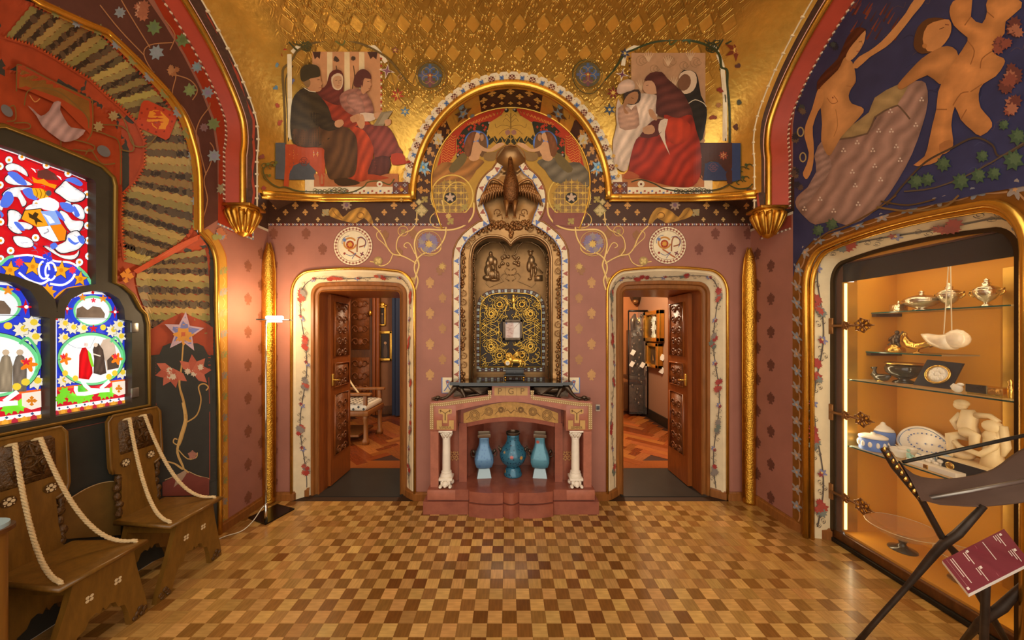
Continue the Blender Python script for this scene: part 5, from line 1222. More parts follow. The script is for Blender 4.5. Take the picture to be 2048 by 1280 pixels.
# ---- lunette with two angels
P = Paint(sback, .00002); T = TT(820, 120, 3.764)
LH = [(p[0], min(p[1], 459)) for p in NICHE if p[1] < 459]
def cutl(pts, yb): return pts
P.poly(LUN[:1]+LUN[1:]+[(LH[-1][0], 458.5)]+LH[::-1]+[(LH[0][0], 458.5)], '#8a4c3f')
D2 = [p for p in NICHE if p[1] < 412]; E2 = ell(1021.5, 365, 157, 148, 200, -20, 40)
P.poly(E2+[(D2[-1][0], 415)]+D2[::-1]+[(D2[0][0], 415)], '#b98d34')
for mirr in (False, True):
    M_ = (lambda p: mir(T(p))) if mirr else T
    drape = '#6e6350' if mirr else '#a06a32'
    P.poly(M_([(205, 800), (235, 690), (270, 610), (330, 540), (430, 460), (540, 395), (700, 362), (715, 372), (690, 410), (650, 440), (600, 470), (560, 470), (430, 500), (350, 590), (345, 700), (300, 770), (260, 830)]), '#b5381c', 0, grid=6, mott=.1)
    P.poly(M_([(352, 750), (352, 600), (395, 530), (440, 490), (590, 460), (600, 500), (575, 570), (590, 620), (400, 700)]), '#2e2c1c')
    for i in range(22):
        x, y = random.uniform(355, 420), random.uniform(530, 740); q = M_([(x, y)])[0]; P.shape(CROSS, q[0], q[1], 7, 0, '#b5381c')
    for i in range(12): q = M_([(random.uniform(430, 580), random.uniform(475, 530))])[0]; P.shape(CROSS, q[0], q[1], 6.5, 0, '#b5381c')
    for i in range(11):
        y = 570+i*19; x0 = 345-i*2; P.stroke(M_([(225+max(0, 60-i*14)+8, y+18), (x0-80, y-4), (x0-60, y+12), (x0-40, y-4), (x0-20, y+10), (x0, y)]), 1.2, '#d98a3a', 3)
    for i in range(10):
        a = i/9; P.stroke(M_([(430+a*250, 478-a*100), (445+a*235, 490-a*95), (450+a*230, 470-a*90), (470+a*210, 486-a*86), (480+a*205, 466-a*80)]), 1., '#d98a3a', 3)
    for x, y in ((690, 430), (600, 480), (590, 540), (365, 720), (400, 715), (310, 790), (790, 378)):
        q = M_([(x, y)])[0]; P.dot(q[0], q[1], 4.5, '#1f1c16'); P.dot(q[0]-1, q[1]-1.5, 2.2, '#a89a94')
    P.poly(M_([(600, 470), (640, 445), (700, 410), (755, 372), (755, 640), (600, 600), (575, 570)]), '#c3943a', grid=8, mott=.1)
    for p in ([(755, 520), (755, 400)], [(755, 470), (720, 440), (700, 465)], [(755, 440), (730, 410), (715, 425)], [(755, 500), (690, 490), (650, 510), (640, 480)], [(755, 510), (700, 530), (670, 560)]): P.stroke(M_(p), .8, '#6e4a1c', 3)
    P.poly(M_([(590, 560), (610, 590), (640, 572), (660, 600), (690, 575), (715, 600), (755, 560), (755, 620), (730, 640), (700, 610), (660, 640), (630, 610), (600, 640), (560, 620)]), '#2a2a1a')
    P.stroke(M_([(595, 600), (625, 575), (650, 620), (680, 580), (710, 625), (735, 585), (755, 600)]), 1.5, '#b98d34', 3)
    q = M_([(735, 545)])[0]; P.shape(LEAF, q[0], q[1], 14, .4, '#9a6a5a')
    P.dot(*M_([(500, 622)])[0], 24.5, '#3f62a8', 28); P.dot(*M_([(500, 622)])[0], 23, '#5e86cf', 28)
    P.poly(M_([(520, 560), (545, 548), (570, 575), (580, 640), (575, 710), (540, 730), (515, 690)]), '#6f4d30', 2, mott=.2, **fd); P.poly(M_([(528, 568), (550, 560), (555, 595), (535, 612)]), '#b58258', 2)
    P.poly(M_([(560, 700), (640, 690), (720, 640), (690, 690), (630, 760), (560, 750)]), '#8a6a3e', 2)
    P.poly(M_([(430, 735), (520, 745), (560, 770), (500, 830), (440, 915), (340, 935), (210, 965), (160, 935), (172, 850), (240, 772), (330, 775), (390, 790)]), drape, 2, fold=(60, 18, .3), **fd)
    P.poly(M_([(290, 820), (360, 730), (400, 700), (430, 730), (400, 790), (330, 850)]), '#6b5a34', 2)
    P.poly(M_([(455, 650), (490, 612), (520, 622), (536, 660), (540, 690), (525, 715), (520, 745), (475, 762), (442, 742), (452, 700)]), '#cf9c70', 2, mott=.06, **fd)
    P.poly(M_([(495, 625), (530, 640), (565, 662), (605, 668), (650, 632), (685, 622), (715, 632), (690, 650), (640, 680), (600, 692), (550, 686), (505, 660)]), '#d0a074', 2)
    P.poly(M_([(475, 560), (500, 545), (522, 556), (526, 580), (515, 600), (490, 612), (472, 600)]), '#cf9c70', 2)
    P.poly(M_([(435, 570), (465, 542), (500, 540), (492, 562), (482, 600), (470, 650), (455, 720), (428, 726), (408, 680), (414, 620)]), '#7d4a2a', 2, fold=(15, 9, .2), **fd)
    # interlaced ring
    P.dot(*M_([(300, 1040)])[0], 36, '#8a6a40', 30)
    for i in range(-3, 4):
        for j in range(-3, 4):
            if i*i+j*j > 10: continue
            q = M_([(300+i*42, 1045+j*42)])[0]; P.shape(STAR4, q[0], q[1], 15, .0, '#d0a84a' if (i+j) % 2 else '#a8863c')
    for i in range(-2, 3): P.stroke(M_([(300+i*52, 920), (300+i*52, 1170)]), .9, '#d9b04a'); P.stroke(M_([(180, 1045+i*50), (430, 1045+i*50)]), .9, '#d9b04a')
    P.dot(*M_([(302, 1040)])[0], 12, '#1f1a14', 14); P.shape(FLOW5, *M_([(302, 1035)])[0], 20, 0, '#c3a68c'); P.stroke(M_([(260, 1060), (300, 1085), (345, 1060)]), 2, '#d9b04a', 3)
    P.poly(M_([(180, 1150), (440, 1150), (440, 1240), (235, 1260)]), '#8a4c3f'); 
    for x, y in ((110, 1050), (305, 1215), (410, 1110)): q = M_([(x, y)])[0]; P.shape(CROSS, q[0], q[1], 18, .785, '#a8924a')
P.build('lunette_painting', wall_back, 'paint', 'lunette painting of two half-draped angels before blue haloes')
# ---- patterned border of the niche
P = Paint(sback, .00003, .002)
npath = [(905, 782)]+[p for p in NICHE[1:-1]]+[(1138, 782)]
def offset(path, d):
    out = []
    for i in range(len(path)):
        a, b = path[max(i-1, 0)], path[min(i+1, len(path)-1)]; dx, dy = b[0]-a[0], b[1]-a[1]; L_ = math.hypot(dx, dy) or 1; out.append((path[i][0]+dy/L_*d, path[i][1]-dx/L_*d))
    return out
k0 = next(i for i, p in enumerate(npath) if p[1] < 335); halfL = npath[:k0+1]
for M2 in (lambda p: p, mir):
    ln = halfL; P.stroke(M2(offset(ln, -7.5)), 14, CREAM); P.stroke(M2(offset(ln, -1)), 2.2, '#9a5a48'); P.stroke(M2(offset(ln, -14.5)), 1.6, '#6f86bd')
    for i, (x, y, a) in enumerate(along(offset(ln, -7.5), 12.6, start=8)):
        s2 = 1
        if i % 2 == 0: q = M2([(x, y)])[0]; P.shape(TRI, q[0], q[1], 10.5, (a if M2 is not mir else math.pi-a), '#a55a4a' if (i//2) % 2 else '#6079b5')
        q = M2([(x-math.sin(a)*0, y)])[0]
    for i, (x, y, a) in enumerate(along(offset(ln, -12), 12.6, start=14)): q = M2([(x, y)])[0]; P.shape(SQ, q[0], q[1], 2, a, '#a55a4a', off=.012)
    P.poly(M2([(884, 755), (905, 755), (905, 786), (884, 786)]), CREAM); P.stroke(M2([(884, 755), (884, 786), (905, 786)]), 2, '#6079b5'); P.stroke(M2([(888, 782), (895, 772), (892, 762), (899, 762), (896, 772), (903, 782)]), 2, '#6079b5', 2); P.dot(*M2([(895, 764)])[0], 2.5, '#a55a4a')
P.build('niche_border', wall_back, 'paint', 'cream border with red and blue stepped motifs')
# ---- frieze crosses and chevron line
P = Paint(sback, .00003, .0016)
for M2 in (lambda p: p, mir):
    for i in range(9): 
        for x, y, s, r in ((551+i*39.5, 411, 16, .1), (571+i*39.5, 424.5, 13.5, 0), (557+i*39.5, 439, 10, 0)):
            if x > 862 or (655 < x < 750): continue
            P.shape(CROSS, *M2([(x, y)])[0], s, random.uniform(-.1, .1), '#c8924e' if s > 11 else '#d0a868')
    for x, y, s in ((843, 421, 27), (838, 404, 14)): P.shape(DIA, *M2([(x, y)])[0], s, 0, '#9c8c58'); P.shape(CROSS, *M2([(x, y)])[0], s*.8, 0, '#c9b47a')
    P.stroke(M2([(520, 449), (884, 449)]), 5, '#7a4438')
    for i in range(91): P.shape([(-.5, -.5), (.1, -.5), (.5, 0), (.1, .5), (-.5, .5), (-.1, 0)], *M2([(522+i*4, 449)])[0], 3.6, 0, ['#e8dcc4', '#8f9cc0', '#e8dcc4', '#8a3a34'][i % 4], off=.006)
    # gold ribbon
    P.poly(M2([(656, 428), (664, 415), (676, 420), (686, 434), (698, 424), (714, 416), (730, 416), (742, 432), (747, 450), (738, 446), (728, 436), (712, 446), (696, 444), (680, 440), (668, 436)]), '#bd8a3a', 2, fold=(40, 14, .35), grid=4)
    P.stroke(M2(ell(721, 431, 7, 6, 0, 300, 14)), 2, '#8a5a20'); P.stroke(M2([(664, 418), (672, 430), (684, 438)]), 1.5, '#8a5a20', 3); P.shape(FLOW8, *M2([(693, 410)])[0], 22, 0, '#a58a74'); P.dot(*M2([(693, 410)])[0], 4, '#7a5a6a'); P.shape(CROSS, *M2([(651, 425)])[0], 20, .785, '#a3936a')
P.build('frieze_crosses', wall_back, 'paint', 'gold crosses and ribbons on the dark frieze')
# ---- wall emblems
P = Paint(sback, .00005, .0012)
DKE = '#85523f'
for i in range(5):
    for j in range(9):
        for k in (0, 1):
            x, y = 547+i*65-32*k, 467+j*62+31*k
            if (568 < x < 845 and y > 520) or (655 < x < 760) or x < 540 or x > 700 and y < 560: continue
            P.shape(EMB, x, y, 25, 0, DKE)
            xr = 2043-x+ (0); P.shape(EMB, xr, y, 25, 0, '#7d4c40')
for M2 in (lambda p: p, mir):
    for j in range(4): P.shape(EMB, *M2([(860, 565+j*61.5)])[0], 24, 0, '#c2925a'); 
    for j in range(4): P.shape(EMB, *M2([(885, 534+j*61.5)])[0], 22, 0, '#b08050')
    for x, y in ((826, 467), (798, 505), (880, 540), (770, 470)): P.shape(EMB, *M2([(x, y)])[0], 22, 0, '#9a6a44')
P.build('wall_emblem_pattern', wall_back, 'paint', 'stencilled heraldic emblems')
# ---- golden vines beside the niche
P = Paint(sback, .00003, .003)
GV = '#dcb25e'
for M2 in (lambda p: p, mir):
    for p, w in (([(830, 592), (827, 570), (833, 548), (838, 530), (833, 512), (829, 487), (836, 467), (852, 459), (880, 460), (906, 459), (930, 450), (946, 430), (948, 405)], 3.4), ([(831, 580), (836, 560), (829, 540), (832, 522), (846, 508), (870, 500), (885, 484), (892, 462), (890, 430), (884, 400)], 3),
                 ([(833, 527), (818, 518), (802, 511), (786, 508), (775, 495), (768, 478), (758, 462), (747, 452)], 2.6), ([(802, 511), (793, 497), (796, 477), (808, 466), (822, 460), (832, 446), (834, 424)], 2.2), ([(786, 508), (778, 525), (762, 532), (750, 525), (740, 523)], 2),
                 ([(776, 497), (766, 486), (755, 476), (754, 466), (762, 461)], 1.6), ([(830, 508), (820, 488), (812, 486), (808, 492), (814, 496)], 2), ([(884, 452), (874, 425), (866, 395), (864, 365)], 1.8)):
        P.stroke(M2(smooth(p, 4, False)), w, GV); P.stroke(M2([(x-.6, y) for x, y in smooth(p, 4, False)]), w*.35, '#f0d592')
    P.stroke(M2(ell(904, 392, 42, n=40)), 2.4, '#e0bc58', closed=True); P.stroke(M2(ell(916, 404, 30, 40, 60, 250, 24)), 1.8, '#e0bc58'); P.stroke(M2(ell(880, 440, 20, 16, 0, 300, 20)), 1.8, GV)
    P.stroke(M2(ell(806, 462, 10, n=18)), 1.4, GV, closed=True); P.dot(*M2([(756, 522)])[0], 9, '#a98c52', 14); P.shape(CROSS, *M2([(756, 522)])[0], 15, .78, '#d9bc72'); P.shape(CROSS, *M2([(806, 463)])[0], 13, .78, '#a98c52')
    for q in range(9): a = q*.7; P.shape(LEAF, *M2([(856+13*math.cos(a), 486+13*math.sin(a))])[0], 19, a, '#9a8a86' if q % 2 else '#86789a')
    P.shape(STAR8, *M2([(858, 488)])[0], 17, 0, '#d9b45a'); P.stroke(M2(ell(858, 487, 25, n=24)), 1.3, '#c9a458', closed=True); P.stroke(M2(ell(862, 495, 20, 13, 180, 360, 14)), 2, GV)
    for x, y in ((825, 560), (884, 533), (897, 432)): P.shape(LEAF, *M2([(x, y)])[0], 14, x, '#c9a458')
P.build('golden_vines', wall_back, 'paint', 'painted golden vines framing the niche')
# ---- roundels over the doors
for cx, cy, r, lab in ((706, 492, 39.5, 'left'), (1335, 490.5, 38, 'right')):
    P = Paint(sback, .00003, .002); P.dot(cx, cy, r, '#7a3a2c', 40); P.dot(cx, cy, r-1, CREAM, 40); P.stroke(ell(cx, cy, r-9, n=36), .8, '#8a5a40', closed=True)
    for i in range(32): a = i*math.pi/16; P.shape(FLOW4, cx+(r-5)*math.cos(a), cy+(r-5)*math.sin(a), 6.5, a, '#8a3a2c')
    P.stroke(ell(cx-6, cy-5, 12, 11, 30, 350, 20), 3.4, '#c98a3e'); P.dot(cx-6, cy-3, 8, '#a83f22', 14); P.shape(LEAF, cx-6, cy-3, 12, .3, '#d9a040')
    P.stroke([(cx+8, cy+12), (cx+9, cy-8), (cx+14, cy-17), (cx+24, cy-12), (cx+24, cy-2), (cx+12, cy+2)], 2.6, '#9a5a3a', 4); P.stroke([(cx+8, cy-16), (cx+18, cy-18), (cx+26, cy-8), (cx+22, cy+4)], 1, '#4a5a88', 4)
    P.stroke([(cx-10, cy+8), (cx, cy+14), (cx+8, cy+20), (cx+15, cy+24)], 2.8, '#b5653a', 4); P.stroke([(cx-14, cy+16), (cx-4, cy+20), (cx+6, cy+14), (cx, cy+22), (cx-2, cy+26)], 1.1, '#4a5a88', 4)
    P.stroke(ell(cx-8, cy-8, 14, 12, 90, 200, 12), 1, '#4a5a88'); P.shape(LEAF, cx-17, cy-12, 9, .8, '#6a82b5'); P.shape(FLOW4, cx+18, cy+16, 10, .5, '#7a3a44'); P.dot(cx-17, cy+15, 2.5, '#9a3a2c')
    P.build('roundel', wall_back, 'paint', 'cream roundel with entwined monogram over the %s doorway' % lab)
# ---- painted vines on the door splays
def splay_fn(G, W_, y0, y1, n=200):
    a = resample(G, n); b = resample(W_, n)
    def f(u, v, o=0.):              # u along in metres, v across 0..1
        i = min(max(u/LEN, 0), .9999)*(n-1); j = int(i); q = i-j
        pa = Vector((a[j][0]+(a[j+1][0]-a[j][0])*q, y0, a[j][1]+(a[j+1][1]-a[j][1])*q)); pb = Vector((b[j][0]+(b[j+1][0]-b[j][0])*q, y1, b[j][1]+(b[j+1][1]-b[j][1])*q))
        p = pa.lerp(pb, v); c = Vector((p.x*.0, 0, 1.2)); return p+(c-p).normalized()*o
    LEN = sum((Vector(p)-Vector(q)).length for p, q in zip(a, a[1:])); f.len = LEN; return f
def vine(P, f, width, reds, sc=1.):
    n = 120; L_ = f.len; ph = random.uniform(0, 6)
    stem = [(L_*i/n, .5+.22*math.sin(i*.23+ph)) for i in range(2, n-1)]
    def sp(pts, w, col):
        A_, B_ = [], []; o = P.lay()
        for u, v in pts: A_.append(f(u, v-w/2/width, o)); B_.append(f(u, v+w/2/width, o))
        P.m.strip(A_, B_, col)
    for i in range(len(stem)//2): sp(stem[2*i:2*i+3], .008*sc, '#5c5450')
    def sh(outline, u, v, r, rot, col):
        ca, sa = math.cos(rot), math.sin(rot); o = P.lay(); Q = [(a*r*ca-b*r*sa, a*r*sa+b*r*ca) for a, b in outline]
        tt = tessellate_polygon([[Vector((a, b, 0)) for a, b in Q]]); P.m.add([f(u+b, v+a/width, o) for a, b in Q], [tuple(q) for q in tt], lin(col) if isinstance(col, str) else col)
    k = 0; u = L_*.05
    while u < L_*.97:
        v = .5+.22*math.sin(u/L_*n*.23+ph)
        if k % 2 == 0:
            for q in range(6): sh(LEAF, u+random.uniform(-.06, .06)*sc, v+random.uniform(-.16, .16), random.uniform(.05, .075)*sc, random.uniform(0, 6.3), random.choice(reds))
        else:
            sh(FLOW5, u, v+.05, .055*sc, random.uniform(0, 6), '#7f82a8'); sh(FLOW5, u+.015, v-.05, .04*sc, 1, '#8f3a3a'); sh(STAR6, u, v, .02*sc, 0, '#e0c070')
        for q in range(3):
            u2 = u+(.06+.03*q)*sc; c = [(u2+.018*sc*(1-.06*i)*math.cos(i*.7), v+(.1 if q % 2 else -.1)+.018*sc/width*(1-.06*i)*math.sin(i*.7)) for i in range(13)]; sp2 = P.lay()
            A_ = [f(a, b, sp2) for a, b in c]; B_ = [f(a+.003*sc, b+.003*sc/width, sp2) for a, b in c]; P.m.strip(A_, B_, '#5c5450')
        u += .21*sc; k += 1
for n_, d in DOORS.items():
    f = splay_fn(d['G'], d['W'], YB+.008, 3.13); P = Paint(lambda u, v, o: f(u, v, o), .00015, .001)
    vine(P, f, .13, ['#b04434', '#a83a2e', '#8a8078', '#b55340'] if n_ == 1 else ['#a03a38', '#6f786e', '#8a8078', '#b04a40'], 1.); P.build('painted_vine', d['t'], 'paint', 'painted vine with red leaves')
# ================================================================ LEFT NICHE PAINTING
random.seed(21)
P = Paint(sniche, .00003, .002, 7); T1 = TT(0, 0, 2.845); T2 = TT(0, 280, 3.048); T3 = TT(0, 640, 2.0)
mp = [(x-3, y) for x, y in MOUL_L]
P.poly([(426, 712), (427, 640), (426, 540), (421, 506), (411, 487), (394, 467), (394, 418), (393, 362), (388, 318), (377, 277), (362, 236), (330, 190), (288, 145), (249, 106), (208, 67), (174, 53), (121, 30), (68, 6), (20, -8), (-60, 10), (-190, 80), (-300, 200), (-330, 330), (-130, 300), (-100, 240), (0, 267), (75, 285), (150, 310), (196, 330), (221, 353), (226, 372), (224, 564), (238, 569), (260, 587), (275, 615), (286, 626), (292, 648), (293, 712)], '#a5401e', grid=8, mott=.14); P.o += .003
I_ = [(7, 74), (63, 91), (102, 112), (141, 137), (176, 158), (211, 190), (239, 214), (271, 245), (286, 281), (285, 330), (268, 362), (243, 388), (239, 430), (241, 475), (245, 523)]
O_ = [(60, 10), (140, 44), (202, 72), (243, 112), (283, 151), (323, 196), (353, 237), (370, 279), (382, 320), (386, 370), (386, 420), (385, 452), (368, 478), (333, 502), (280, 532)]
def fan(A_, B_, nst, reps, amp):
    a = resample(smooth(A_, 6, False), 200); b = resample(smooth(B_, 6, False), 200)
    def pt(t, k):
        i = min(max(t, 0), .9999)*199; j = int(i); q = i-j
        x0, y0 = a[j][0]+(a[j+1][0]-a[j][0])*q, a[j][1]+(a[j+1][1]-a[j][1])*q; x1, y1 = b[j][0]+(b[j+1][0]-b[j][0])*q, b[j][1]+(b[j+1][1]-b[j][1])*q
        return (x0+(x1-x0)*k, y0+(y1-y0)*k)
    cyc = ['#8f7c46', '#5a4630', '#8a7040', '#5f4c34', '#a8904e']
    for s in range(nst):
        t0, t1 = s/nst, (s+1)/nst; o = P.lay(); n = 26; A2, B2 = [], []
        w = amp/nst
        for i in range(n+1):
            k = i/n; d = w*math.sin(k*reps*6.28+s*2.1); A2.append(sniche(*pt(t0+d, k*.96+.02), o)); B2.append(sniche(*pt(t1+d+.1/nst, k*.96+.02), o))
        c = cyc[s % 5]; P.m.strip(A2, B2, vary(lin(c), .08))
        if s % 5 in (1, 3):
            o = P.lay()
            for i in range(reps*2):
                k = (i+.5)/(reps*2)*.96+.02; x, y = pt((t0+t1)/2, k); x2, y2 = pt(t1, k); r = max(1.6, .42*math.hypot(x2-x, y2-y)*2); P.dot(x, y, r, '#35271c', 7, off=o)
fan(I_, O_, 46, 6, .16)
L_ = [(318, 512), (296, 530), (268, 548), (268, 568), (274, 592), (286, 620), (294, 648), (298, 668)]; R_ = [(410, 498), (414, 514), (417, 536), (419, 560), (420, 588), (420, 618), (421, 645), (421, 668)]
fan(L_, R_, 13, 6, .2)
P.poly([(300, 712), (298, 660), (330, 640), (362, 625), (400, 640), (424, 655), (424, 712)], '#9a3f22', 0, grid=12, mott=.1)
for i, (x, y, a) in enumerate(along(O_, 9)): P.shape([(-.5, .5), (0, -.5), (.5, .5)], x, y, 9, a+math.pi+.3*math.sin(i), '#b0451f')
for i, (x, y, a) in enumerate(along(I_, 7)): P.shape([(-.5, .5), (0, -.6), (.5, .5)], x, y, 9, a, '#a5401e'); P.dot(x, y, 1, '#e08a2c', 5)
P.poly([(399, 467), (352, 488), (262, 541), (270, 548), (330, 515), (392, 480)], '#bb4a22'); P.poly([(396, 470), (350, 494), (285, 533), (330, 505)], '#cf6a35')
P.shape(CROSS, 249, 551, 32, .2, '#d9861f')
P.poly(T1([(805, 572), (830, 572), (985, 645), (995, 670), (950, 785), (930, 797), (775, 725), (762, 705), (790, 590)]), '#b53d1a', 1, grid=6); P.poly(T1([(840, 625), (900, 630), (950, 680), (935, 740), (880, 735), (820, 690)]), '#d98622'); P.shape(CROSS, 307, 240, 25, .4, '#9a3a18'); P.shape(CROSS, 307, 240, 16, 1.2, '#6a6a72')
for i in range(12): a = i*.52; P.dot(307+31*math.cos(a)*1.05, 240+24*math.sin(a)+3*math.cos(a), 2.6, '#8a2a14', 6)
# scrolled frame with pale bird
P.poly(T1([(80, 375), (110, 370), (300, 470), (500, 565), (512, 640), (505, 770), (430, 700), (330, 600), (150, 520), (75, 500)]), '#a5401e'); P.poly(T1([(95, 390), (290, 480), (490, 575), (500, 700), (460, 640), (330, 560), (130, 490), (90, 500)]), '#8a5a24', grid=9, mott=.3)
for p in ([(75, 520), (78, 400), (100, 370), (290, 465), (490, 560), (510, 590), (510, 740), (480, 800)], [(0, 640), (60, 600), (70, 680), (20, 690)], [(120, 600), (140, 520), (220, 500), (330, 530), (470, 650), (490, 730)], [(60, 740), (150, 730), (140, 700), (60, 700)], [(330, 830), (340, 790), (430, 800), (520, 830), (500, 860), (400, 850)], [(510, 740), (600, 770), (665, 820), (670, 1050)], [(470, 880), (500, 850), (560, 930), (640, 930)], [(540, 710), (680, 720), (740, 800), (740, 860), (670, 850)], [(660, 640), (700, 700), (740, 820), (820, 830), (880, 770)]): P.stroke(T1(p), 2.6, '#7a5a2c', 4)
P.poly(T1([(138, 600), (175, 625), (215, 660), (262, 630), (290, 580), (330, 580), (325, 625), (360, 690), (390, 725), (470, 740), (425, 790), (350, 808), (300, 780), (225, 720), (190, 660)]), '#b8928c', 2, fold=(40, 18, .22), grid=5)
P.dot(*T1([(575, 860)])[0], 15, '#6d6a6a', 16, ry=10, rot=.6); P.dot(*T1([(20, 630)])[0], 15, '#6d6a6a', 16, ry=9, rot=.8); P.stroke(T1([(150, 540), (180, 580), (210, 560)]), 2, '#c98a4a', 3)
for x, y in ((630, 660), (545, 720)): P.shape(LEAF, *T1([(x, y)])[0], 24, .3, '#a58a5c')
# dark lower panel with the tall flower
P.poly(T3([(590, 142), (628, 138), (642, 105), (670, 93), (780, 93), (805, 105), (822, 138), (852, 142), (855, 640), (830, 650), (600, 650)]), '#30302b', grid=8); P.stroke(T3([(612, 150), (606, 200), (615, 340)]), 2.4, '#8a3a28', 2); P.stroke(T3([(830, 150), (826, 220), (830, 340), (830, 640)]), 1.6, '#8a3a28')
for i in range(8): P.shape(DIA, *T3([(609, 150+i*10)])[0], 6, 0, '#8a3a28'); P.shape(DIA, *T3([(829, 130+i*10)])[0], 6, 0, '#8a3a28')
P.poly(T3([(640, 650), (690, 625), (735, 605), (770, 620), (828, 634), (828, 700), (640, 705)]), '#7a3b31', 1, grid=8); P.stroke(T3([(650, 640), (700, 620), (735, 604), (780, 622), (828, 634)]), 1.4, '#c9a878', 3)
P.poly(T3([(195, 745), (260, 715), (330, 675), (400, 650), (472, 645), (472, 860), (195, 880)]), '#7d5c2a', 0, grid=12, mott=.15); P.stroke(T3([(200, 748), (265, 715), (330, 676), (400, 650), (472, 644)]), 1.6, '#d0b080', 3)
P.stroke(T3([(724, 90), (716, 190), (708, 260), (726, 330), (735, 400), (716, 470), (704, 500)]), [3, 4, 5, 6, 7], '#b98f4e', 4); P.stroke(T3([(722, 330), (731, 400), (712, 470), (700, 530), (725, 595), (690, 575), (655, 565)]), [5, 6, 5, 4, 3], '#c9a362', 4)
P.stroke(T3([(735, 410), (778, 380), (795, 320), (785, 268), (806, 255), (824, 268), (815, 282)]), 2.6, '#b98f4e', 4); P.stroke(T3([(700, 500), (684, 490), (688, 475), (700, 478)]), 2.4, '#c9a362', 3); P.stroke(T3([(705, 520), (740, 555), (775, 550), (780, 530)]), 2, '#c9a362', 3); P.stroke(T3([(725, 595), (745, 610)]), 3, '#c9a362'); P.poly(T3([(700, 620), (730, 600), (738, 612), (720, 640), (685, 670)]), '#a58a72')
for c in ((680, 205), (765, 205)):
    for q in range(5): a = 2.2+q*.75 if c[0] < 700 else -.9+q*.8; P.shape([(0, -.5), (.22, -.1), (.12, .5), (-.12, .5), (-.22, -.1)], *T3([(c[0]+34*math.sin(a), c[1]-30*math.cos(a))])[0], 38, a, '#a8523e' if q % 2 else '#b5604a')
    for q in range(3): P.shape(LEAF, *T3([(c[0]+random.uniform(-30, 30), c[1]+random.uniform(-35, 25))])[0], 15, q, '#c9b8a0')
P.shape(STAR5, *T3([(725, 50)])[0], 84, .1, '#b79aa4'); P.shape(STAR5, *T3([(725, 50)])[0], 66, .1, '#6f74a8'); P.shape(FLOW8, *T3([(725, 58)])[0], 44, 0, '#c98a3a'); P.dot(*T3([(725, 58)])[0], 8, '#b55a3a'); P.dot(*T3([(760, 540)])[0], 8, '#9a6a5a'); P.shape(FLOW5, *T3([(760, 540)])[0], 20, 0, '#a87060')
P.stroke([(0, 868), (100, 850), (200, 831), (292, 813)], 2.2, '#a88a3a'); P.stroke([(0, 888), (120, 862), (212, 842)], 1.5, '#6a3a30')
P.stroke([(289, 812), (290, 700), (287, 632), (276, 615)], 2.6, '#a5813a')
P.build('niche_painting', wall_left, 'paint', 'painted feather pattern, pale bird and tall flower around the window')
# bands on the wall plane around the niche moulding
P = Paint(sleft, .00002, .0012)
P.poly([(401, 462), (405, 330), (398, 276), (372, 225), (340, 180), (298, 136), (258, 97), (215, 56), (126, 20), (74, -6), (292, -6), (330, 50), (366, 110), (398, 172), (424, 240), (435, 310), (436, 440)], '#5d3832', grid=20, mott=.1)
P.poly([(436, 446), (438, 300), (428, 236), (402, 170), (370, 108), (335, 48), (305, -6), (345, -6), (380, 50), (420, 120), (450, 190), (460, 300), (462, 420), (503, 424), (505, 477), (456, 461)], '#a8391f')
ms = smooth([(437, 1064), (436, 800), (432, 600), (432, 536), (428, 505), (417, 481), (401, 463)], 4, False); mo = smooth([(456, 1052), (455, 800), (454, 600), (453, 536), (450, 508), (436, 480), (415, 458)], 4, False)
P.m.strip([sleft(x, y, .0015) for x, y in ms], [sleft(x, y, .0015) for x, y in mo], '#bf8a33'); P.stroke([(x+1, y) for x, y in mo], 1.2, '#c26a2c')
mu = smooth([(401, 460), (401, 400), (400, 360), (395, 316), (384, 272), (369, 230), (337, 183), (295, 138), (256, 99), (214, 60), (178, 46), (124, 22), (76, -2)], 4, False); mu2 = offset(mu, 13)
P.m.strip([sleft(x, y, .0015) for x, y in mu], [sleft(x, y, .0015) for x, y in mu2], '#b07c2a'); P.stroke(mu2, 1.4, '#b98a4a')
for i, (x, y, a) in enumerate(along(offset(mu, 7), 46, start=12)): P.shape(LEAF, x, y, 27, a, '#8d959c' if i % 2 else '#8a8a56'); P.stroke([(x-4, y-5), (x, y), (x+4, y+5)], 1.6, '#c9772c'); P.stroke([(x+5, y-4), (x, y)], 1.6, '#c9772c')
for i in range(13): y = 542+i*42; P.shape(LEAF, 446.5, y, 17, .8, '#8a8478' if i % 2 else '#8f8a52', ky=26); P.stroke([(443, y-6), (446, y), (450, y-7)], 1.3, '#c9772c'); P.stroke([(446, y), (446, y+9)], 1.3, '#c9772c'); P.stroke([(446, y+12), (450, y+20), (447, y+30)], 1.2, '#d9a860', 3)
for p in ([(405, 440), (415, 400), (408, 360), (420, 330), (428, 300), (420, 285)], [(412, 350), (402, 310), (392, 270), (400, 240), (418, 215), (420, 205)], [(392, 265), (370, 220), (345, 190), (352, 150), (340, 130)], [(345, 190), (310, 150), (288, 110), (300, 90), (345, 85)], [(288, 110), (240, 60), (200, 10)], [(300, 95), (260, 30), (240, -5)], [(352, 150), (380, 160), (395, 180), (385, 200)], [(340, 100), (350, 70), (330, 40)]): P.stroke(p, 2.2, '#b5825a', 4)
for x, y, r, c in ((313, 105, 34, '#8fa0ac'), (394, 134, 26, '#8fa0ac'), (308, 55, 34, '#6f8a5a'), (365, 80, 32, '#6f8a5a'), (380, 180, 30, '#7f9262'), (415, 185, 28, '#8fa0ac'), (427, 248, 30, '#7f9262'), (408, 255, 20, '#8a6f74'), (428, 312, 30, '#9aa9b0'), (444, 378, 26, '#a09a7c'), (240, 25, 26, '#8a949c')): P.shape(LEAF, x, y, r, x, c); P.shape(LEAF, x, y, r*.5, x+.6, vary(lin(c), .25))
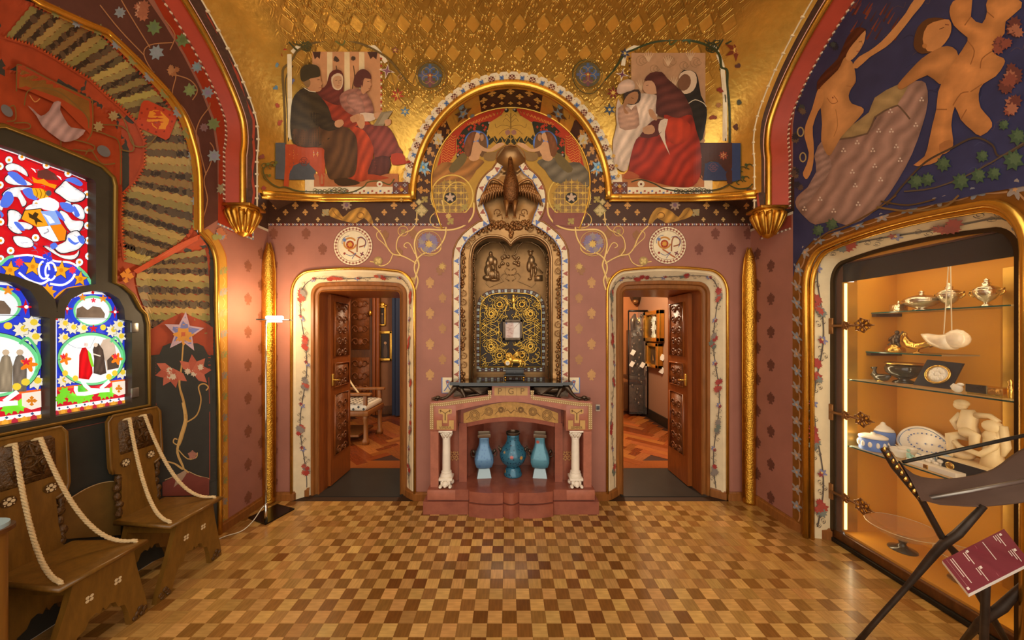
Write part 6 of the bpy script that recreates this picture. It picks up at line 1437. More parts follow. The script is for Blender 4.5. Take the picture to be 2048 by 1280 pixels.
leafy(P, 283, 22, 22, ['#b5765a', '#a86a52', '#c99a80'], 7); leafy(P, 345, 140, 16, ['#b5825a', '#a8704a'], 6); leafy(P, 438, 470, 18, ['#c07a56', '#8f9aa8', '#9a9a5c'], 7)
for i, (x, y, a) in enumerate(along([(437, 448), (505, 478)], 4.2)): P.shape(SQ, x, y, 3.6, a, '#e6dcc8' if i % 2 else '#8f9cb0')
for i, (x, y, a) in enumerate(along([(506, 478), (506, 426)], 4.2)): P.shape(SQ, x, y, 3.6, a, '#e6dcc8' if i % 2 else '#8f9cb0')
P.build('vine_band', wall_left, 'paint', 'brown band with ivy vines and gold edge')
# stencilled emblems on the two piers
def pier(parent, surf, y0, y1, zt, skip, c):
    P = Paint(surf, .00005, .001)
    for i in range(3):
        for j in range(8):
            for k in (0, 1):
                y, z = 2.95-i*.30-.15*k, 2.28-j*.285-.142*k
                if not y0 < y < y1 or z < .12: continue
                P.shape(EMB, y, z, .115, math.pi, c)
    return P.build('pier_emblem_pattern', parent, 'paint', 'stencilled emblems')
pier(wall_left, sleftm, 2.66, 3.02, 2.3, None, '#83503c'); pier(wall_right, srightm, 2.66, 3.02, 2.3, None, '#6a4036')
fb = Paint(sleftm, .0002, .001); fb.poly([(2.57, 2.52), (3.04, 2.52), (3.04, 2.80), (2.57, 2.80)], '#4a2f22')
for i in range(3): fb.shape(CROSS, 2.98-.14*i, 2.72-.04*(i % 2), .07, 0, '#c1873f')
fb.stroke([(2.58, 2.515), (3.04, 2.515)], .022, '#dccfb4'); fb.build('frieze_return', wall_left)
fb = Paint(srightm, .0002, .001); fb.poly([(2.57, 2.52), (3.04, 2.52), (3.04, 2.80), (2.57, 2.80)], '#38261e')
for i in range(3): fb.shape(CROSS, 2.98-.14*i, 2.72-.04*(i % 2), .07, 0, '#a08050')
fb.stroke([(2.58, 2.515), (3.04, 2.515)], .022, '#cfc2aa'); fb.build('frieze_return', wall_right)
# ================================================================ STAINED GLASS WINDOW
win = sempty('window_1', 'stained glass window with coat of arms above two pictorial lights', 'window', (XWIN, 1.73, 1.2))
XG = -2.45
def swin(u, v, o): return onX(u, v, XG+o)
def wm(pts): return [(onX(x, y, XWIN).y, onX(x, y, XWIN).z) for x, y in pts]
UP = [(185, 568), (185, 366), (180, 359), (137, 341), (100, 328)]
up_m = wm(UP); up_m = [(y, min(z, 2.45)) for y, z in up_m]
low = wm([(178, 570), (135, 577), (111, 599), (106, 624)])
up_poly = up_m+[(3.40-y, z) for y, z in up_m[::-1]][0:]+[(3.46-y, z) for y, z in low]+low[::-1]
LR = [(258, 806), (258, 642), (244, 639), (242, 617), (232, 598), (212, 585), (186, 581), (160, 585), (136, 598), (124, 617), (122, 637), (104, 637), (104, 833)]
lr_m = wm(LR); DYL = -.372; ll_m = [(y+DYL, z) for y, z in lr_m]
V, Fs = fill(win_m, [up_poly, lr_m, ll_m])
m = MB(); m.add([(XWIN+.02, y, z) for y, z in V], Fs); 
for pl in (up_poly, lr_m, ll_m): m.strip([(XWIN+.02, y, z) for y, z in pl], [(XG-.01, y, z) for y, z in pl], closed=True)
m.strip([(XWIN+.02, y, z) for y, z in win_m], [(XG-.02, y, z) for y, z in win_m], closed=True)
obj('window_frame', m, mat('frame_dark', '#3b362b', .5, var=.15, vscale=10), win, False, 'dark stone and iron window frame')
for pl, r in ((win_m, .012),): m = MB(); m.tube([(XWIN+.024, y, z) for y, z in pl], r, 6, closed=True); obj('frame_bead', m, mat('bead_gold', '#8a6a2c', .4, .6), win, 'all')
for (x, y) in ((267, 655), (268, 785)):
    m = MB(); p = onX(x, y, XWIN+.02); m.box(p.x, p.x+.012, p.y-.02, p.y+.02, p.z-.03, p.z+.03, bev=.003); obj('window_latch', m, mat('steel', '#8f8f8c', .3, .8), win, True)
glass = mat('stained_glass', attr=True, rough=.25, emit=.5)  # emission in the glass colours stands in for daylight from outside
BL, RD, WH, GN, OR, YG_, LD = '#2a3fd0', '#c8141e', '#e9edf4', '#69c98c', '#e2951c', '#d9c23a', '#20242c'
T5 = TT(0, 260, 4.0); T6 = TT(0, 540, 3.878)
def pane_base(poly_m, col):
    V, Fs = fill(poly_m); mm = MB(); mm.add([(XG, y, z) for y, z in V], Fs, col); return mm
G = Paint(swin, .00012, .0004); G.m = pane_base(up_poly, RD)
G.stroke([(-2, 293), (37, 306), (87, 325), (137, 342), (180, 361), (181, 400), (181, 572)], 8, WH); G.stroke([(2, 300), (87, 332), (137, 349), (174, 364), (176, 400), (176, 572)], 1, LD)
for x, y in ((42, 308), (92, 327), (138, 343), (178, 362), (181, 395), (181, 426), (181, 457), (181, 487), (181, 520), (181, 548)): G.shape(SQ, x, y, 8, .1, RD)
def quatre(x, y): G.dot(x, y, 8.4, LD, 10); G.dot(x, y, 7.6, WH, 10); G.dot(x, y, 3.2, OR, 8)
for x, y in ((72, 240), (175, 215), (372, 282), (545, 347), (697, 515), (703, 640), (703, 765), (706, 885), (710, 1010), (635, 1058), (285, 862), (85, 965), (540, 600), (290, 590), (5, 885), (5, 735), (0, 440), (0, 290), (5, 1030)): quatre(*T5([(x, y)])[0])
random.seed(2)
G.poly(T5([(300, 330), (370, 310), (440, 350), (470, 400), (380, 400), (300, 380)]), '#5a2f2a', 1)
def feather(pts, c, lead=1.2): G.poly(T5(pts), LD, 3); p = T5(pts); cx = sum(a for a, b in p)/len(p); cy = sum(b for a, b in p)/len(p); G.poly([(cx+(a-cx)*.92, cy+(b-cy)*.92) for a, b in p], c, 3, fold=(random.uniform(0, 180), 11, .14), grid=4)
for pts in ([(36, 290), (90, 262), (165, 285), (215, 330), (228, 375), (180, 350), (120, 320), (60, 330)], [(30, 395), (70, 350), (130, 345), (190, 390), (270, 440), (180, 445), (80, 435)], [(10, 520), (60, 470), (150, 450), (260, 460), (300, 520), (240, 500), (160, 480), (215, 580), (180, 620), (140, 540), (60, 540)], [(60, 640), (130, 640), (180, 690), (140, 730), (210, 740), (270, 770), (240, 800), (150, 790), (180, 830), (120, 830), (60, 780), (60, 720)], [(100, 850), (200, 850), (260, 880), (270, 930), (200, 945), (130, 920)], [(480, 440), (520, 400), (560, 430), (620, 470), (690, 520), (660, 570), (560, 580), (470, 520), (430, 490)], [(580, 590), (640, 600), (680, 660), (670, 720), (610, 700), (560, 640)], [(470, 640), (530, 660), (580, 720), (670, 730), (660, 790), (600, 840), (540, 790), (500, 720)], [(540, 830), (620, 800), (660, 850), (690, 880), (640, 950), (560, 980), (480, 990), (430, 940), (520, 890)], [(340, 930), (400, 940), (480, 1000), (600, 1000), (640, 960), (630, 1010), (580, 1040), (480, 1020)], [(230, 600), (310, 590), (330, 630), (200, 640)], [(0, 560), (30, 580), (20, 640), (0, 640)]): feather(pts, WH)
for pts in ([(60, 340), (120, 335), (190, 390), (215, 440), (150, 430), (90, 380)], [(0, 600), (40, 500), (90, 500), (110, 560), (60, 620)], [(180, 480), (250, 465), (300, 520), (290, 560), (220, 540)], [(110, 740), (150, 740), (200, 800), (160, 800)], [(520, 400), (590, 378), (660, 425), (640, 450), (570, 420)], [(480, 580), (560, 590), (600, 640), (560, 660), (500, 630)], [(590, 600), (640, 680), (600, 690)], [(400, 920), (440, 900), (460, 930), (420, 955)], [(620, 850), (670, 850), (675, 910), (640, 900)], [(430, 640), (480, 660), (520, 730), (470, 700)], [(0, 645), (30, 680), (10, 700)], [(262, 925), (290, 940), (280, 955)], [(550, 860), (600, 900), (640, 890), (600, 920), (550, 890)]): G.poly(T5(pts), '#4a6fe0', 3)
for i in range(40): x, y = random.uniform(30, 660), random.uniform(290, 980); G.stroke(T5([(x, y), (x+random.uniform(10, 40), y+random.uniform(-10, 25)), (x+random.uniform(20, 60), y+random.uniform(0, 30))]), .6, '#5a6a90', 3)
sh_ = [(200, 645), (325, 632), (480, 752), (528, 805), (520, 880), (425, 893), (335, 850), (285, 765), (172, 712)]
G.poly(T5([(x+(x-360)*.05, y+(y-760)*.05) for x, y in sh_]), LD); G.poly(T5([(200, 645), (325, 632), (385, 765), (295, 775), (172, 712)]), OR); G.poly(T5([(325, 650), (440, 645), (490, 752), (388, 765)]), '#7fa3e6'); G.poly(T5([(293, 778), (400, 765), (470, 890), (425, 893), (335, 850)]), WH); G.poly(T5([(402, 765), (490, 752), (530, 805), (520, 882), (472, 888)]), '#dc7d14')
G.poly(T5([(225, 660), (260, 680), (280, 655), (310, 670), (295, 700), (345, 740), (300, 735), (290, 765), (275, 720), (235, 700)]), '#3a2a14'); G.poly(T5([(340, 670), (400, 690), (440, 740), (400, 750), (370, 700)]), WH); G.stroke(T5([(350, 830), (390, 810), (375, 790)]), 3, '#9aa0b0', 2)
G.poly(T5([(255, 465), (330, 468), (395, 505), (385, 545), (330, 560), (270, 520)]), '#d9a21e', 1)
for i in range(3): G.stroke(T5([(285+i*32, 470), (300+i*32, 510), (290+i*30, 545)]), 1.6, '#8a5a10', 3)
G.poly(T5([(300, 565), (350, 545), (400, 540), (470, 580), (460, 640), (390, 645), (320, 620)]), '#dbe6f2', 2); G.dot(*T5([(390, 505)])[0], 6, '#4a4a50'); G.poly(T5([(255, 372), (300, 400), (350, 390), (390, 425), (455, 440), (440, 470), (330, 430), (270, 420)]), '#d98a14')
for x, y in ((265, 320), (470, 380)): 
    for q in range(3): G.stroke(T5([(x-15+q*8, y-15+q*6), (x+15+q*4, y+q*10)]), 1.4, WH)
# blue scroll tympanum
G.poly(T5([(0, 1085), (60, 1020), (150, 1000), (300, 1010), (400, 1030), (520, 1060), (620, 1095), (700, 1170), (742, 1250), (520, 1290), (420, 1400), (380, 1470), (350, 1400), (250, 1290), (100, 1190), (0, 1170)]), BL)
G.stroke(T5([(0, 1080), (60, 1025), (110, 1010)]), 6, GN, 3); G.stroke(T5([(620, 1095), (690, 1160), (738, 1250)]), 6, GN, 3); G.stroke(T5([(110, 1012), (220, 1000), (330, 1020), (450, 1050), (560, 1060), (625, 1095)]), 4, WH, 3)
for x, y, r in ((82, 1120, 29), (262, 1092, 31), (490, 1122, 29), (642, 1192, 24)): q = T5([(x, y)])[0]; G.shape(STAR5, q[0], q[1], r*1.45, .1, LD); G.shape(STAR5, q[0], q[1], r*1.3, .1, '#dd9a20'); G.dot(q[0], q[1], 4.5, '#c27c10')
for c in ((352, 1120), (405, 1130)): G.stroke(T5(ell(c[0], c[1], 42, 70, 0, 330, 22)), 4, WH)
G.stroke(T5([(150, 1140), (230, 1200), (330, 1230), (400, 1190)]), 4.5, WH, 4); G.stroke(T5([(400, 1230), (500, 1240), (570, 1200), (600, 1150)]), 4.5, WH, 4); G.shape(LEAF, *T5([(155, 1060)])[0], 20, 0, '#d8304a'); G.shape(LEAF, *T5([(580, 1120)])[0], 18, 0, '#d8304a'); G.shape(CROSS, *T5([(380, 1020)])[0], 26, .5, BL)
G.stroke(T5([(0, 1180), (100, 1200), (210, 1240), (290, 1310), (345, 1410), (370, 1460)]), 4.5, OR, 4); G.stroke(T5([(720, 1248), (540, 1270), (440, 1350), (405, 1450)]), 4.5, OR, 4); G.shape(LEAF, *T5([(378, 1300)])[0], 38, 0, '#dd9a20'); G.shape(DIA, *T5([(378, 1400)])[0], 17, 0, '#3550e0')
G.build('upper_light', win, glass, 'red and blue glass with a quartered shield and blue-white mantling')
def lower_light(dy, name, label, second):
    def sw(u, v, o): p = onX(u, v, XG+o); return Vector((p.x, p.y+dy, p.z))
    G = Paint(sw, .00012, .0004); G.m = pane_base(lr_m if dy == 0 else ll_m, WH)
    G.poly(T6([(440, 400), (500, 395), (508, 300), (560, 220), (650, 190), (720, 186), (800, 190), (870, 220), (915, 300), (915, 400), (972, 405), (972, 980), (440, 1080)]), BL)
    G.poly(T6([(440, 925), (972, 850), (972, 985), (440, 1065)]), '#c01c2c'); G.poly(T6([(440, 910), (972, 845), (972, 862), (440, 930)]), '#e0641a')
    for x, y in ((500, 950), (560, 990), (630, 930), (680, 980), (800, 960), (850, 950), (470, 1000), (620, 1000)): G.shape(LEAF, *T6([(x, y)])[0], 26, x, '#6fd030' if x % 3 else '#4fb02c')
    G.poly(T6([(440, 1062), (972, 985), (975, 1005), (440, 1090)]), WH)
    for i in range(8): q = T6([(460+i*66, 1075-i*10.5)])[0]; G.shape(DIA, q[0], q[1], 5, 0, '#3a4a70')
    G.poly(T6([(440, 1092), (975, 1008), (998, 1004), (998, 1030), (412, 1135), (412, 1100)]), '#c8862c')
    for i in range(12): q = T6([(440+i*49, 1108-i*8)])[0]; G.shape(radial(3, .42, .5), q[0], q[1], 11, 0, '#b02a3c' if i % 2 == 0 else '#dfa23a')
    G.stroke(T6([(420, 400), (420, 1100)]), 5.5, WH); G.stroke(T6([(986, 410), (986, 1010)]), 5.5, WH); G.stroke(T6([(490, 380), (494, 300), (550, 215), (640, 178), (720, 172), (810, 180), (890, 220), (930, 300), (932, 385)]), 5.5, WH, 2)
    for y in (480, 610, 740, 870, 1000): G.shape(SQ, *T6([(420, y)])[0], 5.5, 0, RD); G.shape(SQ, *T6([(986, y-20)])[0], 5.5, 0, RD)
    for x, y in ((500, 275), (590, 195), (720, 175), (850, 212), (920, 300), (440, 378)): G.shape(SQ, *T6([(x, y)])[0], 5.5, .3, RD)
    for x, y in ((495, 420), (560, 450), (640, 455), (495, 530), (870, 470), (920, 430), (930, 520), (490, 860), (540, 840), (940, 800)): leaf_c = '#d8d8cc'; G.shape(LEAF, *T6([(x, y)])[0], 30, x*.1, LD); G.shape(LEAF, *T6([(x, y)])[0], 28, x*.1, leaf_c); G.dot(*T6([(x+12, y-8)])[0], 5.5, YG_)
    G.poly(T6(ell(718, 315, 150, 118, n=30)), GN); G.poly(T6(ell(718, 320, 132, 104, n=30)), '#dbe7f2'); G.poly(T6([(590, 370), (595, 300), (640, 280), (680, 310), (720, 280), (780, 290), (815, 340), (810, 372)]), '#6a5a4c', 1, grid=4, mott=.4); G.stroke(T6([(590, 374), (860, 380)]), 1, LD)
    G.poly(T6(ell(705, 690, 262, 208, n=40)), LD); G.poly(T6(ell(705, 690, 258, 204, n=40)), GN); G.poly(T6(ell(705, 692, 236, 184, n=40)), '#dfe8f0')
    G.stroke(T6([(600, 605), (700, 605), (740, 520)]), .8, '#8a93a8'); G.stroke(T6([(500, 560), (590, 605)]), .8, '#8a93a8')
    if not second:
        G.poly(T6([(770, 600), (800, 540), (850, 530), (890, 580), (900, 640), (920, 760), (830, 780), (815, 700)]), '#b8a99a', 1, grid=4, mott=.2); G.poly(T6([(830, 700), (880, 650), (930, 700), (920, 760), (835, 775)]), '#4a3f38', 1)
        G.poly(T6([(615, 660), (635, 605), (665, 600), (690, 640), (712, 700), (718, 800), (690, 850), (610, 840)]), '#c00d18', 1, fold=(10, 12, .2), grid=4); G.poly(T6([(680, 620), (705, 650), (730, 750), (710, 750), (690, 690)]), '#7cc832'); G.dot(*T6([(668, 580)])[0], 4.5, '#e8c9c0'); G.poly(T6([(650, 590), (655, 560), (670, 580)]), '#e8b0b0')
        G.poly(T6([(720, 620), (735, 575), (765, 570), (800, 620), (815, 720), (825, 800), (780, 815), (725, 800), (730, 690)]), '#463a34', 1, fold=(15, 12, .2), grid=4); G.dot(*T6([(742, 580)])[0], 4.5, '#cfc0b0'); G.stroke(T6([(720, 650), (780, 668)]), 2.4, '#d8d0c4')
    else:
        for i in range(6): x = 500+i*72; G.poly(T6([(x-34, 860), (x-36, 700), (x-20, 640), (x, 620), (x+22, 640), (x+36, 700), (x+34, 860)]), ['#8a8070', '#a39782', '#6f675c', '#99907c', '#857b68', '#6a6258'][i], 1, fold=(5, 9, .22), grid=4); G.dot(*T6([(x, 612)])[0], 5, '#b8a890')
    for x, y in ((505, 690), (905, 690)): G.shape(FLOW5, *T6([(x, y)])[0], 26, .3, '#e07c1c'); G.shape(FLOW5, *T6([(x-12, y-18)])[0], 13, 0, '#cf2436')
    for x, y in ((640, 212), (800, 222)): G.shape(FLOW5, *T6([(x, y)])[0], 16, 0, '#d98a28')
    for x, y in ((520, 300), (890, 325)): G.shape(STAR4, *T6([(x, y)])[0], 26, 0, '#b81426'); G.dot(*T6([(x+4, y)])[0], 3, WH)
    G.shape(FLOW5, *T6([(725, 455)])[0], 16, 0, '#b81426'); G.shape(FLOW5, *T6([(725, 235)])[0], 11, 0, '#d8304a')
    for x, y in ((505, 800), (585, 840), (845, 828), (890, 800), (800, 445)): G.dot(*T6([(x, y)])[0], 6, '#d8c23c', 9)
    G.stroke(T6([(590, 900), (600, 960), (720, 950), (790, 930)]), 8, WH, 2); G.stroke(T6([(640, 860), (700, 930), (850, 930)]), 8, WH, 2); G.stroke(T6([(780, 920), (850, 860)]), 7, WH); G.stroke(T6([(860, 560), (900, 520), (950, 600), (965, 690), (940, 740)]), 4, '#57b878', 3)
    G.poly(T6([(870, 872), (970, 858), (972, 960), (920, 976), (872, 950)]), '#e8ddd0'); G.shape(CROSS, *T6([(922, 920)])[0], 17, 0, '#c87a1c')
    for y in (510, 700): G.stroke(T6([(445, y), (480, y-10)]), .8, LD)
    G.build(name, win, glass, label)
lower_light(0, 'pictorial_light', 'glass scene with a red-robed figure in a green ring', False); lower_light(DYL, 'pictorial_light', 'glass scene with a row of grey-robed figures', True)
# nothing shines from behind: the panes' own glow imitates daylight
# ================================================================ RIGHT WALL MURAL
P = Paint(sright, .00002, .001); T = TT(1480, 0, 2.56); random.seed(31)
bt = [(1586, 556), (1592, 527), (1607, 500), (1627, 480), (1650, 469), (1685, 460), (1735, 441), (1785, 424), (1885, 405), (1960, 388), (2048, 372), (2130, 380), (2200, 400), (2240, 440), (2255, 560), (2420, 620)]
P.poly([(1586, 250), (1592, 205), (1612, 150), (1640, 100), (1678, 40), (1706, -4), (1790, -95), (1960, -190), (2400, -330), (3100, -500), (3100, 330)]+bt[::-1], '#33365a', grid=18, mott=.22)
for i in range(26): x, y = random.uniform(560, 800), random.uniform(0, 170); P.stroke(T([(x, y+40), (x+18, y+10), (x+36, y-20)]), 4, random.choice(['#6a2e20', '#82402a', '#4a2a2a']), 2, taper=True)
for i in range(40): x, y = random.uniform(640, 1400), random.uniform(20, 900); P.stroke(T([(x, y), (x+30, y-20), (x+60, y-10), (x+70, y-40)]), 1, random.choice(['#454b6e', '#5a4a52', '#2a2c48']), 3)
for x, y in ((290, 480), (290, 700), (285, 880), (310, 560), (300, 950), (440, 200), (480, 230)): leafy(P, *T([(x, y)])[0], 14, ['#3f4a4a', '#5a4a42', '#2a2e3c', '#6a5a4a'], 5)
for x, y in ((310, 675), (322, 805)): P.stroke(ell(*T([(x, y)])[0], 6, 9, n=12), 2.6, '#b5a06a', closed=True)
SKN = '#cd9158'
# drapery
P.poly(T([(505, 712), (560, 680), (655, 660), (700, 600), (810, 432), (900, 415), (950, 425), (962, 520), (935, 640), (880, 790), (810, 920), (720, 1050), (620, 1130), (540, 1152), (470, 1132), (385, 1150), (335, 1115), (288, 1060), (290, 1010), (345, 960), (405, 900), (440, 850), (460, 790)]), '#9a7768', 2, fold=(35, 26, .24), grid=6)
P.poly(T([(510, 712), (560, 650), (660, 575), (690, 500), (810, 432), (860, 440), (815, 520), (790, 550), (690, 600), (652, 682)]), '#ad9060', 2, fold=(110, 30, .12), grid=6); P.stroke(T([(505, 714), (652, 684), (690, 600), (790, 545), (820, 550), (870, 610)]), 3.5, '#6a5240', 2)
P.poly(T([(380, 800), (420, 720), (450, 790), (470, 850), (420, 940), (330, 1060), (300, 1040), (390, 880)]), '#a58578', 2, fold=(60, 12, .25), grid=5)
for x, y in ((530, 770), (600, 730), (710, 670), (775, 670), (680, 770), (575, 880), (590, 950), (410, 1020), (605, 1045), (720, 920), (800, 750), (820, 820), (330, 1070), (900, 640), (770, 570), (930, 510), (690, 850), (480, 1080)):
    q = T([(x, y)])[0]
    for a in range(3): P.dot(q[0]+3.4*math.cos(a*2.1+.5), q[1]+3.4*math.sin(a*2.1+.5), 2., '#d9c3b0', 6)
# woman
P.poly(T([(395, 420), (440, 360), (500, 300), (535, 220), (560, 175), (600, 140), (645, 150), (632, 180), (600, 200), (575, 250), (545, 300), (500, 360), (440, 420), (400, 480)]), '#5a2b1c', 2, fold=(50, 12, .3), grid=5)
P.poly(T([(540, 292), (575, 318), (590, 370), (592, 420), (572, 450), (556, 490), (572, 530), (622, 548), (632, 575), (575, 640), (515, 705), (470, 785), (445, 790), (416, 720), (420, 640), (414, 560), (403, 470), (430, 428), (500, 360), (522, 318)]), SKN, 2, fold=(20, 60, .1), mott=.1, grid=6)
P.poly(T([(403, 455), (432, 470), (420, 540), (400, 570), (372, 650), (377, 730), (378, 800), (368, 870), (345, 915), (330, 910), (322, 885), (342, 840), (352, 780), (330, 700), (336, 640), (368, 560), (388, 490)]), '#c98d55', 2, mott=.1, grid=6)
P.poly(T([(575, 335), (610, 290), (660, 262), (725, 212), (790, 140), (850, 65), (895, -6), (952, -6), (890, 75), (800, 190), (745, 242), (665, 292), (600, 350)]), '#cc9058', 2, mott=.1, grid=6)
P.poly(T([(596, 205), (642, 155), (640, 195), (632, 225), (612, 260), (590, 290), (560, 312), (540, 296), (560, 250)]), '#d09862', 2); P.stroke(T([(608, 215), (625, 212)]), 1.2, '#5a3420'); P.stroke(T([(596, 262), (612, 262)]), 1.4, '#a05040'); P.stroke(T([(620, 205), (628, 232), (618, 240)]), 1, '#a0683c')
P.stroke(T([(480, 490), (500, 520), (470, 530), (445, 500)]), 1.5, '#a86c3c', 3); P.stroke(T([(545, 440), (575, 440), (590, 415)]), 1.5, '#a86c3c', 3); P.dot(*T([(475, 500)])[0], 1.8, '#a05a3c'); P.stroke(T([(490, 560), (500, 640), (480, 700)]), 1.4, '#b0763f', 3)
# children
P.poly(T([(890, 210), (910, 140), (960, 95), (1030, 92), (1075, 110), (1085, 150), (1060, 210), (1000, 260), (930, 275), (895, 250)]), '#5f3a20', 2); P.poly(T([(935, 200), (960, 130), (1020, 105), (1070, 100), (1082, 140), (1070, 190), (1020, 250), (960, 262)]), '#c88850', 2, mott=.1, grid=6); P.stroke(T([(1020, 150), (1045, 140)]), 1.4, '#5a3420'); P.stroke(T([(1050, 125), (1070, 128)]), 1.6, '#7a3a2a'); P.dot(*T([(945, 235)])[0], 5, '#b5763f')
P.poly(T([(1000, 255), (1060, 235), (1110, 260), (1120, 340), (1080, 420), (1020, 430), (960, 385), (870, 432), (825, 458), (806, 440), (830, 405), (880, 350), (930, 300)]), '#b97c46', 2, fold=(60, 40, .12), mott=.1, grid=6)
P.poly(T([(1072, 60), (1090, 8), (1130, -6), (1190, -6), (1182, 85), (1240, 120), (1265, 60), (1270, -6), (1420, -6), (1440, 40), (1360, 110), (1355, 170), (1290, 262), (1350, 298), (1352, 330), (1310, 390), (1245, 430), (1222, 480), (1232, 552), (1278, 605), (1290, 650), (1232, 696), (1185, 665), (1130, 612), (1100, 545), (1082, 640), (1092, 720), (1080, 765), (1035, 790), (1005, 830), (940, 848), (888, 845), (945, 800), (968, 720), (985, 640), (1005, 560), (1015, 470), (1050, 390), (1100, 310), (1165, 210), (1150, 180), (1095, 130)]), '#c9854a', 2, fold=(100, 70, .12), mott=.12, grid=6)
P.poly(T([(1020, 740), (1075, 715), (1092, 740), (1070, 775), (1030, 790)]), '#a86c3c', 2)
for p in ([(1165, 210), (1200, 260), (1180, 330)], [(1090, 540), (1130, 480), (1170, 470)], [(1240, 430), (1180, 470)], [(1182, 85), (1150, 130)], [(1265, 60), (1300, 90)], [(1005, 560), (1060, 560)], [(1130, 612), (1160, 560)], [(1290, 262), (1240, 300), (1230, 350)]): P.stroke(T(p), 2.2, '#9a5f32', 3)
# branch, leaves
P.stroke(T([(750, 1050), (850, 930), (950, 830), (1080, 760), (1200, 705), (1290, 740), (1330, 800), (1454, 740)]), 4, '#4a3a2c', 4); P.stroke(T([(840, 980), (1000, 960), (1200, 880), (1454, 730)]), 3, '#5a4a38', 3)
for x, y, r in ((900, 930, 44), (960, 920, 40), (1040, 840, 44), (1130, 930, 50), (1220, 900, 44), (1300, 890, 40), (1400, 820, 60), (1420, 700, 50), (1240, 800, 36), (1350, 640, 30), (400, 1180, 34), (470, 1150, 36)): q = T([(x, y)])[0]; P.shape(LEAF, q[0], q[1], r*.8, x, '#41573f'); P.shape(LEAF, q[0]+3, q[1]-3, r*.5, x+1, '#54694a')
for x, y in ((1370, 440), (1400, 380), (1420, 150), (1340, 220), (1390, 540)): leafy(P, *T([(x, y)])[0], 26, ['#8a4a3c', '#6a3a34', '#a86a50'], 6)
P.stroke(T([(370, 1250), (450, 1190), (560, 1150), (700, 1070), (800, 1000)]), 3, '#6a4a28', 3); P.stroke(T([(700, 1060), (860, 1080), (1040, 1060), (1120, 1000)]), 4, '#7a5a30', 4); P.stroke(T([(720, 1030), (860, 1050), (1000, 1020)]), 3, '#5a4222', 4)
P.build('mural_woman_and_children', wall_right, 'paint', 'mural of a half-draped woman reaching up beside nude children')
# red band between the rib and the mural
P = Paint(sright, .0001, .0006); P.poly([(1583, 455), (1583, 250), (1590, 205), (1610, 150), (1638, 100), (1676, 40), (1703, -4), (1655, -4), (1620, 60), (1590, 130), (1572, 200), (1563, 300), (1562, 430)], '#a3371f'); P.poly([(1520, 478), (1583, 456), (1583, 420), (1522, 430)], '#8f4030')
for i, (x, y, a) in enumerate(along([(1520, 478), (1583, 456)], 4.2)): P.shape(SQ, x, y, 3.6, a, '#e0d6c2' if i % 2 else '#8a6a5a')
P.build('red_band', wall_right)
# ---- vitrine surround: flowers on the band, vine on the cream splay
def side_fn(A_, B_, xa, xb, n=200):
    a = resample(A_, n); b = resample(B_, n); LEN = sum((Vector(p)-Vector(q)).length for p, q in zip(a, a[1:]))
    def f(u, v, o=0.):
        i = min(max(u/LEN, 0), .9999)*(n-1); j = int(i); q = i-j
        pa = Vector((xa, a[j][0]+(a[j+1][0]-a[j][0])*q, a[j][1]+(a[j+1][1]-a[j][1])*q)); pb = Vector((xb, b[j][0]+(b[j+1][0]-b[j][0])*q, b[j][1]+(b[j+1][1]-b[j][1])*q)); p = pa.lerp(pb, v)
        return p+(Vector((0, 1.2, 1.2))-p).normalized()*o
    f.len = LEN; return f
f = side_fn(vit_out, vit_g, XR, XR+.02); P = Paint(lambda u, v, o: f(u, v, o), .0001, .001)
u = .1; k = 0
while u < f.len-.1:
    sh2 = lambda outline, uu, vv, r, rot, col: P.m.add([f(uu+r*(a*math.sin(rot)+b*math.cos(rot)), vv+r/.112*(a*math.cos(rot)-b*math.sin(rot)), .0015+k*.00001+(.0006 if r < .03 else 0)) for a, b in outline], [tuple(q) for q in tessellate_polygon([[Vector((a, b, 0)) for a, b in outline]])], lin(col))
    sh2(FLOW5, u, .28, .085, k, '#8a8f94' if k % 2 else '#9a8f86'); sh2(STAR5, u, .28, .029, k, '#c99a6a')
    A_ = [f(u+t*.13, .3+.14*math.sin(t*3.14), .0012) for t in np.linspace(.2, .9, 7)]; B_ = [f(u+t*.13, .38+.14*math.sin(t*3.14), .0012) for t in np.linspace(.2, .9, 7)]; P.m.strip(A_, B_, '#b5875a')
    u += .135; k += 1
P.build('band_flowers', wall_right, 'paint', 'grey flowers on the gold band')
f2 = side_fn([(y, z) for y, z in vit_g], vit_in, XR+.02, XV-.02); P = Paint(lambda u, v, o: f2(u, v, o), .00015, .001); random.seed(8)
vine(P, f2, .16, ['#a03c38', '#933a3a', '#77807c', '#a84a40'], 1.25); P.build('painted_vine', wall_right, 'paint', 'painted vine with red leaves')
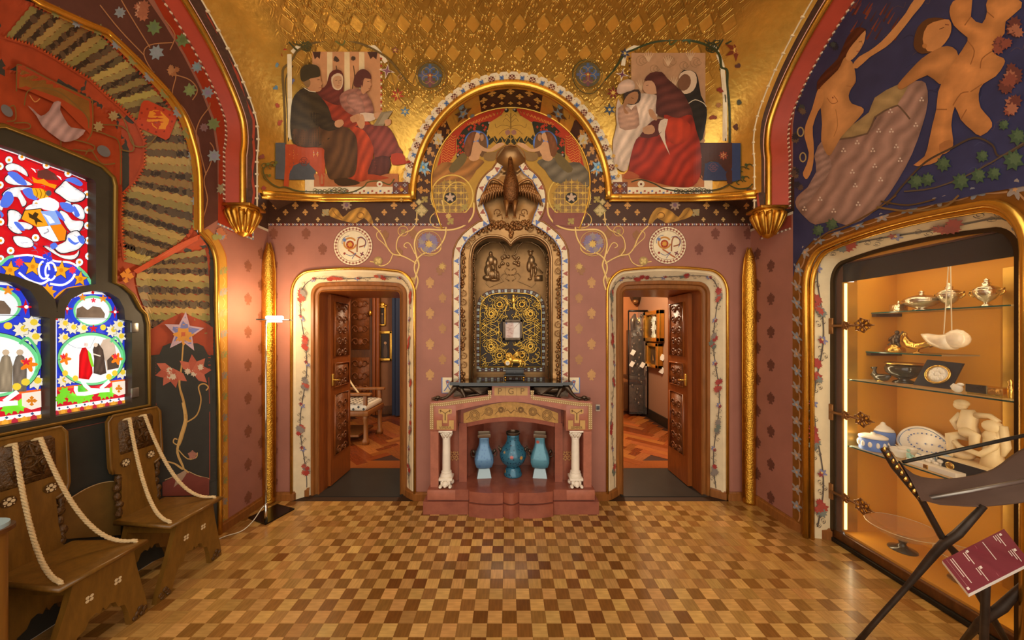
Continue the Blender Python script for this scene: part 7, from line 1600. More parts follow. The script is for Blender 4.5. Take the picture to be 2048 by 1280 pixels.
# ================================================================ FURNITURE ON THE LEFT
mat('walnut', '#74501c', .33, var=.22, vscale=7, stretch=(5, 5, 1.2), bump=.05, bscale=40, coat=.15)
mat('walnut_carved', '#543715', .4, var=.4, vscale=50, bump=.9, bscale=70)
mat('bone', '#d8c39a', .5)
def chair(dy, lab):
    C0 = 2.06+dy; t = thing('panel_back_chair', lab, 'chair', (-2.15, C0, 0), 'carved chairs along the window wall')
    Q = lambda y: y+dy
    m = MB(); m.prism([(-1.962, Q(1.887)), (-1.957, Q(2.217)), (-2.335, Q(2.207)), (-2.34, Q(1.928))], lambda u, v, d: Vector((u, v, d)), .418, .442); seat = obj('seat', m, 'walnut', t)
    m = MB(); m.tube([(-2.33, Q(1.928), .43), (-1.96, Q(1.887), .43), (-1.957, Q(2.217), .43), (-2.33, Q(2.207), .43)], .013, 8); obj('seat_edge', m, 'walnut', seat, 'all')
    # back: wide panel on a narrow waist with carved edges
    def bk(u, v, d): return Vector((-2.335-(v-.44)*.05+d, u, v))
    wide = [(1.955, .44), (2.165, .44), (2.15, .56), (2.145, .70), (2.185, .72), (2.195, .76), (2.195, 1.03), (2.175, 1.062), (1.935, 1.062), (1.915, 1.03), (1.915, .76), (1.925, .72), (1.965, .70), (1.96, .56)]
    m = MB(); m.prism([(Q(a), b) for a, b in wide], bk, -.012, .012); back = obj('backrest', m, 'walnut', t)
    m = MB(); m.tube([bk(Q(a), b, .012) for a, b in wide[3:12]], .008, 6); obj('back_edge', m, 'walnut', back, 'all')
    m = MB(); cp = [(1.965, .82), (2.145, .82), (2.15, .84), (2.15, 1.01), (2.135, 1.03), (1.975, 1.03), (1.96, 1.01), (1.96, .84)]
    m.prism([(Q(a), b) for a, b in cp], bk, .006, .0135)
    for i in range(5):
        a = i*1.2566+.3
        for j in range(5):
            b = j*1.2566+.3
            if i < j: m.tube([bk(Q(2.055)+.08*math.cos(a), .925+.095*math.sin(a), .014), bk(Q(2.055)+.08*math.cos(b), .925+.095*math.sin(b), .014)], .005, 5)
        m.blob(bk(Q(2.055)+.055*math.cos(a+.6), .925+.06*math.sin(a+.6), .014), (.008, .014, .018), 8, 5)
    m.tube([bk(Q(2.055)+.03*math.cos(a), .925+.03*math.sin(a), .014) for a in np.linspace(0, 6.28, 14)[:-1]], .006, 5, closed=True)
    obj('carved_panel', m, 'walnut_carved', back, 'all', 'carved star tracery')
    for y in (1.985, 2.125):
        m = MB(); m.lathe([(0, .014), (.026, .014), (.026, .016), (0, .017)], bk(Q(y), .765, 0), 18, axis='x'); o = obj('rosette', m, 'walnut_carved', back)
        p_ = Paint(lambda u, v, o_: bk(Q(y)+u, .765+v, .0175+o_))
        for k in range(4): p_.dot(.012*math.cos(k*1.57), .012*math.sin(k*1.57), .008, '#cdb88c', 8); p_.dot(.02*math.cos(k*1.57+.785), .02*math.sin(k*1.57+.785), .003, '#cdb88c', 6)
        p_.build('bone_inlay', o) if False else obj('bone_inlay', p_.m, 'bone', back)
    for y in (1.95, 2.165):
        m = MB()
        for k in range(5): z = .47+k*.052; m.blob(bk(Q(y)+.006*math.sin(k*2), z, .0), (.018, .016+.005*(k % 2), .026), 8, 6)
        m.tube([bk(Q(y), .45+.25*i/7, .012*math.sin(i*1.4)) for i in range(8)], .009, 6); obj('carved_edge', m, 'walnut_carved', back, 'all')
    # front and rear boards with pierced feet
    brd = [(-.125, .42), (.125, .42), (.15, .30), (.215, .06), (.225, 0), (.135, 0), (.12, .08), (.1, .135), (.068, .15), (.055, .185), (.03, .195), (.012, .178), (0, .2)]
    brd = brd+[(-a, b) for a, b in brd[::-1][1:-2]]
    for xf, nm in ((-2.0, 'front_board'), (-2.29, 'rear_board')):
        fm = lambda u, v, d: Vector((xf+(.42-v)*(-.06 if xf > -2.1 else -.02)+d, C0+u*.94+.01, v))
        m = MB(); m.prism(brd, fm, -.014, .014); b_ = obj(nm, m, 'walnut', t)
        if xf > -2.1:
            for u, v in ((-.06, .29), (.06, .29)):
                m = MB()
                for k in range(4): a = k*1.57+.785; m.prism([(u+.012*math.cos(a)+.008*math.cos(q), v+.012*math.sin(a)+.008*math.sin(q)) for q in np.linspace(0, 6.28, 7)[:-1]], fm, .013, .0155)
                obj('bone_inlay', m, 'bone', b_)
            for s in (-1, 1):
                m = MB()
                for k in range(5): m.blob(fm(s*(.155+.012*k), .02+.018*(k % 3), .016), (.006, .014, .014), 7, 5)
                obj('carved_foot', m, 'walnut_carved', b_, 'all')
    m = MB(); m.box(-2.28, -2.03, C0-.02, C0+.02, .30, .34); obj('stretcher', m, 'walnut', t)
    m = MB(); m.box(-2.29, -2.0, Q(1.945), Q(1.96), .36, .42); obj('seat_rail', m, 'walnut', t)
    return t
chair(0, 'carved walnut chair with roped-off seat, nearest the corner floor lamp')
chair(-.465, 'carved walnut chair with roped-off seat, beside the blue-topped stand')
def rope(name, lab, p0, p1, sag, group='barrier ropes across the chairs'):
    p0, p1 = Vector(p0), Vector(p1); n = 110; m = MB(); base = []
    base.append(p0+Vector((-.02, -.012, -.004)))
    for i in range(n+1):
        t = i/n; p = p0.lerp(p1, t); p.z = p1.z+(p0.z-p1.z)*((1-t)**sag); base.append(p)
    base.append(p1+Vector((.012, 0, -.03)))
    base = [Vector(q) for q in resample([tuple(b) for b in base], 130)]
    for k in (0, 1, 2):
        P3 = []
        for i, b in enumerate(base):
            a = i*.75+k*2.094; P3.append(b+Vector((.0042*math.cos(a), .0042*math.sin(a), .003*math.sin(a+1))))
        m.tube(P3, .0052, 5)
    o = obj(name, m, 'rope', None, 'all'); tag(o, lab, 'rope', group)
for dy, w in ((0, 'of the chair nearest the lamp'), (-.465, 'of the chair beside the stand')):
    rope('barrier_rope', 'twisted cream rope down to the near seat corner '+w, (-2.33, 2.0+dy, 1.03), (-1.985, 1.905+dy, .452), 2.3); rope('barrier_rope', 'twisted cream rope down to the far seat corner '+w, (-2.33, 2.085+dy, 1.03), (-1.985, 2.195+dy, .452), 2.3)
# stand with pale blue top at the left edge
st = thing('display_stand', 'wooden stand with pale blue top at the left edge of the view', 'stand', (-2.02, 1.09, 0))
ro = lambda x0, x1, y0, y1, r: [(cx+r*math.cos(a), cy+r*math.sin(a)) for cx, cy, a0 in ((x1-r, y1-r, 0), (x0+r, y1-r, 1.571), (x0+r, y0+r, 3.142), (x1-r, y0+r, 4.712)) for a in np.linspace(a0, a0+1.571, 6)]
m = MB(); m.prism(ro(-2.17, -1.91, .9, 1.27, .06), lambda u, v, d: Vector((u, v, d)), 0, .80); obj('body', m, mat('stand_wood', '#8a5f24', .4, var=.15, stretch=(6, 6, .6)), st, True)
m = MB(); m.prism(ro(-2.185, -1.895, .885, 1.285, .07), lambda u, v, d: Vector((u, v, d)), .80, .815); obj('rim', m, 'wood_dark', st, True)
m = MB(); m.prism(ro(-2.175, -1.905, .895, 1.275, .065), lambda u, v, d: Vector((u, v, d)), .815, .83); obj('top', m, mat('stand_top', '#a9c6cf', .25), st, True)
# ---------------------------------------------------------------- floor lamp
lp = thing('floor_lamp', 'slim chrome floor lamp with bright flat head in the left corner', 'lamp', (-2.03, 2.79, 0))
mat('chrome', '#d8d4cc', .15, 1.)
B4 = [(-2.18, 2.727), (-1.965, 2.634), (-1.884, 2.868), (-2.09, 2.944)]
m = MB(); m.prism(B4, lambda u, v, d: Vector((u, v, d)), 0.0, .012); obj('base', m, mat('lamp_base', '#17130f', .18), lp)
px_, py_ = -1.985, 2.665; zt = 1.655
m = MB(); m.tube([(px_, py_, .01), (px_, py_, zt)], .0075, 10); m.tube([(px_, py_, .01), (px_, py_, .16)], .012, 10); obj('pole', m, 'chrome', lp, 'all')
hd = Matrix.Rotation(math.radians(20), 4, 'Z')
m = MB(); m.box(-.115, .115, -.05, .05, -.006, .006, bev=.003); m.xf(Matrix.Translation((px_+.05, py_+.03, zt+.012)) @ hd); obj('head', m, 'chrome', lp, True)
m = MB(); m.box(-.06, .06, -.022, .022, .006, .03, bev=.01); m.xf(Matrix.Translation((px_+.05, py_+.03, zt+.014)) @ hd); obj('bulb', m, mat('lamp_glow', '#fff1d0', .5, emit=60, emitcol='#fff0d2'), lp, 'all', 'glowing bulb')
m = MB(); m.box(-.05, .05, -.02, .02, -.018, -.006, bev=.005); m.xf(Matrix.Translation((px_+.05, py_+.03, zt+.012)) @ hd); obj('lower_bulb', m, mat('lamp_glow_low', '#fff1d0', .5, emit=16, emitcol='#fff0d2'), lp, 'all')
lo = light('lamp_light', 'POINT', (px_+.05, py_+.03, zt+.12), 6.5, (1, .68, .36), .05); lo.parent = lp; lo.location -= Vector(lp['_base'])
lo = light('lamp_light_down', 'POINT', (px_+.05, py_+.03, zt-.09), 3.2, (1, .68, .36), .05); lo.parent = lp; lo.location -= Vector(lp['_base'])
m = MB(); m.tube(smooth([(px_, py_, .15), (px_-.02, py_-.02, .13), (px_-.06, py_-.06, .05), (px_-.1, py_-.12, .008), (-2.16, 2.48, .006), (-2.2, 2.4, .006)], 5, False), .004, 6); obj('cable', m, mat('cable', '#d9cdb4', .5), lp, 'all')
# ================================================================ DISPLAY CABINET
vt = thing('display_cabinet', 'tall built-in glass display cabinet with mustard lining and bronze strap hinges', 'cabinet', (2.65, 2.0, 0))
mus = mat('mustard', '#c98a1c', .6, var=.05, vscale=4); brass = mat('brass_panel', '#b58a35', .35, .6, var=.2, vscale=6)
YL, YR, XBK = 2.385, 1.50, 2.855
m = MB(); m.box(XBK, XBK+.02, YR, YL, .09, 2.08); obj('back_panel', m, mus, vt)
m = MB(); m.box(2.56, XBK, YL, YL+.02, .09, 2.08); obj('side_panel', m, mus, vt); m = MB(); m.box(2.47, XBK, YR-.02, YR, .09, 2.08); obj('side_panel', m, mus, vt)
m = MB(); m.box(2.46, 2.56, YL-.004, YL+.02, .1, 1.93); obj('brass_post', m, brass, vt); m = MB(); m.box(XBK-.02, XBK, 1.76, 1.865, .1, 1.93, bev=.004); obj('brass_post', m, brass, vt, True)
m = MB(); m.box(2.47, XBK, YR, YL, .08, .10); obj('cabinet_floor', m, mus, vt); m = MB(); m.box(2.45, 2.90, YR-.02, YL+.02, 2.07, 2.09); obj('cabinet_top', m, mus, vt)
m = MB(); m.box(2.475, 2.49, YR, YL+.04, 1.93, 2.10); obj('valance', m, mat('valance', '#3a2c1a', .12, .3), vt, False, 'dark valance hiding the lamps')
m = MB(); m.box(2.445, 2.475, YR-.05, YL+.06, 0.0, .085, bev=.004); obj('plinth_rail', m, 'wood_dark', vt, True); m = MB(); m.box(2.425, 2.447, YR-.05, YL+.06, 0, .03, bev=.003); obj('sill', m, 'iron', vt, True)
fr_o = rrect(1.535, 2.455, 0.03, 2.085, .10, .15, crown=.03); fr_i = rrect(1.56, 2.43, .085, 2.065, .085, .135, crown=.028)
m = MB(); m.strip([(2.428, y, z) for y, z in fr_o], [(2.428, y, z) for y, z in fr_i]); m.strip([(2.428, y, z) for y, z in fr_i], [(2.455, y, z) for y, z in fr_i]); m.strip([(2.428, y, z) for y, z in fr_o], [(2.455, y, z) for y, z in fr_o]); obj('door_frame', m, mat('frame_bronze', '#4a3a26', .4, .6), vt, True)
V, Fs = fill(fr_i); m = MB(); m.add([(2.447, y, z) for y, z in V], Fs); obj('glass_door', m, mat('glass_pane', '#ffffff', .02, alpha=.045, spec=.6), vt)
for z in (1.61, .965, .37):
    m = MB(); S = lambda y, dz=0., x=2.425: (x, y, z+dz)
    m.tube([S(2.44), S(2.36), S(2.24)], [.012, .01, .008], 8)
    for c, r in ((2.335, .028), (2.225, .05)):
        for k in range(6): a = k*1.047; m.tube([S(c, 0), S(c+r*.6*math.cos(a), r*.6*math.sin(a)), S(c+r*math.cos(a+.35), r*math.sin(a+.35)), S(c+r*.8*math.cos(a+.8), r*.8*math.sin(a+.8))], [.008, .008, .007, .004], 6); m.blob(S(c+r*.75*math.cos(a), r*.75*math.sin(a)), (.008, .01, .01), 7, 5)
        m.blob(S(c), (.014, .016, .016), 8, 6)
    m.tube([S(2.19), S(2.15)], [.012, .004], 6); m.box(2.418, 2.432, 2.425, 2.455, z-.06, z+.06, bev=.004); obj('strap_hinge', m, 'bronze', vt, 'all', 'ornate bronze strap hinge')
m = MB(); m.box(2.458, 2.47, 2.395, 2.62, 0, 2.35); m.box(2.458, 2.47, 1.30, 1.535, 0, 2.35); m.box(2.458, 2.47, 1.30, 2.62, 2.06, 2.35); obj('carcass', m, 'wood_dark', vt)
m = MB(); m.box(2.462, 2.478, 2.374, 2.38, .12, 1.92); obj('light_strip', m, mat('led', '#ffd890', .5, emit=2.2, emitcol='#ffcf7a'), vt)
gl = mat('glass_shelf', '#cfe3d0', .05, alpha=.22); ge = mat('glass_edge', '#1f4a40', .15)
SH = {'A': (2.66, 1.72, 1.706), 'B': (2.62, 1.965, 1.423), 'C': (2.49, 1.52, 1.219), 'D': (2.49, 1.52, .734)}
for k, (x, y, z) in SH.items():
    m = MB(); m.box(x, XBK, y, YL-.006, z-.008, z); s = obj('glass_shelf', m, gl, vt); m = MB(); m.box(x-.002, x+.002, y, YL-.006, z-.008, z); obj('shelf_edge', m, ge, s)
for (x, z) in ((2.66, 1.706), (2.62, 1.423)): m = MB(); m.box(x+.01, XBK, YL-.03, YL, z-.03, z-.009); obj('shelf_bracket', m, 'bronze_dark', vt)
# ---------------------------------------------------------------- things in the cabinet
silver = mat('silver', '#cfc0a6', .2, 1., bump=.3, bscale=90); sgilt = mat('silver_gilt', '#d8b15e', .22, 1., bump=.3, bscale=80); ivory = mat('ivory_marble', '#eed9ae', .4, var=.06, vscale=20)
porc = mat('porcelain', '#efe6d8', .2); jasb = mat('jasper_blue', '#5f7fc8', .45); wht = mat('white_relief', '#f3ecdf', .45); agate = mat('agate', '#3a3122', .15, coat=.4, var=.5, vscale=20); ebo = mat('ebony2', '#26242a', .35)
clear = mat('clear_glass', '#fff6e6', .04, trans=.92, alpha=.5, ior=1.2)
def at(px, X): return X*F/(px-CX)
def itm(name, lab, cat, px, X, z, grp=None): y = at(px, X); return thing(name, lab, cat, (X, y, z), grp), X, y, z
t, X, y, z = itm('silver_box', 'small square silver box with knob on the top glass shelf', 'box', 1797, 2.74, 1.706)
m = MB(); m.box(X-.03, X+.03, y-.032, y+.032, z, z+.052, bev=.004); obj('body', m, silver, t, True); m = MB(); m.lathe([(.012, .05), (.006, .06), (.009, .07), (0, .078)], (X, y, z), 12); obj('knob', m, silver, t, 'all')
t, X, y, z = itm('silver_tureen', 'lidded silver tureen on the top glass shelf', 'tureen', 1843, 2.76, 1.706)
m = MB(); m.lathe([(.04, 0), (.038, .01), (.02, .016), (.055, .03), (.085, .055), (.088, .068)], (X, y, z), 28); obj('bowl', m, silver, t, 'all'); m = MB(); m.lathe([(.09, .068), (.075, .085), (.04, .1), (.012, .106), (.01, .118), (.014, .125), (0, .135)], (X, y, z), 28); obj('lid', m, silver, t, 'all')
for px, lab in ((1898, 'silver covered urn behind the shell cords, top shelf'), (1973, 'silver covered urn at the right end of the top shelf')):
    t, X, y, z = itm('covered_urn', lab, 'urn', px, 2.77, 1.706, 'covered urns on the top shelf')
    m = MB(); m.lathe([(.024, 0), (.022, .008), (.009, .02), (.012, .03), (.03, .045), (.046, .075), (.05, .1), (.046, .104)], (X, y, z), 24); obj('bowl', m, silver, t, 'all'); m = MB(); m.lathe([(.048, .104), (.035, .118), (.014, .126), (.018, .138), (.008, .148), (.012, .158), (0, .168)], (X, y, z), 20); obj('lid', m, silver, t, 'all')
    for s in (-1, 1): m = MB(); m.tube([(X, y+s*.045, z+.09), (X, y+s*.068, z+.1), (X, y+s*.07, z+.08), (X, y+s*.05, z+.065)], .006, 6); obj('handle', m, sgilt, t, 'all')
t, X, y, z = itm('bronze_statuette', 'dark bronze figure group on the small glass shelf', 'statuette', 1790, 2.72, 1.423)
m = MB(); m.lathe([(.05, 0), (.05, .02), (.044, .03), (.03, .04), (.03, .05), (0, .055)], (X, y, z), 16); obj('base', m, sgilt, t, 'all')
m = MB(); m.blob((X, y, z+.08), (.02, .026, .035)); m.blob((X, y-.008, z+.105), (.016, .02, .022)); m.blob((X, y-.012, z+.138), (.012, .013, .014))
for p in ([(.0, -.015, .11), (0, -.04, .13), (0, -.045, .145)], [(0, .008, .11), (0, .03, .095), (0, .035, .075)], [(0, -.01, .07), (-.01, -.03, .055), (0, -.03, .03)], [(0, .012, .07), (-.01, .03, .05), (0, .02, .03)]): m.tube([(X+a, y+b, z+c) for a, b, c in p], [.009, .007, .005], 7)
obj('figure', m, 'bronze_dark', t, 'all')
t, X, y, z = itm('rooster_vessel', 'gilt glass rooster vessel on the small shelf', 'vessel', 1836, 2.72, 1.423)
m = MB(); m.tube([(X, y+.07, z+.115), (X, y+.066, z+.085), (X, y+.04, z+.055), (X, y, z+.045), (X, y-.04, z+.06), (X, y-.075, z+.075), (X, y-.085, z+.06), (X, y-.06, z+.045)], [.009, .02, .026, .024, .022, .018, .012, .008], 10); m.blob((X, y+.072, z+.125), (.012, .014, .014)); obj('body', m, sgilt, t, 'all')
m = MB(); m.tube([(X, y+.085, z+.122), (X, y+.1, z+.118)], [.006, .001], 6); obj('beak', m, sgilt, t, 'all'); m = MB(); m.lathe([(.026, 0), (.024, .004), (.006, .01), (.006, .03)], (X, y, z), 14); obj('foot', m, sgilt, t, 'all')
t, X, y, z = itm('nautilus_shell', 'pearly nautilus shell hung on two cords', 'shell', 1892, 2.60, 1.52)
m = MB(); K = lambda a, b: (X, y+a, z+b)
m.tube([K(.115, .028), K(.09, .016), K(.05, -.008), K(.005, -.018), K(-.03, -.012)], [.004, .02, .036, .046, .05], 14, flat=None); m.blob(K(-.045, .0), (.042, .055, .052), 16, 10); m.tube([K(-.05+.04*(1-.05*i)*math.cos(i*.5), .004+.04*(1-.05*i)*math.sin(i*.5)) for i in range(14)], [.02]*14, 7)
obj('shell', m, mat('nacre', '#f4e2c4', .25, coat=.4, var=.12, vscale=30), t, 'all')
for d in (0, -.035): m = MB(); m.tube([(X, y+d+.01, z+.03), (X, y-.012+d*.2, 1.99)], .0025, 5); obj('cord', m, 'cream', t)
t, X, y, z = itm('shell_ewer', 'small dark agate ewer at the left of the upper long shelf', 'ewer', 1762, 2.62, 1.219)
m = MB(); m.tube([(X, y+.045, z+.095), (X, y+.04, z+.07), (X, y+.045, z+.045), (X, y+.02, z+.025), (X, y-.03, z+.03), (X, y-.055, z+.045)], [.018, .008, .018, .026, .024, .008], 10); obj('body', m, agate, t, 'all'); m = MB(); m.lathe([(.028, 0), (.01, .006), (.01, .015)], (X, y, z), 14); obj('foot', m, sgilt, t, 'all')
t, X, y, z = itm('agate_bowl', 'large dark agate bowl with gilt rim on the upper long shelf', 'bowl', 1808, 2.68, 1.219)
m = MB(); m.lathe([(.055, 0), (.05, .012), (.025, .025), (.05, .04), (.085, .07), (.09, .1), (.08, .125), (.075, .12)], (X, y, z), 28); obj('bowl', m, agate, t, 'all'); m = MB(); m.lathe([(.083, .123), (.092, .13), (.088, .137), (.078, .132)], (X, y, z), 28); obj('rim', m, sgilt, t, 'all')
t, X, y, z = itm('framed_cameo', 'oval cameo in a square dark frame leaning on the upper long shelf', 'picture', 1880, 2.66, 1.222)
q = lambda u, v, d: Vector((X+.045*(v/.16)-.03-d, y-u, z+v))
m = MB(); m.prism([(-.10, .0), (.075, -.0), (.10, .155), (-.065, .165)], q, 0, .012); obj('frame', m, ebo, t); m = MB(); m.tube([q(.005+.055*math.cos(a), .08+.052*math.sin(a), .014) for a in np.linspace(0, 6.28, 24)[:-1]], .007, 6, closed=True); obj('oval_rim', m, sgilt, t, 'all')
m = MB(); m.prism([(.005+.05*math.cos(a), .08+.047*math.sin(a)) for a in np.linspace(0, 6.28, 22)[:-1]], q, .012, .015)
for i in range(9): m.blob(q(.005+.028*math.cos(i*.7)*(1 if i else 0), .08+.026*math.sin(i*.7), .016), (.008, .014, .016), 7, 5)
obj('cameo', m, wht, t, 'all')
t, X, y, z = itm('ring_figurine', 'tiny white figurine beside the framed cameo', 'figurine', 1915, 2.56, 1.219); m = MB(); m.blob((X, y, z+.022), (.018, .022, .024)); m.blob((X, y-.012, z+.045), (.012, .014, .01)); m.tube([(X, y+.018, z+.01), (X, y+.026, z+.03), (X, y+.014, z+.045)], .005, 6); obj('figure', m, wht, t, 'all')
t, X, y, z = itm('inlaid_casket', 'black and gilt casket at the right of the upper long shelf', 'casket', 1978, 2.58, 1.219)
m = MB(); m.box(X-.04, X+.04, y-.075, y+.06, z, z+.05, bev=.003); obj('body', m, sgilt, t, True); m = MB(); m.box(X-.044, X-.038, y-.02, y+.06, z+.012, z+.056, bev=.002); obj('black_panel', m, agate, t); m = MB(); m.lathe([(.012, 0), (.012, .05), (.006, .07), (.01, .085), (0, .1)], (X, y-.075, z), 10); obj('finial', m, sgilt, t, 'all')
z = .734
t, X, y, z = itm('blue_jasper_box', 'round blue and white lidded jar at the left of the lower shelf', 'jar', 1746, 2.58, .734)
m = MB(); m.lathe([(.068, 0), (.07, .005), (.07, .085)], (X, y, z), 28); obj('body', m, jasb, t, 'all'); m = MB(); m.lathe([(.073, .085), (.072, .095), (.05, .106), (.012, .11), (.012, .12), (0, .124)], (X, y, z), 28); obj('lid', m, wht, t, 'all')
m = MB()
for k in range(12): a = k*.524; m.blob((X+.07*math.cos(a), y+.07*math.sin(a), z+.045), (.01, .012, .02), 6, 5)
obj('white_relief', m, wht, t, 'all')
t, X, y, z = itm('blue_jasper_pot', 'taller blue and white pot with stepped lid behind the jar', 'jar', 1766, 2.74, .734)
m = MB(); m.lathe([(.06, 0), (.062, .1), (.055, .11)], (X, y, z), 24); obj('body', m, jasb, t, 'all'); m = MB(); m.lathe([(.058, .11), (.05, .125), (.046, .126), (.036, .14), (.03, .142), (.015, .155), (.01, .17), (0, .175)], (X, y, z), 24); obj('lid', m, wht, t, 'all')
t, X, y, z = itm('oval_platter', 'large white platter with blue flower sprigs leaning at the back', 'platter', 1851, 2.77, .734)
ov = lambda u, v, d: Vector((X+.05*(v/.2)-d, y-u, z+v)); ou = smooth([(-.165, .06), (-.15, .13), (-.10, .175), (-.04, .19), (.03, .175), (.10, .13), (.155, .07), (.165, .01), (.12, .002), (-.02, .0), (-.12, .015)], 4)
m = MB(); m.prism(ou, ov, 0, .012); obj('dish', m, porc, t); pq = Paint(lambda u, v, o: ov(u, v, .0125+o)); pq.stroke([(u*.9, .085+(v-.085)*.88) for u, v in ou], .004, '#6f8fb8', closed=True)
for i in range(26): a = i*.242; pq.dot(.0+.10*math.cos(a), .095+.055*math.sin(a), .005, '#4a66b0' if i % 3 else '#8fa6c8', 6)
for i in range(9): pq.shape(FLOW5, random.uniform(-.11, .11), random.uniform(.03, .15), .014, i, '#6f83c0')
pq.build('blue_sprigs', t)
for px, X0, lab in ((1800, 2.60, 'white teacup in front of the platter, left one'), (1815, 2.66, 'white teacup in front of the platter, right one')):
    t, X, y, z = itm('teacup', lab, 'cup', px, X0, .734, 'teacups by the platter'); m = MB(); m.lathe([(.022, 0), (.024, .006), (.042, .04), (.046, .058), (.043, .058), (.038, .04), (.0, .01)], (X, y, z), 20); obj('cup', m, porc, t, 'all'); m = MB(); m.tube([(X, y+.042, z+.05), (X, y+.066, z+.055), (X, y+.066, z+.03), (X, y+.036, z+.02)], .005, 6); obj('handle', m, porc, t, 'all')
t, X, y, z = itm('green_figurine', 'pale green porcelain figurine on the lower shelf', 'figurine', 1819, 2.55, .734); m = MB(); m.tube([(X, y-.01, z+.004), (X, y, z+.035), (X, y+.006, z+.06)], [.016, .013, .01], 8); m.blob((X, y+.006, z+.074), (.009, .009, .01)); m.tube([(X, y, z+.055), (X, y-.025, z+.045)], .005, 6); obj('figure', m, mat('celadon', '#a5cfc0', .3), t, 'all')
t, X, y, z = itm('porcelain_group', 'white porcelain flower group before the platter', 'figurine', 1855, 2.60, .734); m = MB()
for i in range(16): m.blob((X+random.uniform(-.02, .02), y+random.uniform(-.05, .05), z+.012+random.uniform(0, .04)), (.012, .014, .013), 6, 5)
obj('group', m, porc, t, 'all')
t, X, y, z = itm('blue_jug', 'pale blue jug at the right end of the platter', 'jug', 1893, 2.66, .734); m = MB(); m.lathe([(.03, 0), (.036, .03), (.036, .06), (.022, .08), (.026, .098), (.022, .098)], (X, y, z), 20); obj('body', m, mat('pale_blue', '#9fb4c4', .35), t, 'all'); m = MB(); m.tube([(X, y+.03, z+.08), (X, y+.058, z+.07), (X, y+.05, z+.03), (X, y+.034, z+.025)], .005, 6); obj('handle', m, _mats['pale_blue'], t, 'all')
t, X, y, z = itm('ivory_casket', 'white and gilt casket behind the sling chair, front of lower shelf', 'casket', 1862, 2.55, .734); m = MB(); m.box(X-.03, X+.03, y-.13, y+.10, z, z+.03, bev=.003); obj('body', m, porc, t, True); m = MB(); m.box(X-.034, X-.029, y-.01, y+.012, z+.004, z+.028, bev=.001); obj('clasp', m, sgilt, t)
t, X, y, z = itm('marble_group', 'cream marble sculpture of a seated nude on a black plinth', 'sculpture', 1952, 2.70, .734)
m = MB(); m.box(X-.08, X+.08, y-.11, y+.11, z, z+.07, bev=.004); b_ = obj('plinth', m, ebo, t, True); m = MB(); m.box(X-.086, X-.078, y-.115, y-.1, z, z+.075); obj('gilt_mount', m, sgilt, b_); m = MB(); m.blob((X-.084, y+.05, z+.036), (.006, .022, .022)); obj('gilt_mask', m, sgilt, b_, 'all'); m = MB(); m.box(X-.09, X+.09, y-.12, y+.12, z+.07, z+.078); obj('plinth_top', m, ivory, b_)
z += .078; m = MB(); G3 = lambda a, b, c: (X+a*1.1, y-b*1.1, z+c*1.25)
m.tube([G3(0, -.02, .12), G3(-.005, -.03, .16), G3(0, -.025, .20), G3(0, -.03, .235)], [.042, .038, .036, .024], 12); m.blob(G3(-.005, -.055, .25), (.024, .03, .026)); m.blob(G3(-.005, -.05, .262), (.027, .032, .022))
for p, r in (([(0, 0, .215), (0, .05, .222), (-.01, .085, .205)], (.018, .015, .012)), ([(0, -.055, .21), (-.02, -.075, .17), (-.02, -.055, .135)], (.016, .013, .01)), ([(0, -.02, .12), (-.04, -.01, .135), (-.05, .03, .13), (-.04, .02, .08)], (.03, .028, .022, .018)), ([(0, -.04, .11), (-.035, -.07, .1), (-.03, -.075, .03), (-.045, -.07, .005)], (.03, .026, .016, .014)), ([(-.03, -.08, .1), (-.045, -.03, .06), (-.05, .05, .05), (-.03, .08, .09), (0, .09, .18)], (.012, .014, .016, .016, .014))): m.tube([G3(*q_) for q_ in p], list(r), 9)
m.blob(G3(0, .065, .13), (.04, .045, .045)); m.blob(G3(-.01, .065, .18), (.03, .04, .035)); m.tube([G3(0, .06, 0), G3(0, .06, .05), G3(0, .065, .12)], [.045, .035, .04], 12); m.blob(G3(0, -.05, .02), (.045, .05, .03)); m.tube([G3(-.01, .1, .19), G3(-.01, .11, .1), G3(-.01, .1, .06)], [.016, .018, .008], 8); obj('figure', m, ivory, t, 'all')
t, X, y, z = itm('bronze_foliage', 'twisted bronze foliage ornament at the right of the lower shelf', 'ornament', 1996, 2.53, .734); m = MB(); random.seed(9)
for i in range(16): a, b = random.uniform(-.07, .07), random.uniform(.05, .12); m.tube([(X, y+a*.4, z+.03), (X-.01, y+a*.8, z+.05+b*.3), (X+random.uniform(-.02, .02), y+a, z+b), (X, y+a+random.uniform(-.02, .02), z+b-.012)], [.009, .007, .006, .003], 6); m.blob((X, y+a, z+b), (.008, .012, .008), 6, 5)
m.blob((X, y-.01, z+.03), (.03, .05, .03)); obj('foliage', m, 'bronze', t, 'all')
for px, py, r, lab in ((1805, 1099, .175, 'wide clear glass tazza on dark foot, cabinet floor'), (1933, 1165, .12, 'clear glass tazza behind the burgundy panel, cabinet floor')):
    p = onZ(px, py, .10); t = thing('glass_tazza', lab, 'tazza', (p.x, p.y, .10), 'glass dishes on the cabinet floor'); m = MB(); m.lathe([(.03, .075), (.10*r/.19, .09), (.16*r/.19, .125), (r*.98, .15), (r, .153), (r*.97, .156), (.155*r/.19, .133), (.09*r/.19, .1), (0, .088)], (p.x, p.y, .10), 36); obj('dish', m, clear, t, 'all'); m = MB(); m.tube([(p.x+r*math.cos(a), p.y+r*math.sin(a), .254) for a in np.linspace(0, 6.283, 33)[:-1]], .0025, 5, closed=True); obj('rim', m, mat('glass_rim', '#e8d2a8', .1, alpha=.6), t, 'all')
    m = MB(); m.lathe([(.07, 0), (.068, .006), (.03, .02), (.016, .04), (.022, .06), (.032, .076)], (p.x, p.y, .10), 24); obj('foot', m, agate if px < 1850 else clear, t, 'all')
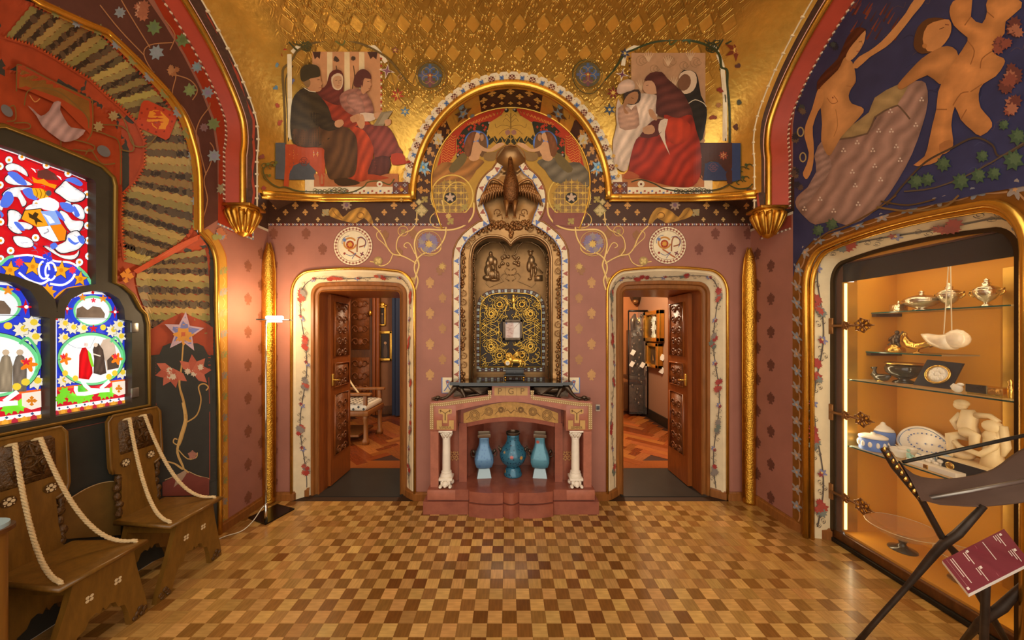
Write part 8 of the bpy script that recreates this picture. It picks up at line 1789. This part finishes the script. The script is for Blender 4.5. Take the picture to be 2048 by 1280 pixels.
# ================================================================ SLING CHAIR AND INFORMATION PANEL, RIGHT FOREGROUND
sc = thing('sling_chair', 'folding iron chair with dark brown leather sling before the cabinet', 'chair', tuple(onZ(1717, 1290, 0)))
lea = mat('leather', '#5e483c', .65, spec=.25, var=.12, vscale=7, bump=.08, bscale=60)
def pt(px, py, Y): return onY(px, py, Y)
def rod(name, pts, r, mname='black_metal', n=8): m = MB(); m.tube(pts, r, n); return obj(name, m, mname, sc, 'all')
iron2 = mat('old_iron', '#3d3128', .45, .5, var=.3, vscale=20)
legA = [pt(1769, 898, 1.46), pt(1791, 935, 1.46), pt(1843, 1000, 1.46), pt(1888, 1082, 1.47), pt(1910, 1105, 1.475), pt(1975, 1218, 1.49)]; fa = onZ(2040, 1330, .004); legA.append(fa)
legB = [pt(1968, 1012, 1.40), pt(1915, 1068, 1.44), pt(1887, 1088, 1.46), pt(1868, 1108, 1.48), pt(1813, 1174, 1.53), pt(1752, 1242, 1.59), onZ(1714, 1286, .004)]
legC = [pt(2190, 1040, 1.29), pt(2047, 1170, 1.44), pt(2003, 1215, 1.47), pt(1960, 1245, 1.50), onZ(1926, 1284, .004)]
for nm, L_, r in (('leg', legA, [.014, .015, .012, .012, .015, .013, .011]), ('leg', legB, [.011, .017, .017, .016, .011, .011, .012]), ('leg', legC, [.012, .013, .02, .016, .012])): o = rod(nm, L_, r, iron2)
rod('leg', [pt(2150, 880, 1.30), Vector((2.30, 1.30, .85)), Vector((2.34, 1.31, .4)), Vector((2.37, 1.32, .004))], .012, iron2)
rod('back_rail', [pt(1806, 924, 1.47), pt(1930, 897, 1.42), pt(2160, 846, 1.30)], .0075, 'iron'); rod('front_rail', [pt(1841, 999, 1.45), pt(1940, 982, 1.40), pt(2170, 938, 1.28)], .009, mat('pewter', '#8f8880', .3, .8))
m = MB(); 
for i in range(9): t_ = i/8; p = pt(1769+(1838-1769)*t_, 898+(994-898)*t_, 1.445); m.blob(p, (.007+.004*(i % 2), .006, .012), 7, 5)
obj('finial_ornament', m, sgilt, sc, 'all', 'gilded ornament on the arm end')
# leather sling hanging between the rails
n = 22; Lq = []; 
edges = [([(1800, 922), (1822, 945), (1860, 957), (1920, 957), (1990, 940), (2048, 900), (2160, 850)], 1.47, 1.30), ([(1822, 960), (1850, 985), (1920, 995), (1990, 985), (2048, 965), (2165, 920)], 1.455, 1.285), ([(1842, 1000), (1880, 1006), (1940, 1010), (2000, 1006), (2048, 1000), (2170, 965)], 1.425, 1.26), ([(1880, 1010), (1910, 1012), (1960, 1014), (2010, 1010), (2048, 1005), (2170, 985)], 1.41, 1.25)]
rows = []
for e, ya, yb_ in edges:
    r_ = resample(smooth(e, 5, False), n); rows.append([pt(x, y_, ya+(yb_-ya)*i/(n-1)+.05*math.sin(math.pi*i/(n-1))) for i, (x, y_) in enumerate(r_)])
m = MB(); vs_ = [p for r_ in rows for p in r_]; k = len(vs_); vs_ += [p+Vector((.004, .012, -.002)) for p in vs_]
fs_ = []
for a in range(len(rows)-1):
    for i in range(n-1): q = (a*n+i, a*n+i+1, (a+1)*n+i+1, (a+1)*n+i); fs_.append(q); fs_.append(tuple(k+j for j in q[::-1]))
for i in range(n-1): fs_.append((i, k+i, k+i+1, i+1)); a = (len(rows)-1)*n; fs_.append((a+i, a+i+1, k+a+i+1, k+a+i))
m.add(vs_, fs_); obj('leather_sling', m, lea, sc, 'all')
ip = thing('information_panel', 'tilted burgundy information panel with white lettering on a slim post', 'sign', (2.0, 1.31, 0))
c4 = [pt(1884, 1120, 1.36), pt(2008, 1057, 1.42), pt(2061, 1124, 1.28), pt(1937, 1187, 1.23)]
nn = (c4[1]-c4[0]).cross(c4[3]-c4[0]).normalized(); nn = nn if nn.z > 0 else -nn
m = MB(); m.add([p-nn*.016 for p in c4]+[p-nn*.002 for p in c4], [(0, 1, 2, 3), (4, 5, 6, 7), (0, 1, 5, 4), (1, 2, 6, 5), (2, 3, 7, 6), (3, 0, 4, 7)]); obj('board', m, mat('board_white', '#e6e0d4', .5), ip)
def bp_(u, v, o): a = c4[0].lerp(c4[1], u); b = c4[3].lerp(c4[2], u); return a.lerp(b, v)+nn*(o-.0018)
G = Paint(bp_, .0001, .0002); G.poly([(0, 0), (1, 0), (1, 1), (0, 1)], '#7d2f3c'); G.stroke([(.5, .04), (.5, .96)], .006, '#a8636b')
for u, v0, v1 in ((.10, .08, .62), (.13, .08, .82), (.30, .08, .34), (.33, .08, .46), (.31, .56, .76), (.34, .56, .95), (.62, .06, .60), (.80, .05, .20), (.83, .05, .3), (.86, .05, .42), (.84, .55, .7), (.87, .55, .82), (.9, .55, .9)): G.stroke([(u, v0), (u, v1)], .012, '#e6d6cc')
for u, v in ((.36, .10), (.37, .60), (.90, .10), (.93, .60), (.04, .9)): G.shape(SQ, u, v, .035, 0, '#ecdfd6', ky=.07)
G.stroke([(.05, .05), (.05, .85)], .004, '#c08f90'); G.build('printed_face', ip, 'paint', 'burgundy printed face')
m = MB(); cb = (c4[0]+c4[1]+c4[2]+c4[3])/4; m.tube([cb-nn*.02, Vector((cb.x, cb.y, cb.z-.06)), Vector((cb.x+.01, cb.y+.02, .012))], .012, 8); obj('post', m, iron2, ip, 'all'); m = MB(); m.lathe([(.11, 0), (.11, .01), (.03, .016)], (cb.x+.01, cb.y+.02, 0), 24); obj('base', m, iron2, ip)
# ================================================================ ROOMS BEYOND THE DOORS
# carved door leaves folded into the thick wall
def leaf(n, X, sg):
    d = DOORS[n]; t = d['t']; Y0, Y1, H_ = 3.29, 3.70, d['i'][2]-.01
    m = MB(); m.box(X, X+sg*.045, Y0, Y1, .01, H_); lf = obj('door_leaf', m, 'wood_red', t, False, 'carved wooden door leaf')
    q = lambda y0, y1, z0, z1, a, b, mm, bev=.0: mm.box(F0-s2*a, F0-s2*b, y0, y1, z0, z1, bev=bev)
    F0 = X+.045*sg if n == 1 else X
    s2 = -1 if n == 1 else 1
    for z0, z1 in ((1.32, 1.88), (1.0, 1.24), (.30, .92)):
        m = MB(); q(Y0+.075, Y1-.06, z0, z1, 0, .006, m)
        rng = random.Random(int(z0*100)+n); yc_ = (Y0+Y1)/2+.008; hw = (Y1-Y0-.135)/2-.02; zz = z0+.03
        while zz < z1-.02:
            for y in (-1, 1):
                r = hw*.42; m.tube([(F0-s2*.008, yc_+y*(hw*.5+r*(1-.07*i)*math.cos(i*.7)), zz+r*(1-.07*i)*math.sin(i*.7)) for i in range(11)], .007, 5); m.blob((F0-s2*.008, yc_+y*hw*.5, zz), (.01, .014, .014), 6, 5); m.blob((F0-s2*.006, yc_+y*hw*.85, zz+.02), (.008, .01, .016), 6, 5)
            m.blob((F0-s2*.008, yc_, zz+.01), (.014, .018, .022), 8, 6); zz += hw*1.0
        pn_ = obj('carved_panel', m, 'wood_carved', lf, 'all')
        m = MB(); m.tube([(F0-s2*.004, Y0+.07, z0), (F0-s2*.004, Y1-.055, z0), (F0-s2*.004, Y1-.055, z1), (F0-s2*.004, Y0+.07, z1)], .012, 6, closed=True); obj('panel_moulding', m, 'wood_red', lf, 'all')
    m = MB(); p = Vector((F0-s2*.006, Y0+.035, 1.08)); m.box(p.x-.004, p.x+.004, p.y-.015, p.y+.015, p.z-.06, p.z+.06, bev=.003); m.tube([p, p+Vector((-s2*.035, 0, 0)), p+Vector((-s2*.04, .05, -.01))], [.006, .007, .009], 8); obj('door_handle', m, 'gold_bright', lf, 'all', 'brass handle')
leaf(1, -1.84, 1); leaf(2, 1.82, 1)
# floors: long reddish boards in a herringbone field
for n_, x0, x1, y1 in ((1, -3.4, -.55, 6.4), (2, .55, 3.2, 6.6)):
    m = MB(); m.box(x0, x1, 3.75, y1, -.03, -.004); fl = struct('floor', m, mat('under_boards', '#3a1c0c', .6), label='reddish herringbone plank floor of the room beyond the %s doorway' % ('left' if n_ == 1 else 'right'), cat='floor')
    rng = random.Random(n_); L_, w = .62, .125; me = MB(); me.box(-L_/2, L_/2, -w/2+.001, w/2-.001, -.004, 0); 
    pm = mat('plank', objcol=True, rough=.25, var=.25, vscale=9, stretch=(1, 6, 1)); pme = mesh_of('plank', me, pm); cols = ['#8a4a1e', '#7a3c18', '#96552a', '#6e3414', '#a0602c']
    a = math.radians(45)
    for i in range(-3, 26):
        for j in range(-2, 6):
            for k in (0, 1):
                cx = x0+.2+j*L_*1.02*.98+(k*.31); cy = 3.75+i*w*1.414+(.0 if k == 0 else .0)
                if not (x0+.2 < cx < x1-.2 and 3.98 < cy < y1-.2): continue
                if n_ == 1 and not -2.6 < cx < -1.0 or n_ == 2 and not 1.2 < cx < 2.6: continue
                o = bpy.data.objects.new('plank', pme); COL.objects.link(o); o.parent = fl; o.location = (cx, cy, rng.uniform(-.0004, .0004)-.0012*k); o.rotation_euler = (0, 0, a if k else -a); o.color = (*vary(lin(rng.choice(cols)), .1), 1)
    m = MB(); m.box(x0, x1, 3.76, 3.98, -.02, -.001); obj('border_board', m, 'wood_red', fl)
def plain(name, x0, x1, y0, y1, z0, z1, m_, lab): m = MB(); m.box(x0, x1, y0, y1, z0, z1); return struct(name, m, m_, False, lab, 'wall')
br = mat('room_brown', '#8a5c3c', .7, var=.06); 
plain('wall_far_left', -3.45, -.5, 6.3, 6.4, 0, 3.2, br, 'brown far wall of the room beyond the left doorway'); plain('wall_side_left', -3.5, -3.4, 3.75, 6.4, 0, 3.2, br, 'side wall of the room beyond the left doorway'); plain('wall_inner_left', -.55, -.45, 3.75, 6.4, 0, 3.2, br, 'inner side wall of the room beyond the left doorway')
plain('wall_far_right', .5, 3.2, 6.55, 6.65, 0, 3.2, mat('room_orange', '#a8693a', .7, var=.05), 'orange-brown far wall of the room beyond the right doorway'); plain('wall_side_right', 2.62, 2.72, 5.15, 6.6, 0, 3.2, mat('room_taupe', '#8d6a52', .7), 'taupe side wall hung with frames beyond the right doorway'); plain('wall_inner_right', .45, .55, 3.75, 6.6, 0, 3.2, br, 'inner side wall of the room beyond the right doorway'); plain('wall_passage', 2.75, 2.85, 3.75, 5.2, 0, 3.2, mat('room_cream', '#cdb596', .6), 'cream passage wall beside the open right door')
for x0, x1, lab in ((-3.4, -.5, 'left'), (.5, 3.2, 'right')): m = MB(); m.box(x0, x1, 3.75, 6.6, 3.2, 3.25); struct('ceiling', m, mat('room_ceiling', '#b09070', .8), label='plain ceiling of the room beyond the %s doorway' % lab, cat='ceiling')
# wall body around the doorways, seen through them
m = MB(); m.box(2.55, 2.63, 5.1, 5.18, 0, 3.2); m.box(2.55, 2.75, 5.0, 5.14, 2.55, 3.2); struct('trim_8', m, 'iron', False, 'dark door casing in the room beyond the right doorway', 'casing')
m = MB(); m.box(2.60, 2.622, 5.18, 6.55, 0, .16); struct('baseboard_right_room', m, 'iron', False, 'dark baseboard under the frames beyond the right doorway', 'baseboard')
m = MB(); m.box(-2.5, -.55, 6.27, 6.3, 0, .16); struct('baseboard_left_room', m, 'wood_dark', False, 'dark baseboard in the room beyond the left doorway', 'baseboard')
# carved wooden door in the left room
t = sempty('door_3', 'tall carved dark wooden door in the room beyond the left doorway', 'door', (-2.75, 6.24, 0)); m = MB(); m.box(-3.1, -2.46, 6.24, 6.3, 0, 3.0); obj('door_body', m, 'wood_dark', t)
for xx in (-2.56, -2.49): m = MB(); m.box(xx-.03, xx+.03, 6.19, 6.25, 0, 3.0, bev=.01); obj('pilaster', m, 'wood_red', t, True)
for z0, z1 in ((1.25, 2.75), (.35, 1.1)):
    m = MB(); m.box(-3.0, -2.66, 6.225, 6.245, z0, z1); zz = z0+.15
    while zz < z1-.1:
        for s in (-1, 1): m.tube([(-2.83+s*(.09+.07*(1-.06*i)*math.cos(i*.6)), 6.215, zz+.08*(1-.06*i)*math.sin(i*.6)) for i in range(12)], .014, 5)
        m.blob((-2.83, 6.215, zz), (.06, .03, .07), 8, 6); zz += .24
    obj('carved_panel', m, 'wood_carved', t, 'all')
m = MB(); m.blob((-2.62, 6.18, 1.95), (.03, .03, .06)); obj('brass_ornament', m, 'gold', t, 'all')
def picture(name, lab, cx, Y, cz, w, h, fw, deco, dark='#2c2018', nx=None):
    t = thing(name, lab, 'picture', (cx, Y, cz-h/2)); m = MB()
    for a in ((-w/2, w/2, h/2-fw, h/2), (-w/2, w/2, -h/2, -h/2+fw), (-w/2, -w/2+fw, -h/2, h/2), (w/2-fw, w/2, -h/2, h/2)): m.box(cx+a[0], cx+a[1], Y-.04, Y, cz+a[2], cz+a[3], bev=.012)
    obj('frame', m, 'gold', t, True); P_ = Paint(lambda u, v, o: Vector((cx+u, Y-.012-o, cz+v))); P_.poly([(-w/2, -h/2), (w/2, -h/2), (w/2, h/2), (-w/2, h/2)], dark); P_.poly([(-w*.12, -h*.35), (w*.14, -h*.35), (w*.1, h*.02), (-w*.08, h*.02)], '#5a4434', 2); P_.dot(0, h*.1, w*.1, '#b58a62', 10); P_.build('canvas', t)
    if deco: m = MB(); m.blob((cx, Y-.02, cz+h/2+.03), (.05, .02, .05)); [m.blob((cx+s*w*.45, Y-.02, cz+h/2+.01), (.03, .02, .03)) for s in (-1, 1)]; obj('crest', m, 'gold', t, 'all')
    return t
c = onY(765, 632, 6.29); picture('gilt_picture', 'small portrait in a crested gilt frame beyond the left doorway', c.x, 6.29, c.z, .15, .38, .035, True)
c = onY(771, 692, 6.29); picture('gilt_picture', 'larger dark painting in a gilt frame beyond the left doorway', c.x, 6.29, c.z, .28, .58, .055, False)
t = thing('curtain', 'dark blue curtain hanging beyond the left doorway', 'curtain', (-1.9, 6.0, 0)); m = MB(); A_ = []; B_ = []
for i in range(40): x = -2.16+i*.022; yy = 6.05+.035*math.sin(i*1.1); A_.append((x, yy, .03)); B_.append((x, yy, 3.1))
m.strip(A_, B_); m.strip([(a, b+.01, c) for a, b, c in A_], [(a, b+.01, c) for a, b, c in B_]); obj('cloth', m, mat('blue_cloth', '#26314a', .8), t, 'all'); m = MB(); m.tube([(-2.2, 6.06, 3.1), (-1.2, 6.06, 3.1)], .015, 8); obj('rod', m, 'iron', t, 'all')
# armchair with checked cushion
t = thing('armchair', 'carved wooden armchair with black and white cushion beyond the left doorway', 'chair', (-2.28, 4.8, 0)); X0, X1, Y0, Y1 = -2.62, -2.0, 4.57, 5.07
for x in (X0+.02, X1): 
    for y in (Y0, Y1): m = MB(); m.lathe([(.045, 0), (.05, .05), (.03, .08), (.028, .3), (.036, .36), (.036, .42)], (x, y, 0), 12, square=.5); obj('leg', m, 'wood', t, 'all')
m = MB(); m.box(X0-.03, X1+.05, Y0-.05, Y1+.05, .40, .47, bev=.01); obj('seat_frame', m, 'wood', t, True)
for y in (Y0, Y1):
    m = MB(); m.box(X1-.03, X1+.02, y-.022, y+.022, .47, .68, bev=.006); obj('arm_post', m, 'wood', t, True); m = MB(); m.box(X0-.05, X1+.08, y-.035, y+.035, .68, .72, bev=.012); obj('arm', m, 'wood', t, True)
m = MB(); m.box(X0-.08, X0-.03, Y0-.05, Y1+.05, .45, 1.25, bev=.01); obj('backrest', m, 'wood', t, True); m = MB(); m.box(X0, X1-.1, Y0, Y1, .10, .13); obj('stretcher', m, 'wood', t)
m = MB(); m.box(X0-.02, X1+.03, Y0-.035, Y1+.035, .47, .56, bev=.035); cu = mat('cushion', '#ddd2bd', .8); obj('cushion', m, cu, t, True)
P_ = Paint(lambda u, v, o: Vector((u, v, .561+o)))
for i in range(9):
    for j in range(7): P_.shape(DIA, X0+.03+i*.072, Y0+j*.085+.04*(i % 2), .045, 0, '#26282c')
P_.build('cushion_pattern', t); P_ = Paint(lambda u, v, o: Vector((u, Y0-.036-o, v)))
for i in range(9): P_.shape(DIA, X0+.03+i*.072, .50+.03*(i % 2), .04, 0, '#26282c')
P_.build('cushion_pattern', t)
m = MB(); m.tube(smooth([(-2.5, 4.9, 1.1), (-2.3, 4.75, .85), (-2.1, 4.62, .68)], 6, False), .012, 6); o = obj('barrier_rope', m, 'rope', None, 'all'); tag(o, 'cream rope across the armchair beyond the left doorway', 'rope')
# right room: clock cabinet, pictures, labels
cb_ = thing('ebony_cabinet_clock', 'tall dark ebony cabinet clock in a glass case beyond the right doorway', 'clock', (2.37, 6.2, 0)); bx = lambda mm, px0, px1, py0, py1, Y, d=.2, bev=.01: mm.box(onY(px0, 0, Y).x, onY(px1, 0, Y).x, Y, Y+d, onY(0, py1, Y).z, onY(0, py0, Y).z, bev=bev)
m = MB(); bx(m, 1258, 1287, 770, 824, 6.1, .35); obj('base', m, 'bronze_dark', cb_, True); m = MB(); bx(m, 1262, 1284, 660, 755, 6.15, .25); bx(m, 1256, 1290, 752, 760, 6.1, .3); obj('case', m, 'bronze_dark', cb_, True)
m = MB(); bx(m, 1266, 1283, 635, 672, 6.14, .02, .003); obj('dial', m, mat('clock_glass', '#8a8a86', .15, .3), cb_, True); m = MB()
for i in range(26): p = onY(1264+random.uniform(0, 20), 632+i*7, 6.1); m.blob(p, (.03, .03, .04), 6, 5)
m.tube([onY(1266, 660, 6.1), onY(1266, 640, 6.1), onY(1270, 628, 6.1)], [.05, .06, .02], 8); obj('carved_figures', m, 'bronze_dark', cb_, 'all')
m = MB()
for px in (1257, 1295): m.tube([onY(px, 622, 6.05), onY(px, 828, 6.05)], .012, 6)
m.tube([onY(1257, 622, 6.05), onY(1295, 622, 6.05)], .02, 6); obj('case_frame', m, 'black_metal', cb_, 'all'); m = MB(); a, b = onY(1257, 828, 6.05), onY(1295, 622, 6.05); m.add([(a.x, 6.05, a.z), (b.x, 6.05, a.z), (b.x, 6.05, b.z), (a.x, 6.05, b.z)], [(0, 1, 2, 3)]); obj('case_glass', m, 'glass_pane', cb_)
def sidepic(name, lab, px0, px1, py0, py1, inner, fw):
    X = 2.615; a, b = onX(px0, py0, X), onX(px1, py1, X); y0, y1 = b.y, a.y; z1 = CH-(py0-CY)*.5*(a.y+b.y)/F; z0 = CH-(py1-CY)*.5*(a.y+b.y)/F; t = thing(name, lab, 'picture', (X, (y0+y1)/2, z0)); m = MB()
    for q in ((y0, y1, z1-fw, z1), (y0, y1, z0, z0+fw), (y0, y0+fw*1.6, z0, z1), (y1-fw*1.6, y1, z0, z1)): m.box(X-.09, X, *q, bev=.008)
    obj('frame', m, 'gold', t, True); P_ = Paint(lambda u, v, o: Vector((X-.03-o, u, v))); P_.poly([(y0, z0), (y1, z0), (y1, z1), (y0, z1)], '#3a2c20'); yc_ = (y0+y1)/2
    if inner == 'clock':
        for i in range(8): P_.shape(STAR8, yc_, z0+(z1-z0)*(.18+.09*i), (y1-y0)*.4, i, '#cfd6cf' if i % 2 else '#a9b8b0', ky=.12)
    else:
        for i in range(4): P_.poly([(yc_-.1+i*.06, z0+.12), (yc_-.04+i*.06, z0+.12), (yc_-.05+i*.06, z1-.2)], ['#7a4a2c', '#1c2430', '#8a6a3c', '#20242c'][i], 1)
    P_.build('canvas', t)
sidepic('gilt_case', 'gilt wall case with pale carved panels beyond the right doorway', 1295, 1329, 622, 683, 'clock', .07); sidepic('gilt_picture', 'small gilt-framed devotional painting beyond the right doorway', 1300, 1326, 686, 735, 'p', .06)
for i, (px, py) in enumerate(((1264, 728), (1285, 730), (1294, 736), (1325, 715), (1324, 741), (1266, 705))):
    p = onX(px, py, 2.6) if px > 1290 else onY(px, py, 6.03); m = MB(); m.box(-.035, .035, -.004, .004, -.05, .05); m.xf(Matrix.Translation(p) @ Matrix.Rotation(-.5, 4, 'Z') @ Matrix.Rotation(.5, 4, 'Y')); o = obj('caption_card', m, mat('card', '#d8d6cc', .6), None); tag(o, 'small white caption card beyond the right doorway, '+['low on the glass case at its left', 'low on the glass case at its right', 'left of the devotional painting', 'at the upper right of the devotional painting', 'below the devotional painting', 'highest on the glass case'][i], 'card', 'caption cards beyond the right doorway')
t = thing('bronze_sconce', 'dark bronze wall ornament high beyond the right doorway', 'ornament', tuple(onY(1271, 610, 6.5))); m = MB(); p = onY(1271, 590, 6.45); m.tube([p+Vector((0, 0, .3)), p, p+Vector((0, 0, -.12)), p+Vector((0, 0, -.2))], [.12, .13, .08, .02], 12); obj('body', m, 'bronze_dark', t, 'all'); m = MB(); m.blob(onY(1271, 603, 6.4), (.06, .05, .05)); obj('boss', m, 'bronze', t, 'all')
